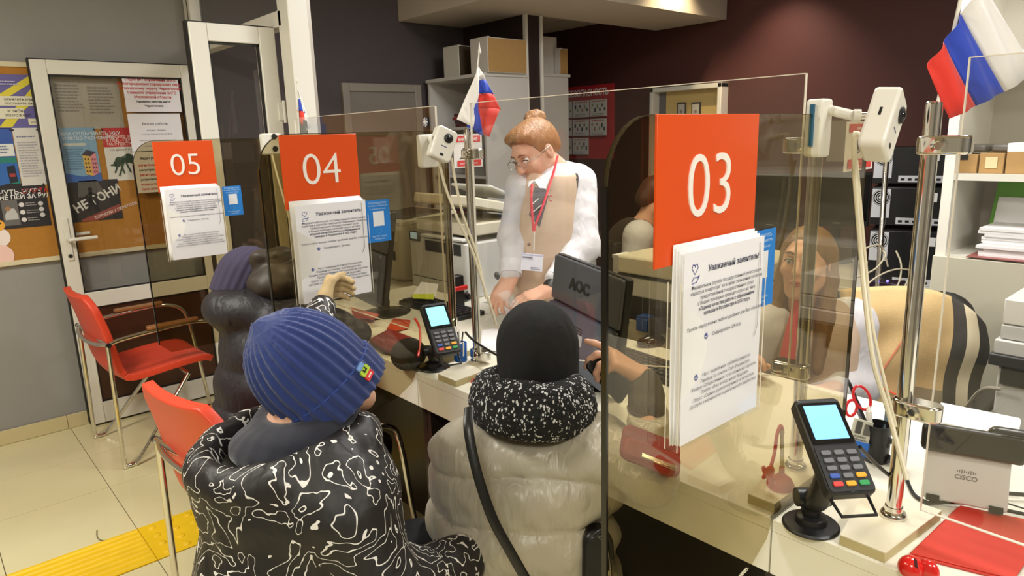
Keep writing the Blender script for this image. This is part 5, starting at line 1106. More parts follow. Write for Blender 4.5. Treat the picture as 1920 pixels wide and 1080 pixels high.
# ---------------------------------------------------------------- people: bodies and clothes grown as smooth distance fields
F32 = np.float32
class Field:
    def __init__(s, lo, hi, res):
        s.lo = np.array(lo, float); s.res = res; s.n = np.maximum(4, np.ceil((np.array(hi)-s.lo)/res).astype(int)+1)
        s.ax = [(s.lo[i]+np.arange(s.n[i])*res).astype(F32) for i in range(3)]
        s.d = np.full(tuple(s.n), .06, F32)
    def sl(s, lo, hi, m):
        r = []
        for i in range(3):
            a = max(0, int((lo[i]-m-s.lo[i])/s.res)); b = min(s.n[i], int((hi[i]+m-s.lo[i])/s.res)+2); r.append(slice(a, max(a+1, b)))
        return tuple(r)
    def xyz(s, q): return np.meshgrid(s.ax[0][q[0]], s.ax[1][q[1]], s.ax[2][q[2]], indexing='ij', sparse=True)
    def mix(s, q, d, k, op):
        a = s.d[q]
        if op == 'add': h = np.clip(.5+.5*(a-d)/k, 0, 1); s.d[q] = a*(1-h)+d*h-k*h*(1-h)
        elif op == 'cut': d = -d; h = np.clip(.5-.5*(a-d)/k, 0, 1); s.d[q] = a*(1-h)+d*h+k*h*(1-h)
    def cap(s, a, b, ra, rb=None, k=.02, op='add', flat=None):
        rb = ra if rb is None else rb; a = np.array(a, float); b = np.array(b, float); R = max(ra, rb)
        q = s.sl(np.minimum(a, b)-R, np.maximum(a, b)+R, k+.03); X, Y, Z = s.xyz(q); ba = b-a; L = float(ba@ba)+1e-12
        px, py, pz = X-F32(a[0]), Y-F32(a[1]), Z-F32(a[2]); t = np.clip((px*ba[0]+py*ba[1]+pz*ba[2])/L, 0, 1).astype(F32)
        dx, dy, dz = px-t*F32(ba[0]), py-t*F32(ba[1]), pz-t*F32(ba[2])
        if flat is not None:   # (axis, factor): thinner along that axis
            ax, fa = flat; ax = np.array(ax, float); ax /= np.linalg.norm(ax); pr = dx*ax[0]+dy*ax[1]+dz*ax[2]; g = F32(1/fa-1)
            dx = dx+pr*F32(ax[0])*g; dy = dy+pr*F32(ax[1])*g; dz = dz+pr*F32(ax[2])*g
        d = np.sqrt(dx*dx+dy*dy+dz*dz)-(ra+(rb-ra)*t); s.mix(q, d.astype(F32), k, op); return s
    def chain(s, pts, rs, k=.02, op='add'):
        rs = rs if hasattr(rs, '__len__') else [rs]*len(pts)
        for a, b, ra, rb in zip(pts, pts[1:], rs, rs[1:]): s.cap(a, b, ra, rb, k, op)
        return s
    def ell(s, c, r, R=None, k=.02, op='add'):
        c = np.array(c, float); r = np.array(r, float); m = r.max(); q = s.sl(c-m, c+m, k+.03); X, Y, Z = s.xyz(q); x, y, z = X-F32(c[0]), Y-F32(c[1]), Z-F32(c[2])
        if R is not None:
            R = np.array(R, float); x, y, z = (x*R[0, 0]+y*R[1, 0]+z*R[2, 0], x*R[0, 1]+y*R[1, 1]+z*R[2, 1], x*R[0, 2]+y*R[1, 2]+z*R[2, 2])
        k0 = np.sqrt((x/r[0])**2+(y/r[1])**2+(z/r[2])**2); k1 = np.sqrt((x/r[0]**2)**2+(y/r[1]**2)**2+(z/r[2]**2)**2)+1e-6
        s.mix(q, (k0*(k0-1)/k1).astype(F32), k, op); return s
    def warp(s, fn):
        X, Y, Z = s.xyz((slice(None),)*3); s.d = (s.d + fn(X, Y, Z)).astype(F32); return s
    def build(s, name, m, parent=None, adapt=0.0, label=None, colorfn=None, relax=1):
        d = s.d.copy(); d[0] = d[-1] = .06; d[:, 0] = d[:, -1] = .06; d[:, :, 0] = d[:, :, -1] = .06
        g = vdb.FloatGrid(.06); g.copyFromArray(d, tolerance=0.0); P, T, Q = g.convertToPolygons(0.0, adapt)
        P = P.astype(float)*s.res+s.lo; fs = [list(map(int, f[::-1])) for f in Q]+[list(map(int, f[::-1])) for f in T]
        me = bpy.data.meshes.new(name); me.from_pydata(P.tolist(), [], fs)
        ms = m if isinstance(m, (list, tuple)) else [m]
        for q in ms: me.materials.append(q)
        me.polygons.foreach_set('use_smooth', [True]*len(me.polygons)); me.update()
        if colorfn is not None:
            c = np.zeros(len(me.polygons)*3); me.polygons.foreach_get('center', c); me.polygons.foreach_set('material_index', colorfn(c.reshape(-1, 3)).astype(int))
        o = bpy.data.objects.new(name, me); COL.objects.link(o)
        if relax: k = o.modifiers.new('relax', 'SMOOTH'); k.iterations = relax; k.factor = .5
        if label: o['label'] = label
        return put(o, parent)
def wav(seed, n=5, f=20.0):
    r = np.random.default_rng(seed); K = r.normal(size=(n, 3))*f; ph = r.uniform(0, 6.28, n)
    def fn(X, Y, Z):
        out = 0
        for k, p in zip(K, ph): out = out + np.sin(X*F32(k[0])+Y*F32(k[1])+Z*F32(k[2])+F32(p))
        return out/n
    return fn
def basis(fwd, up=(0, 0, 1)):
    f_ = Vector(fwd).normalized(); u = Vector(up); l = u.cross(f_).normalized(); u = f_.cross(l).normalized()
    return np.array([[f_.x, l.x, u.x], [f_.y, l.y, u.y], [f_.z, l.z, u.z]])    # columns: forward, left, up
def basis_up(fwd, up):
    u = Vector(up).normalized(); f_ = Vector(fwd); f_ = (f_-u*f_.dot(u)).normalized(); return basis(f_, u)
A3 = lambda v: np.array(v, float)
def head_field(F, c, B, s=1.0, neck=None):
    """head in its own axes (forward, left, up), c = middle of the skull"""
    W = lambda *p: A3(c)+B @ (A3(p)*s)
    F.ell(W(-.012, 0, .022), A3((.094, .074, .085))*s, B, k=.01)
    F.ell(W(.030, 0, -.038), A3((.058, .056, .078))*s, B, k=.03*s)
    F.cap(W(.058, .012, -.100), W(.058, -.012, -.100), .020*s, k=.03*s)
    for y in (-1, 1): F.cap(W(-.005, .052*y, -.062), W(.05, .022*y, -.098), .016*s, .016*s, k=.03*s)
    F.cap(W(.078, .028, .026), W(.078, -.028, .026), .011*s, k=.02*s)
    F.cap(W(.086, 0, .012), W(.106, 0, -.030), .0075*s, .0125*s, k=.012*s)
    for y in (-1, 1):
        F.ell(W(.098, .009*y, -.034), A3((.009, .008, .007))*s, B, k=.006*s)
        F.ell(W(.088, .030*y, .004), A3((.014, .018, .012))*s, B, k=.012*s, op='cut')
        F.ell(W(.066, .040*y, -.028), A3((.02, .02, .02))*s, B, k=.02*s)
        F.ell(W(-.008, .075*y, -.012), A3((.018, .008, .031))*s, B, k=.006*s)
        F.ell(W(-.002, .083*y, -.010), A3((.009, .006, .018))*s, B, k=.005*s, op='cut')
    F.cap(W(.086, .016, -.064), W(.086, -.016, -.064), .008*s, k=.008*s)
    F.cap(W(.083, .013, -.076), W(.083, -.013, -.076), .009*s, k=.008*s)
    if neck is not None: F.chain([W(-.018, 0, -.05), A3(neck)], [.052*s, .056*s], k=.03)
    return W
M_skin = mat('skin', (218, 168, 142), .5, noise=.05, nscale=30, bump=.04, bscale=400)
M_skin2 = mat('skin_pale', (222, 172, 146), .5, noise=.05, nscale=30)
M_lip = mat('lips', (176, 88, 80), .4); M_eye = mat('eye_white', (226, 218, 210), .25); M_iris = mat('iris', (70, 62, 50), .2)
def face_parts(root, W, B, s, brow, lips=True, lid=.35):
    for y in (-1, 1):
        e = MB().ball((0, 0, 0), .0118*s, Matrix.Translation(Vector(W(.078, .030*y, .003))), 14, 9).build('eyeball', M_eye, root)
        MB().ball((0, 0, 0), (.0058*s,)*3, Matrix.Translation(Vector(W(.0850, .0295*y, .000))), 10, 6).build('iris', M_iris, e)
        MB().tube([W(.089, .014*y, .003), W(.0905, .024*y, .0085), W(.088, .036*y, .0085), W(.082, .045*y, .002)], .0018*s, 6, 3).build('eyelid', mat('lash', (70, 48, 40), .6), e)
        MB().tube([W(.093, .012*y, .026), W(.0925, .026*y, .032), W(.082, .046*y, .026)], [.0024*s, .003*s, .0014*s], 6, 4).build('eyebrow', brow, root)
    if lips:
        MB().tube([W(.086, .024, -.069), W(.0935, .010, -.0645), W(.0945, 0, -.0655), W(.0935, -.010, -.0645), W(.086, -.024, -.069)], [.002*s, .0042*s, .0040*s, .0042*s, .002*s], 7, 3).build('upper_lip', M_lip, root)
        MB().tube([W(.085, .022, -.0715), W(.0925, 0, -.0755), W(.085, -.022, -.0715)], [.002*s, .0050*s, .002*s], 7, 4).build('lower_lip', M_lip, root)
def hand_field(F, wrist, fwd, back, side, curl=(35, 40, 45, 50), bend=(30, 35, 38, 40), spread=6, thumb=(35, 25), s=1.0, wr=.026):
    """wrist point, direction of the fingers, direction the back of the hand faces, side=+1 when the thumb lies along fwd x back"""
    f_ = Vector(fwd).normalized(); b_ = Vector(back); b_ = (b_-f_*b_.dot(f_)).normalized(); r_ = f_.cross(b_)*side   # towards the thumb
    w0 = Vector(wrist); tips = []
    ks = []
    for i, (off, ln) in enumerate(((.027, .088), (.009, .092), (-.009, .088), (-.026, .080))):
        kn = w0+f_*ln*s+r_*off*s+b_*(.004-.003*abs(i-1.3))*s; ks.append(kn)
        F.cap(w0+r_*off*.55*s+f_*.012*s, kn, .0165*s, .0118*s, k=.012*s)
    F.cap(w0-f_*.012*s, w0+f_*.01*s, wr*s, .024*s, k=.02*s, flat=(tuple(b_), .78))
    for i, (kn, L) in enumerate(zip(ks, (.074, .083, .077, .060))):
        ang = math.radians(curl[i]); yaw = math.radians(spread*(1.4-i)); d0 = f_*math.cos(yaw)+r_*math.sin(yaw); p = Vector(kn); rr = (.0098, .0088, .0082, .0072) if i != 3 else (.0085, .0076, .0070, .0062)
        for j, fr in enumerate((.46, .30, .24)):
            d = d0*math.cos(ang)-b_*math.sin(ang); q = p+d*L*fr*s; F.cap(p, q, rr[j]*s, rr[j+1]*s, k=.004*s); p = q; ang += math.radians(bend[i]*(1 if j == 0 else .7))
        tips.append(p)
    a = math.radians(thumb[0]); p0 = w0+f_*.022*s+r_*.022*s-b_*.006*s; d = f_*math.cos(a)+r_*math.sin(a)-b_*.25; d.normalize()
    p1 = p0+d*.042*s; a2 = a-math.radians(thumb[1]); d2 = (f_*math.cos(a2)+r_*math.sin(a2)-b_*.35).normalized(); p2 = p1+d2*.032*s; p3 = p2+(d2-r_*.1-b_*.1).normalized()*.026*s
    F.cap(p0, p1, .0150*s, .0112*s, k=.014*s); F.cap(p1, p2, .0108*s, .0098*s, k=.004*s); F.cap(p2, p3, .0098*s, .0078*s, k=.004*s)
    return tips, ks
def person(label, loc): return thing('person', label, 'person', loc)
U3 = Vector((0, 0, 1))

# ======== the boy with the blue ribbed hat (sits with his back to us, turned to the counter)
HC = far(590, 700, 1.46)
boy = person('child in a blue ribbed hat and black jacket with white wavy lines', (HC.x, HC.y, 0))
Bh = basis_up((_rt*.60+_f*.75+_up*.15), (-_rt*.45+_up*.78-_f*.28))
F = Field(HC+V3((-.20, -.20, -.62)), HC+V3((.42, .26, .16)), .006)
nk = HC+V3((-.04, .0, -.12))
W = head_field(F, HC+V3((.01, 0, -.015)), Bh, .98, nk)
F.chain([nk, nk+V3((-.02, 0, -.28)), nk+V3((-.01, 0, -.42))], [.075, .12, .13], k=.05)
F.build('body', M_skin2, boy)
face_parts(boy, W, Bh, .98, mat('brow_brown', (96, 70, 50), .7))
# hat: ribs run from the gathered crown to the cuff
def hat(root, c, B, r, h, ribs, amp, m, cuff, res=.0045, name='hat', lowz=-.09, gather=True, slope=.0):
    c = A3(c); R = max(r)+.03; F = Field(c-R-h, c+R+h, res)
    X, Y, Z = F.xyz((slice(None),)*3); x, y, z = X-F32(c[0]), Y-F32(c[1]), Z-F32(c[2])
    u, v, w_ = (x*B[0, 0]+y*B[1, 0]+z*B[2, 0], x*B[0, 1]+y*B[1, 1]+z*B[2, 1], x*B[0, 2]+y*B[1, 2]+z*B[2, 2])
    th = np.arctan2(v, u); rad = np.sqrt((u/r[0])**2+(v/r[1])**2)
    zz = np.clip(w_/h, -2, 1.3)
    prof = np.where(w_ < 0, 1.0+.06*np.clip(w_/lowz, 0, 1)*0-.05*np.clip(w_/lowz, 0, 1)**2, np.sqrt(np.clip(1-np.clip(w_, 0, None)**2/h**2, 0, 1)))
    d = (np.sqrt((u/r[0])**2+(v/r[1])**2+np.where(w_ > 0, (w_/h)**2, 0))-prof*0-1.0)*min(r[0], r[1])*.95
    d = d + np.where(w_ < 0, .05*np.clip(w_/lowz, 0, 1)**2*r[0], 0)
    fade = np.clip(rad*1.6-.12, 0, 1)
    rib = np.cos(th*ribs)*amp*fade; d = d - rib
    if cuff: d = d - np.where(w_ + slope*u < cuff, .0055, 0)
    if gather: d = d - .007*np.exp(-((rad*r[0])**2)/(.022**2))*np.where(w_ > 0, 1, 0)*(1+.35*np.cos(th*9))
    bottom = (lowz-(w_+slope*u)); d = np.maximum(d, bottom)
    F.d = d.astype(F32); return F.build(name, m, root, relax=1)
M_hat = mat('blue_knit', (30, 50, 112), .9, noise=.12, nscale=160, bump=.4, bscale=700, sheen=.3)
hatc = HC+V3((-.004, .004, .006))
_hu = -_rt*.60+_up*.66-_f*.42
Bt = basis_up((_rt*.62+_f*.75+_up*.35), _hu)
hat(boy, hatc, Bt, (.118, .108), .150, 30, .0032, M_hat, -.032, lowz=-.098, slope=.10)
HB = lambda u, v, w_: Vector(A3(hatc)+Bt @ A3((u, v, w_)))
# seam of the cuff and the coloured patch on its right side
MB().tube([HB(.1215*math.cos(a), .1115*math.sin(a), -.033-.10*.12*math.cos(a)) for a in np.linspace(0, 2*PI, 41)], .0016, 6).build('hat_seam', mat('blue_seam', (50, 76, 150), .8), boy)
ang = math.radians(-80); pc_ = HB(.1262*math.cos(ang), .1162*math.sin(ang), -.058); nrm = Vector(Bt @ A3((math.cos(ang), math.sin(ang), 0))); rx = Vector(Bt @ A3((-math.sin(ang), math.cos(ang), 0)))
rx = rx.normalized(); M = frame(pc_, rx, Vector(Bt[:, 2])); 
pt = MB().rbox((0, -.008, .001), (.026, .013, .004), .003, M).build('patch', mat('patch_red', (206, 48, 48), .6), boy, label='red, lime and blue rubber patch'); MB().rbox((0, .006, .002), (.028, .014, .004), .003, M).build('patch_lime', mat('patch_lime', (170, 200, 50), .6), pt); MB().rbox((0, .019, .001), (.022, .010, .004), .003, M).build('patch_blue', mat('patch_pale', (110, 150, 210), .6), pt)
MB().box((0, .006, .0045), (.012, .003, .001), M).box((-.004, .010, .0045), (.003, .004, .001), M).box((.004, .010, .0045), (.003, .004, .001), M).build('patch_mark', M_black, pt); MB().box((0, -.008, .0035), (.014, .003, .001), M).build('patch_mark', mat('patch_white', (236, 220, 216), .6), pt)
# neck warmer
F = Field(HC+V3((-.24, -.20, -.30)), HC+V3((.16, .20, -.05)), .005)
for i, (dz, r_) in enumerate(((-.085, .086), (-.105, .092), (-.125, .096), (-.145, .098))):
    cc = HC+V3((-.025-.012*i, .004, dz)); n = 22
    pts = [cc+V3((r_*1.05*math.cos(a), r_*math.sin(a), .014*math.cos(a+i))) for a in np.linspace(0, 2*PI, n)]; F.chain(pts, .021, k=.016)
F.build('neck_warmer', mat('charcoal_fleece', (40, 41, 52), .95, bump=.2, bscale=300, sheen=.3), boy)
# jacket with hood
def lines_mat():
    m = bpy.data.materials.new('contour_jacket'); m.use_nodes = True; nt = m.node_tree; b = nt.nodes['Principled BSDF']; b.inputs['Roughness'].default_value = .55
    tc = nt.nodes.new('ShaderNodeTexCoord'); n = nt.nodes.new('ShaderNodeTexNoise'); n.inputs['Scale'].default_value = 10; n.inputs['Detail'].default_value = 2.6; n.inputs['Roughness'].default_value = .60; n.inputs['Distortion'].default_value = .5
    mu = nt.nodes.new('ShaderNodeMath'); mu.operation = 'MULTIPLY'; mu.inputs[1].default_value = 9.5
    fr_ = nt.nodes.new('ShaderNodeMath'); fr_.operation = 'FRACT'; su = nt.nodes.new('ShaderNodeMath'); su.operation = 'SUBTRACT'; su.inputs[1].default_value = .5; ab = nt.nodes.new('ShaderNodeMath'); ab.operation = 'ABSOLUTE'
    lt = nt.nodes.new('ShaderNodeMath'); lt.operation = 'LESS_THAN'; lt.inputs[1].default_value = .058
    n2 = nt.nodes.new('ShaderNodeTexNoise'); n2.inputs['Scale'].default_value = 7; n2.inputs['Detail'].default_value = 1
    gt = nt.nodes.new('ShaderNodeMath'); gt.operation = 'GREATER_THAN'; gt.inputs[1].default_value = .33
    ml = nt.nodes.new('ShaderNodeMath'); ml.operation = 'MULTIPLY'
    mx = nt.nodes.new('ShaderNodeMix'); mx.data_type = 'RGBA'; mx.inputs[6].default_value = (*lin((26, 22, 22)), 1); mx.inputs[7].default_value = (*lin((224, 220, 214)), 1)
    L = nt.links.new; L(tc.outputs['Object'], n.inputs['Vector']); L(tc.outputs['Object'], n2.inputs['Vector']); L(n.outputs['Fac'], mu.inputs[0]); L(mu.outputs[0], fr_.inputs[0]); L(fr_.outputs[0], su.inputs[0]); L(su.outputs[0], ab.inputs[0]); L(ab.outputs[0], lt.inputs[0]); L(n2.outputs['Fac'], gt.inputs[0]); L(lt.outputs[0], ml.inputs[0]); L(gt.outputs[0], ml.inputs[1]); L(ml.outputs[0], mx.inputs[0]); L(mx.outputs[2], b.inputs['Base Color'])
    return m
M_jack = wrinkle(lines_mat(), (22, 22, 14), .7, .010)
F = Field(HC+V3((-.44, -.42, -.72)), HC+V3((.48, .42, -.06)), .007)
sh = HC+V3((-.045, -.01, -.225))
F.chain([sh+V3((0, .10, 0)), sh+V3((0, -.10, 0))], [.125, .125], k=.06)
F.chain([sh+V3((-.01, .0, -.05)), sh+V3((-.03, 0, -.22)), sh+V3((-.02, 0, -.42))], [.19, .20, .20], k=.08)
for y in (-1, 1):
    F.chain([sh+V3((.0, .165*y, -.01)), sh+V3((.04, .235*y, -.20)), sh+V3((.26, .17*y, -.24))], [.092, .078, .062], k=.05)
# hood lying open on the back: a rolled rim around a hollow
hc = HC+V3((-.095, .01, -.20))
F.ell(hc, (.17, .165, .12), None, k=.05)
rim = [HC+V3((-.070+.165*math.cos(a), .150*math.sin(a)+.010, -.143+.016*math.cos(a))) for a in np.linspace(math.radians(28), math.radians(332), 26)]
F.chain(rim, .030, k=.03)
F.ell(HC+V3((-.070, .012, -.085)), (.152, .134, .130), None, k=.02, op='cut')
wv = wav(3, 6, 26); wv2 = wav(5, 5, 60); F.warp(lambda X, Y, Z: .007*wv(X, Y, Z)+.0022*wv2(X, Y, Z))
F.build('jacket', M_jack, boy)
F = Field(HC+V3((-.28, -.2, -.33)), HC+V3((.14, .2, -.1)), .006); F.ell(HC+V3((-.075, .012, -.19)), (.155, .15, .07), None, k=.02); F.ell(HC+V3((-.070, .015, -.085)), (.146, .138, .119), None, k=.015, op='cut'); F.build('hood_lining', mat('dark_lining', (42, 40, 34), .9), boy)
# trousers and boots
F = Field(HC+V3((-.30, -.30, -1.12)), HC+V3((.50, .30, -.50)), .009)
for y in (-1, 1): F.chain([HC+V3((-.06, .09*y, -.62)), HC+V3((.28, .10*y, -.60)), HC+V3((.26, .10*y, -.98))], [.095, .075, .055], k=.04)
F.build('trousers', mat('black_trousers', (28, 28, 32), .8), boy)
F = Field(HC+V3((.1, -.25, -1.13)), HC+V3((.56, .25, -.92)), .008)
for y in (-1, 1): F.chain([HC+V3((.25, .10*y, -.97)), HC+V3((.25, .10*y, -1.03)), HC+V3((.40, .105*y, -1.045))], [.058, .055, .042], k=.03)
F.build('boots', mat('dark_boots', (34, 32, 32), .6), boy)
# raised gloved hand in front of the sheets (his left arm, behind the hat)
HD = 1.70; wr_ = far(606, 572, HD)
F = Field(wr_-V3((.16, .16, .24)), wr_+V3((.20, .16, .14)), .0035)
hf = (far(600, 540, HD)-wr_).normalized(); fdir = (_f*.75+_up*.55).normalized()
hand_field(F, wr_, fdir, (-_rt*.95-_f*.1), 1, curl=(80, 84, 84, 84), bend=(26, 30, 30, 30), spread=2, thumb=(30, 40), s=.90)
F.build('glove', mat('beige_glove', (186, 162, 120), .9, noise=.1, nscale=80, bump=.2, bscale=400), boy, label='beige knitted glove on a raised fist')
F = Field(wr_-V3((.30, .22, .42)), wr_+V3((.20, .22, .05)), .008)
F.chain([wr_-fdir*.012, wr_-fdir*.16, sh+V3((.02, .17, -.02))], [.034, .055, .075], k=.04); F.build('raised_sleeve', M_jack, boy)

# ======== client in the beige coat
HC = far(1010, 648, 1.66)
cl = person('client in a black beanie and beige quilted coat, seen from behind, holding a phone', (HC.x, HC.y, 0))
Bh = basis((.86, .50, -.12))
skin_lo = HC+V3((-.30, -.60, -.75)); skin_hi = HC+V3((.48, .30, .16))
F = Field(skin_lo, skin_hi, .004)
nk = HC+V3((-.05, -.02, -.16))
W = head_field(F, HC+V3((.0, 0, -.02)), Bh, .96, nk)
WR = far(1210, 712, 1.63)          # right wrist, hand held up in front of the face
SHR = far(1120, 830, 1.60); ELB = far(1220, 908, 1.43)
F.chain([nk, HC+V3((-.08, -.03, -.42)), HC+V3((-.08, -.03, -.68))], [.06, .09, .10], k=.05)
F.chain([nk+V3((0, 0, -.10)), SHR-V3((0, 0, .02)), ELB+V3((0, 0, .012)), WR], [.05, .04, .030, .026], k=.02)
hand_field(F, WR, (far(1138, 664, 1.63)-WR), (_up*.80+_rt*.35-_f*.35), 1, curl=(6, 34, 58, 66), bend=(12, 40, 44, 44), spread=8, thumb=(30, 14), s=1.02)
F.build('body', M_skin, cl)
face_parts(cl, W, Bh, .96, mat('brow_brown'))
ph = far(1142, 706, 1.665); M = frame(ph, (_rt*.55+_f*.1-_up*.62), (_rt*.35+_up*.7+_f*.5))
tph = thing('mobile_phone', 'black mobile phone held in the raised hand of the client in the beige coat', 'phone', ph)
MB().rbox((0, 0, 0), (.128, .066, .009), .010, M, 4).build('casing', M_black, tph, bevel=.002); MB().rbox((0, 0, -.0048), (.120, .060, .0006), .006, M, 3).build('screen', M_blackg, tph); MB().lathe([(.006, 0), (.006, .002)], M @ Matrix.Translation((-.045, .018, .0045)), 14).build('lens', M_blackg, tph)
M_bean = wrinkle(mat('black_beanie', (17, 17, 18), .92, bump=.15, bscale=600), (16, 16, 9), .8, .012)
hat(cl, HC+V3((-.006, -.002, .0)), basis((.86, .50, -.10), (-.06, .02, 1)), (.113, .098), .112, 4, .0018, M_bean, None, lowz=-.105, gather=False)
# hair wisp below the hat
MB().tube([W(-.06, -.075, -.05), W(-.05, -.08, -.10), W(-.06, -.07, -.14)], [.012, .009, .003], 8, 4).build('hair', mat('hair_brown', (120, 84, 52), .6), cl)
# thick knitted collar
def knit_mat():
    m = bpy.data.materials.new('speckled_knit'); m.use_nodes = True; nt = m.node_tree; b = nt.nodes['Principled BSDF']; b.inputs['Roughness'].default_value = .95
    tc = nt.nodes.new('ShaderNodeTexCoord'); mp = nt.nodes.new('ShaderNodeMapping'); mp.inputs['Scale'].default_value = (1, 1, .55); v = nt.nodes.new('ShaderNodeTexVoronoi'); v.inputs['Scale'].default_value = 165
    n = nt.nodes.new('ShaderNodeTexNoise'); n.inputs['Scale'].default_value = 85; n.inputs['Detail'].default_value = 3
    a = nt.nodes.new('ShaderNodeMath'); a.operation = 'LESS_THAN'; a.inputs[1].default_value = .42; c = nt.nodes.new('ShaderNodeMath'); c.operation = 'GREATER_THAN'; c.inputs[1].default_value = .52; ml = nt.nodes.new('ShaderNodeMath'); ml.operation = 'MULTIPLY'
    mx = nt.nodes.new('ShaderNodeMix'); mx.data_type = 'RGBA'; mx.inputs[6].default_value = (*lin((20, 20, 21)), 1); mx.inputs[7].default_value = (*lin((206, 206, 208)), 1)
    bp = nt.nodes.new('ShaderNodeBump'); bp.inputs['Strength'].default_value = .8; bp.inputs['Distance'].default_value = .004
    L = nt.links.new; L(tc.outputs['Object'], mp.inputs['Vector']); L(mp.outputs[0], v.inputs['Vector']); L(tc.outputs['Object'], n.inputs['Vector']); L(v.outputs['Distance'], a.inputs[0]); L(n.outputs['Fac'], c.inputs[0]); L(a.outputs[0], ml.inputs[0]); L(c.outputs[0], ml.inputs[1]); L(ml.outputs[0], mx.inputs[0]); L(mx.outputs[2], b.inputs['Base Color']); L(v.outputs['Distance'], bp.inputs['Height']); L(bp.outputs['Normal'], b.inputs['Normal'])
    return m
F = Field(HC+V3((-.30, -.30, -.28)), HC+V3((.22, .26, -.03)), .005)
for i, (dz, ra) in enumerate(((-.085, .100), (-.108, .112), (-.130, .116), (-.150, .112))):
    cc = HC+V3((-.045, -.02, dz)); F.chain([cc+V3((ra*math.cos(a)*.95, ra*1.10*math.sin(a), -.012*math.sin(a+.9))) for a in np.linspace(0, 2*PI, 24)], .027, k=.02)
wv = wav(8, 5, 45); F.warp(lambda X, Y, Z: .004*wv(X, Y, Z)+.0016*np.sin(Z*F32(420.))); F.build('knit_collar', knit_mat(), cl)
# quilted coat
M_coat = mat('beige_satin', (172, 164, 146), .38, noise=.04, nscale=20, sheen=.2)
wrinkle(M_coat, (34, 34, 11), .75, .010)
F = Field(HC+V3((-.46, -.64, -.86)), HC+V3((.46, .44, -.12)), .006)
sh = HC+V3((-.075, -.02, -.275)); lat = Vector((.50, -.86, 0)).normalized(); fw = Vector((.86, .50, 0)).normalized()
F.chain([sh+lat*.115+V3((0, 0, .005)), sh-lat*.115+V3((0, 0, .005))], [.095, .095], k=.06)
for dz, rw, rd in ((-.06, .205, .125), (-.16, .225, .150), (-.26, .235, .165), (-.36, .235, .17), (-.46, .24, .18), (-.54, .25, .19)):
    F.ell(sh+V3((0, 0, dz))-fw*.015, (rd, rw, .105), np.array([[fw.x, -lat.x, 0], [fw.y, -lat.y, 0], [0, 0, 1]]), k=.05)
F.chain([sh+lat*.16, SHR+fw*.0+V3((0, 0, -.01)), ELB+V3((0, 0, .012))], [.094, .076, .050], k=.04)
F.chain([ELB+V3((0, 0, .012)), WR*.45+ELB*.55, WR*.93+ELB*.07], [.050, .046, .042], k=.02)
LE = sh-lat*.215+fw*.06+V3((0, 0, -.22)); F.chain([sh-lat*.15, LE, LE+fw*.22+lat*.10+V3((0, 0, .06))], [.080, .064, .05], k=.06)
wv = wav(12, 6, 34); wv2 = wav(15, 5, 85); z0 = sh.z
def quilt(X, Y, Z):
    ph = (Z-F32(z0)+.03*0+.045*(X-F32(sh.x))+.02*np.sin(9*(Y-F32(sh.y))))/F32(.118); s_ = np.abs(np.sin(np.pi*ph)); return -.017*np.power(s_+1e-4, .38)+.013+.0065*wv(X, Y, Z)+.0036*wv2(X*.6, Y*.6, Z*1.5)
F.warp(quilt); F.build('coat', M_coat, cl)
F = Field(A3(WR)-.16, A3(WR)+.10, .0045); dv = (WR-ELB).normalized(); F.chain([WR-dv*.10, WR-dv*.04, WR-dv*.012], [.043, .040, .036], k=.01); wv = wav(31, 5, 120); F.warp(lambda X, Y, Z: .0022*wv(X, Y, Z)); F.build('cuff', mat('knit_cuff', (76, 66, 52), .9), cl, label='dark knitted cuff')
# skirt of the coat, legs
F = Field(HC+V3((-.36, -.40, -1.09)), HC+V3((.50, .36, -.72)), .010)
for s_ in (-1, 1): F.chain([sh+V3((0, 0, -.60))+lat*.10*s_, sh+V3((0, 0, -.585))+lat*.12*s_+fw*.36, sh+V3((0, 0, -.79))+lat*.12*s_+fw*.36], [.13, .095, .05], k=.05)
F.build('trousers', mat('dark_trousers', (38, 34, 34), .8), cl)
# bag strap over the back and black bag at her right side
def on_back(x, y, D): return far(x, y, D)
stp = [far(880, 764, 1.47), far(878, 800, 1.44), far(886, 850, 1.425), far(900, 905, 1.415), far(925, 975, 1.41), far(960, 1040, 1.415), far(1000, 1110, 1.43)]
bag = thing('shoulder_bag', 'black shoulder bag with a long strap worn by the client in the beige coat', 'bag', far(1105, 1020, 1.5))
MB().tube(stp, .0105, 8, 6, flat=.32).build('strap', mat('black_leather', (20, 19, 20), .35, bump=.1, bscale=300), bag)
c = far(1116, 1050, 1.56); M = frame(c, _rt, _up) ; MB().rbox((0, 0, 0), (.065, .16, .09), .03, M, 5).build('pouch', mat('black_leather'), bag, bevel=.012)
MB().tube([M @ Vector(v) for v in ((-.01, .07, .045), (.012, .085, .05), (.028, .06, .05), (.03, .02, .05))], .005, 8, 4).build('handle', mat('black_leather'), bag); MB().tube([M @ Vector(v) for v in ((.0, .07, .047), (.018, .05, .05), (.026, .01, .05), (.026, -.03, .05))], .0016, 6, 4).build('zip', M_chrome, bag)
MB().lathe([(.008, 0), (.008, .003)], M @ Matrix.Translation((.018, -.01, .046)), 12).build('buckle', M_chrome, bag)

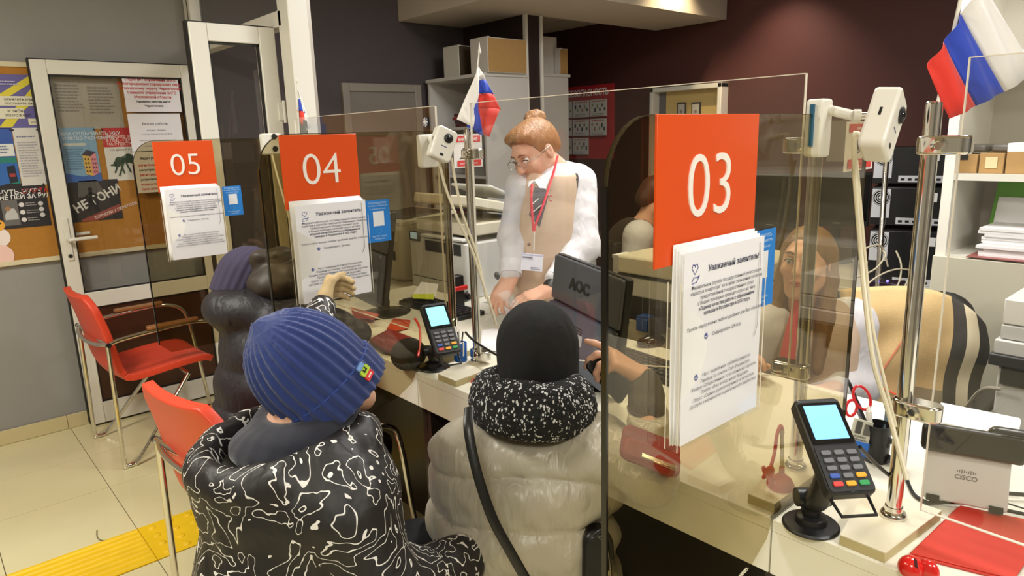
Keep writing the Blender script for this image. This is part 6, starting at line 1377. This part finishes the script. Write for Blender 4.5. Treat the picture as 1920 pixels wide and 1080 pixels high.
# ======== visitor in the dark quilted jacket at the far counter
HC = far(470, 522, 2.38)
vi = person('visitor in a dark puffer jacket bending over the far counter behind the child', (HC.x, HC.y, 0))
F = Field(HC+V3((-.25, -.30, -.66)), HC+V3((.75, .26, .16)), .006); Bh = basis((.75, -.15, -.55)); nk = HC+V3((-.07, -.02, -.13)); W = head_field(F, HC, Bh, .95, nk)
ELv = far(640, 628, 2.38)
F.chain([nk, HC+_rt*.06+V3((-.06, -.06, -.30)), HC+_rt*.06+V3((-.10, -.06, -.60))], [.05, .08, .09], k=.05); F.chain([HC+V3((.0, -.14, -.22)), ELv, far(676, 620, 2.29)], [.06, .045, .032], k=.03)
hand_field(F, far(702, 617, 2.24), (far(760, 632, 2.16)-far(702, 617, 2.24)), U3, 1, curl=(20, 25, 28, 30), s=.95); F.chain([far(676, 620, 2.29), far(702, 617, 2.24)], [.032, .027], k=.02)
F.build('body', M_skin, vi); face_parts(vi, W, Bh, .95, mat('brow_brown'))
hat(vi, HC+V3((-.006, 0, .004)), basis((.75, -.15, -.45), (.35, 0, 1)), (.108, .096), .11, 24, .0014, mat('violet_knit', (66, 60, 84), .9, bump=.2, bscale=500), None, lowz=-.085, gather=False)
c = far(474, 532, 2.29); M = frame(c, _rt, _up); MB().rbox((0, 0, 0), (.03, .026, .003), .004, M).build('hat_emblem', mat('emblem_dark', (30, 32, 40), .5), vi); mb = MB()
for i in range(4): mb.add([(M @ Matrix.Rotation(i*PI/4, 4, 'Z')) @ Vector(v) for v in ((-.009, -.001, .002), (.009, -.001, .002), (.009, .001, .002), (-.009, .001, .002))], [(0, 1, 2, 3)])
mb.build('hat_star', M_paper, vi)
M_puff = wrinkle(mat('dark_puffer', (40, 37, 42), .55, noise=.05, nscale=20), (30, 30, 14), .7, .010)
F = Field(HC+V3((-.50, -.46, -.80)), HC+V3((.62, .40, .02)), .008); sh = HC+V3((-.03, -.06, -.15))+_rt*.065; lat = Vector((.1, -1, 0)).normalized()
F.chain([HC+_rt*.02+V3((-.05+.075*math.cos(a), -.04+.075*math.sin(a), -.085)) for a in np.linspace(0, 2*PI, 16)], .045, k=.06)
F.chain([sh+lat*.12, sh-lat*.10], [.10, .10], k=.06)
for dz, dx in ((-.08, -.02), (-.18, -.05), (-.30, -.08), (-.42, -.10), (-.52, -.10)): F.ell(sh+V3((dx, 0, dz)), (.15, .20, .11), None, k=.05)
F.chain([sh+lat*.16, ELv+V3((-.03, .02, .02)), far(668, 622, 2.31)], [.09, .072, .046], k=.05); F.chain([sh-lat*.15, sh-lat*.24+V3((.05, 0, -.22)), sh-lat*.14+V3((.28, 0, -.20))], [.09, .075, .055], k=.05)
z1_ = sh.z+.02; wv = wav(41, 6, 30); F.warp(lambda X, Y, Z: -.009*np.power(np.abs(np.sin(np.pi*(Z-F32(z1_))/F32(.13)))+1e-4, .45)+.006+.006*wv(X, Y, Z)); F.build('jacket', M_puff, vi)
F = Field(HC+V3((-.3, -.45, -.30)), HC+V3((.25, .1, .14)), .007); hc = far(522, 500, 2.30)
for i in range(9): a = i*.7; F.ell(hc+_rt*(.045*math.cos(a*2.3))+_up*(.05*math.sin(a*1.7)-.01)-_f*.01*i*.3, (.045, .045, .028), basis((math.cos(a), math.sin(a), .4)), k=.012)
F.ell(hc-_up*.05, (.10, .10, .06), None, k=.03); wv = wav(44, 6, 90); F.warp(lambda X, Y, Z: .005*wv(X, Y, Z)); F.build('hood', mat('crumpled_hood', (62, 54, 46), .55), vi, label='crumpled dark hood')
F = Field(HC+V3((-.4, -.35, -1.12)), HC+V3((.45, .35, -.62)), .010)
for s_ in (-1, 1): F.chain([sh+V3((-.10, .10*s_, -.50)), sh+V3((.26, .10*s_, -.50)), sh+V3((.26, .10*s_, -.80))], [.11, .085, .055], k=.05)
F.build('trousers', mat('dark_trousers'), vi)
mt = far(764, 652, 2.10); t = tag(MB().ball((0, 0, 0), (.066, .056, .052), Matrix.Translation(onz(766, 664, ZC+.045)) @ Matrix.Rotation(.6, 4, 'Z'), 20, 12).build('mitten', mat('black_mitten', (34, 30, 30), .8, bump=.3, bscale=200)), 'rounded black mitten lying on the far counter beside the small terminal', 'mitten')

# ======== standing clerk
HC = far(1001, 282, 2.66)
ck = person('standing clerk with hair bun and glasses, white shirt, beige waistcoat', (HC.x+.12, HC.y+.05, 0))
fdir = (-_rt*.60-_f*.45-_up*.62); Bh = basis(fdir, (-.05, .1, 1)); S_ = .99
NK = far(1036, 332, 2.72); CH = far(1018, 420, 2.77); WA = far(1020, 560, 2.81); PE = WA+V3((.04, .03, -.16))
SL = far(976, 352, 2.70); SR = far(1082, 344, 2.76)
EL = far(960, 445, 2.68); ER = far(1092, 462, 2.70); WL = far(957, 520, 2.62); WRr = far(1030, 543, 2.56)
lo = np.minimum.reduce([A3(v) for v in (HC, NK, WA, WL, WRr, SL, SR)])-.16; hi = np.maximum.reduce([A3(v) for v in (HC, NK, WA, WL, WRr, SL, SR)])+.16
F = Field(lo, hi, .0042)
W = head_field(F, HC, Bh, S_, NK)
F.chain([NK, CH, WA], [.075, .125, .115], k=.05); F.chain([SL, EL, WL], [.05, .040, .026], k=.03); F.chain([SR, ER, WRr], [.05, .042, .027], k=.03)
hand_field(F, WL, (far(940, 556, 2.60)-WL), (-_f*.55-_rt*.2+_up*.3), 1, curl=(22, 28, 34, 40), bend=(24, 28, 30, 32), spread=5, thumb=(32, 20), s=.98)
hand_field(F, WRr, (far(972, 566, 2.54)-WRr), (_up*.8-_f*.5), 1, curl=(15, 20, 24, 28), bend=(18, 20, 22, 24), spread=5, thumb=(32, 20), s=.98)
F.build('body', M_skin, ck)
M_hair = wrinkle(mat('hair_auburn', (152, 110, 72), .5, noise=.35, nscale=45), (130, 130, 30), .9, .004, 3)
face_parts(ck, W, Bh, S_, mat('brow_auburn', (120, 84, 60), .7))
F = Field(A3(HC)-.17, A3(HC)+.19, .0045)
F.ell(W(-.018, 0, .030), A3((.104, .083, .088))*S_, Bh, k=.01); F.ell(W(.045, 0, .085), A3((.04, .060, .026))*S_, Bh, k=.03); F.ell(W(-.070, 0, -.01), A3((.045, .062, .065))*S_, Bh, k=.03)
F.ell(W(.095, 0, -.020), A3((.085, .10, .105))*S_, Bh, k=.012, op='cut')
for y in (-1, 1): F.ell(W(-.004, .088*y, -.022), A3((.026, .020, .036))*S_, Bh, k=.01, op='cut'); F.ell(W(.045, .09*y, -.06), A3((.06, .05, .055))*S_, Bh, k=.01, op='cut')
F.cap(W(-.065, 0, -.10), W(-.04, 0, -.16), .06*S_, k=.015, op='cut')
bc = far(1003, 221, 2.70)
wv = wav(51, 6, 120); F.warp(lambda X, Y, Z: .0022*wv(X, Y, Z)); F.build('hair', M_hair, ck)
F = Field(A3(bc)-.075, A3(bc)+.075, .004)
for i in range(7): a = i*.9; F.chain([bc+_rt*.030*math.cos(a+t_)+_up*.020*math.sin(a+t_)+_f*.02*math.sin(i) for t_ in (0, .7, 1.4, 2.1)], .013, k=.005)
F.ell(bc, (.030, .030, .026), None, k=.01); F.build('hair_bun', M_hair, ck)
# glasses
gm = mat('glasses_rim', (196, 190, 182), .25, .8); g_ = MB()
for y in (-1, 1):
    g_.tube([W(.106-.010*abs(math.cos(a)*.5+.5*y)*0, .031*y+.024*math.cos(a), .000+.017*math.sin(a)) for a in np.linspace(0, 2*PI, 21)], .0013, 6)
    g_.tube([W(.104, .055*y, .004), W(.06, .080*y, .006), W(-.01, .084*y, .004)], .0012, 6)
g_.tube([W(.107, -.008, .004), W(.110, 0, .006), W(.107, .008, .004)], .0012, 6); gl = g_.build('glasses', gm, ck)
for y in (-1, 1): MB().add([W(.106, .031*y+.022*math.cos(a), .016*math.sin(a)) for a in np.linspace(0, 2*PI, 16, endpoint=False)], [tuple(range(16))]).build('lens', G_clear, gl)
# white shirt
M_shirt = wrinkle(mat('white_shirt', (214, 211, 214), .75), (22, 22, 13), .55, .010)
F = Field(lo-.04, hi+.06, .0055)
ax_l = (SR-SL).normalized(); tq = np.array([[ax_l.x, 0, 0], [ax_l.y, 0, 0], [ax_l.z, 0, 1]])
F.chain([SL+V3((0, 0, .0)), (SL+SR)/2+V3((0, 0, .045)), SR], [.055, .068, .062], k=.05)
F.chain([(SL+SR)/2+V3((0, 0, -.03)), CH, WA, PE], [.118, .140, .128, .150], k=.06)
F.chain([SL, EL, WL-(WL-EL)*.12], [.056, .050, .040], k=.03); F.chain([SR, ER, WRr-(WRr-ER)*.22], [.076, .066, .046], k=.03)
F.cap(NK+V3((0, 0, .06)), NK+V3((0, 0, -.02)), .062, k=.01, op='cut')
wv = wav(61, 6, 45); wv2 = wav(62, 6, 110); F.warp(lambda X, Y, Z: .0045*wv(X, Y, Z)+.0015*wv2(X, Y, Z)); F.build('shirt', M_shirt, ck)
for (a, b, r0) in ((EL, WL, .046), (ER, WRr, .049)):
    d = (b-a).normalized(); off = .12 if b is WL else .22; e = b-(b-a)*off; MB().tube([e-d*.045, e-d*.02, e+d*.008], [r0*.98, r0, r0*.96], 18).build('cuff', M_shirt, ck)
d = (WRr-ER).normalized(); e = WRr-d*.012
MB().tube([e-d*.016, e, e+d*.016], [.0325, .033, .0315], 18).build('wrist_band', M_black, ck, label='black smart watch band')
# collar wings
fwd = Vector(-_rt*.45-_f*.75); fwd.z = 0; fwd.normalize()
cn = NK+V3((0, 0, -.055)); lf = Vector((fwd.y, -fwd.x, 0))
def patch(name, pts, m, thick=.003, parent=ck, label=None):
    mb = MB(); mb.add([Vector(p) for p in pts], [tuple(range(len(pts)))]); return mb.build(name, m, parent, solid=thick, smooth=False, label=label)
pz = lambda x, y, D: far(x, y, D)
MB().tube([pz(1004, 342, 2.60), pz(1030, 330, 2.635), pz(1052, 302, 2.69)], [.016, .022, .020], 8, 4, flat=.35).build('collar', M_shirt, ck)
F = Field(A3(NK)-.16, A3(NK)+.12, .0045); F.chain([NK+V3((-.012, -.008, -.050))+fwd*(.066*math.cos(a_))+lf*(.066*math.sin(a_))+V3((0, 0, -.022*math.cos(a_))) for a_ in np.linspace(0, 2*PI, 22)], .015, k=.008); F.build('collar', M_shirt, ck)
patch('collar_wing', [pz(1002, 338, 2.575), pz(1038, 316, 2.60), pz(1022, 358, 2.565), pz(1014, 356, 2.56)], M_shirt); F = Field(A3(NK)-.16, A3(NK)+.12, .0045); F.chain([NK+V3((-.012, -.008, -.050))+fwd*(.066*math.cos(a_))+lf*(.066*math.sin(a_))+V3((0, 0, -.022*math.cos(a_))) for a_ in np.linspace(0, 2*PI, 22)], .015, k=.008); F.build('collar', M_shirt, ck)
patch('collar_wing', [pz(1002, 338, 2.575), pz(992, 340, 2.58), pz(990, 352, 2.57)], M_shirt)
# waistcoat (beige front, dark back)
M_vest = mat('beige_waistcoat', (206, 180, 156), .75, noise=.03, nscale=40, bump=.08, bscale=500); M_vback = mat('waistcoat_back', (84, 76, 70), .6)
F = Field(lo-.06, hi+.08, .0055)
F.chain([SL+(SR-SL)*.26+V3((0, 0, .022)), (SL+SR)/2+V3((0, 0, .052)), SR-(SR-SL)*.16+V3((0, 0, .020))], [.062, .082, .074], k=.05)
F.chain([(SL+SR)/2+V3((0, 0, -.035)), CH, WA, PE+V3((0, 0, -.03))], [.134, .156, .144, .17], k=.06)
# armholes
for P_, Q_, r_ in ((SL, EL, .064), (SR, ER, .100)): F.cap(P_+(P_-Q_)*.12+(P_-(SL+SR)/2)*.10, Q_+(P_-(SL+SR)/2)*.25, r_, r_*.92, k=.012, op='cut')
F.ell((SL+SR)/2*.5+NK*.5+V3((0, 0, .07)), (.115, .115, .105), None, k=.015, op='cut')
# open V at the front
vt = pz(1003, 485, 2.50)
for a_, b_ in ((pz(996, 330, 2.50), vt), (pz(1030, 330, 2.53), vt), (pz(1012, 330, 2.5), vt)): F.cap(a_, b_, .045, .004, k=.008, op='cut')
wv = wav(71, 5, 30); F.warp(lambda X, Y, Z: .0028*wv(X, Y, Z))
bn = Vector((_rt*.80+_f*.60)); bn.z = 0; bn.normalize(); off0 = (SL+SR)/2+bn*.035
F.build('waistcoat', [M_vest, M_vback], ck, colorfn=lambda c: ((c-A3(off0))@A3(bn) > 0))
for (x_, y_) in ((992, 458), (986, 492)): q = pz(x_, y_, 2.51); MB().ball((0, 0, 0), (.007, .007, .004), frame(q, _rt, _up), 12, 6).build('button', mat('button_tan', (140, 116, 92), .4), ck)
# tie, lanyard and badge
M_tie = mat('dark_tie', (74, 66, 66), .6); M_lan = mat('lanyard_red', (196, 44, 54), .6)
patch('tie', [pz(1002, 352, 2.555), pz(1022, 354, 2.555), pz(1028, 368, 2.545), pz(1012, 426, 2.505), pz(992, 402, 2.52)], M_tie, .008)
tie = bpy.data.objects['tie']
for (a_, b_) in (((996, 384), (1010, 372)), ((996, 400), (1016, 384))): MB().tube([pz(*a_, 2.510), pz(*b_, 2.525)], .0035, 6, flat=.3).build('tie_stripe', mat('tie_stripe', (196, 186, 176), .6), tie)
lan = thing('lanyard', 'red lanyard with a white name badge worn by the standing clerk', 'badge', pz(1000, 490, 2.5))
MB().tube([pz(1046, 292, 2.62), pz(1036, 330, 2.575), pz(1018, 385, 2.515), pz(1004, 422, 2.495), pz(1001, 436, 2.49)], .0048, 6, 6, flat=.3).build('strap', M_lan, lan); MB().tube([pz(998, 344, 2.54), pz(996, 370, 2.515), pz(998, 405, 2.498), pz(1001, 436, 2.49)], .0048, 6, 6, flat=.3).build('strap', M_lan, lan)
MB().tube([pz(1001, 434, 2.488), pz(1000, 470, 2.485)], .006, 8, flat=.5).build('clip', mat('clip_pale', (214, 200, 186), .4), lan)
a = pz(978, 474, 2.482); b = pz(1019, 478, 2.50); c_ = pz(979, 506, 2.482); M = frame(a, b-a, a-c_); wd = (b-a).length; hh = (a-c_).length
MB().box((wd/2, -hh/2, 0), (wd, hh, .004), M).build('badge', mat('badge_white', (222, 220, 232), .35), lan, bevel=.001); bp_ = Pic(lan, M @ Matrix.Translation((0, 0, .0022)), wd, hh); bp_.rect(0, .02, 1, .10, (190, 190, 220)).rect(.05, .2, .5, .27, (90, 90, 110)).bars(.05, .33, .7, 1, .06, (150, 150, 170)).bars(.45, .78, .95, 2, .09, (130, 130, 150)); bp_.done()
q = pz(1033, 372, 2.555); MB().tube([q+_rt*.008*math.cos(t_)+_up*.010*math.sin(t_) for t_ in np.linspace(.6, 5.2, 9)], .0016, 6).build('chest_emblem', M_lan, ck)
# skirt and legs down to the floor
F = Field(PE+V3((-.26, -.26, -PE.z+.05)), PE+V3((.26, .26, .05)), .011); F.chain([PE, PE+V3((0, 0, -.14)), PE+V3((0, 0, -.42))], [.16, .165, .14], k=.05)
for s_ in (-1, 1): F.chain([PE+V3((0, 0, -.40))+lf*.08*s_, PE*1+V3((0, 0, -PE.z+.10))+lf*.08*s_], [.07, .045], k=.04)
F.build('trousers', mat('dark_trousers'), ck)
F = Field(Vector((PE.x-.32, PE.y-.30, -.01)), Vector((PE.x+.25, PE.y+.30, .16)), .008)
for s_ in (-1, 1): b_ = Vector((PE.x, PE.y, 0))+lf*.08*s_; F.chain([b_+V3((0, 0, .09)), b_+V3((0, 0, .05)), b_+fwd*.14+V3((0, 0, .035))], [.052, .05, .034], k=.03)
F.build('shoes', M_black, ck)

# ======== seated clerk behind the 03 partition
HC = far(1512, 488, 2.22)
sk = person('seated clerk with long straight hair, in a white blouse, behind the 03 partition', (HC.x+.1, HC.y, 0))
fdir = (-_f*.80-_rt*.66-_up*.12); Bh = basis(fdir, (0, 0, 1)); S_ = .98; NK = HC+V3((.03, .01, -.15)); SHc = NK+V3((.02, 0, -.08)); lat = _rt*.9+_f*.1; lat.z = 0; lat.normalize()
F = Field(HC+V3((-.42, -.42, -.62)), HC+V3((.30, .36, .16)), .005); W = head_field(F, HC, Bh, S_, NK)
F.chain([NK, SHc+V3((0, 0, -.02)), SHc+V3((.03, 0, -.30))], [.055, .085, .09], k=.04)
for s_, W_ in ((-1, far(1398, 690, 2.10)), (1, far(1560, 730, 2.15))):
    E_ = SHc+lat*.22*s_+V3((-.04, 0, -.22)); F.chain([SHc+lat*.13*s_+V3((0, 0, -.02)), E_, W_], [.04, .036, .027], k=.03); hand_field(F, W_, (W_-E_), U3, s_, s=.92)
F.build('body', M_skin2, sk); face_parts(sk, W, Bh, S_, mat('brow_brown'))
M_hair2 = wrinkle(mat('hair_blonde', (128, 92, 46), .45, noise=.3, nscale=50), (120, 120, 14), .8, .004, 3)
F = Field(HC+V3((-.24, -.24, -.42)), HC+V3((.24, .24, .17)), .0055)
F.ell(W(-.020, 0, .030), A3((.100, .081, .086))*S_, Bh, k=.01); F.chain([W(-.06, 0, .0), W(-.075, 0, -.12), W(-.07, 0, -.22)], [.075, .060, .04], k=.03)
for y in (-1, 1): F.chain([W(-.02, .066*y, .03), W(-.02, .072*y, -.06), W(.02, .078*y, -.18), W(.085, .085*y, -.34)], [.024, .026, .030, .018], k=.015)
F.ell(W(.090, 0, -.03), A3((.075, .064, .105))*S_, Bh, k=.012, op='cut'); wv = wav(81, 6, 90); F.warp(lambda X, Y, Z: .002*wv(X, Y, Z)); F.build('hair', M_hair2, sk)
F = Field(HC+V3((-.46, -.46, -.66)), HC+V3((.36, .42, -.06)), .007); F.chain([SHc+lat*.15, SHc-lat*.15], [.075, .075], k=.05); F.chain([SHc+V3((.01, 0, -.08)), SHc+V3((.03, 0, -.36))], [.15, .16], k=.06)
for s_, W_ in ((-1, far(1398, 690, 2.10)), (1, far(1560, 730, 2.15))): E_ = SHc+lat*.22*s_+V3((-.04, 0, -.22)); F.chain([SHc+lat*.16*s_, E_, E_*.25+W_*.75], [.078, .066, .045], k=.04)
F.cap(NK+V3((0, 0, .05)), NK+V3((-.02, 0, -.05)), .062, k=.01, op='cut'); wv = wav(91, 6, 50); F.warp(lambda X, Y, Z: .004*wv(X, Y, Z)); F.build('blouse', M_shirt, sk)
F = Field(HC+V3((-.46, -.46, -.66)), HC+V3((.36, .42, -.06)), .007); F.chain([SHc+lat*.10, SHc-lat*.10], [.080, .080], k=.05); F.chain([SHc+V3((.01, 0, -.08)), SHc+V3((.03, 0, -.38))], [.160, .170], k=.06)
for s_ in (-1, 1): F.cap(SHc+lat*.20*s_+V3((0, 0, .05)), SHc+lat*.25*s_+V3((-.03, 0, -.26)), .085, k=.01, op='cut')
F.ell(NK+V3((-.03, 0, -.02)), (.085, .085, .11), None, k=.012, op='cut'); F.build('waistcoat', M_vest, sk)
MB().tube([W(.05, 0, -.13)+A3((0, 0, 0)), W(.085, 0, -.20), W(.12, 0, -.32)], [.012, .018, .026], 8, 4, flat=.3).build('neck_scarf', M_lan, sk, label='red scarf band')
F = Field(HC+V3((-.35, -.35, -1.1)), HC+V3((.35, .35, -.48)), .011)
fh = Vector((fdir.x, fdir.y, 0)).normalized()
for s_ in (-1, 1): F.chain([SHc+V3((.03, 0, -.40))+lat*.09*s_, SHc+V3((.0, 0, -.41))+lat*.1*s_+fh*.34, SHc+V3((0, 0, -.80))+lat*.1*s_+fh*.30], [.11, .08, .05], k=.05)
F.build('trousers', mat('dark_trousers'), sk)

# ======== clerk far behind, mostly hidden by sign 03
HC = far(1236, 374, 3.75)
bk = person('clerk in a brown waistcoat sitting far behind, mostly hidden by sign 03', (HC.x, HC.y, 0))
Bh = basis((_rt*.8-_up*.35+_f*.2)); NK = HC+V3((-.06, .06, -.14)); S_ = 1.0; SHc = NK+V3((-.03, .04, -.07))
F = Field(HC+V3((-.4, -.4, -.62)), HC+V3((.4, .4, .16)), .007); W = head_field(F, HC, Bh, S_, NK); F.chain([NK, SHc, SHc+V3((-.03, .03, -.32))], [.05, .08, .09], k=.04)
for s_ in (-1, 1): E_ = SHc+_f*.2*s_+V3((-.02, .04, -.26)); Wq = E_+_rt*.22+_up*.02; F.chain([SHc+_f*.15*s_, E_, Wq], [.05, .045, .03], k=.03); hand_field(F, Wq, _rt, U3, s_)
F.build('body', M_skin, bk); face_parts(bk, W, Bh, S_, mat('brow_brown'))
F = Field(A3(HC)-.17, A3(HC)+.17, .006); F.ell(W(-.022, 0, .034), A3((.106, .087, .090)), Bh, k=.01); F.ell(W(-.08, 0, -.02), A3((.05, .06, .06)), Bh, k=.02); F.ell(W(.095, 0, -.02), A3((.085, .10, .105)), Bh, k=.012, op='cut')
for y in (-1, 1): F.ell(W(-.0, .088*y, -.022), A3((.026, .020, .036)), Bh, k=.01, op='cut')
F.build('hair', mat('hair_dark', (74, 46, 34), .5), bk)
F = Field(HC+V3((-.46, -.46, -.66)), HC+V3((.46, .46, -.06)), .009); F.chain([SHc+_f*.15, SHc-_f*.15], [.075, .075], k=.05); F.cap(SHc+V3((0, 0, -.06)), SHc+V3((-.03, .03, -.36)), .14, .15, k=.06)
for s_ in (-1, 1): E_ = SHc+_f*.2*s_+V3((-.02, .04, -.26)); F.chain([SHc+_f*.16*s_, E_, E_+_rt*.14], [.078, .068, .05], k=.04)
F.cap(NK+V3((0, 0, .05)), NK+V3((.02, -.02, -.05)), .06, k=.01, op='cut'); F.build('blouse', M_shirt, bk)
F = Field(HC+V3((-.4, -.4, -.66)), HC+V3((.4, .4, -.1)), .008); F.cap(SHc+V3((0, 0, -.05)), SHc+V3((-.03, .03, -.38)), .162, .175, k=.06); F.chain([SHc+_f*.10, SHc-_f*.10], [.096, .096], k=.05)
for s_ in (-1, 1): F.cap(SHc+_f*.21*s_+V3((0, 0, .05)), SHc+_f*.24*s_+V3((-.02, .04, -.26)), .085, k=.01, op='cut')
F.ell(NK+V3((.03, -.03, .0)), (.09, .09, .11), None, k=.015, op='cut'); F.build('waistcoat', mat('brown_waistcoat', (60, 48, 42), .7), bk)
F = Field(HC+V3((-.4, -.4, -1.24)), HC+V3((.4, .4, -.48)), .012)
for s_ in (-1, 1): F.chain([SHc+V3((-.03, .03, -.42))+_f*.09*s_, SHc+V3((.2, -.24, -.42))+_f*.09*s_, SHc+V3((.2, -.24, -.955))+_f*.09*s_], [.11, .085, .05], k=.05)
F.build('trousers', mat('dark_trousers'), bk)
fonts_to_meshes()
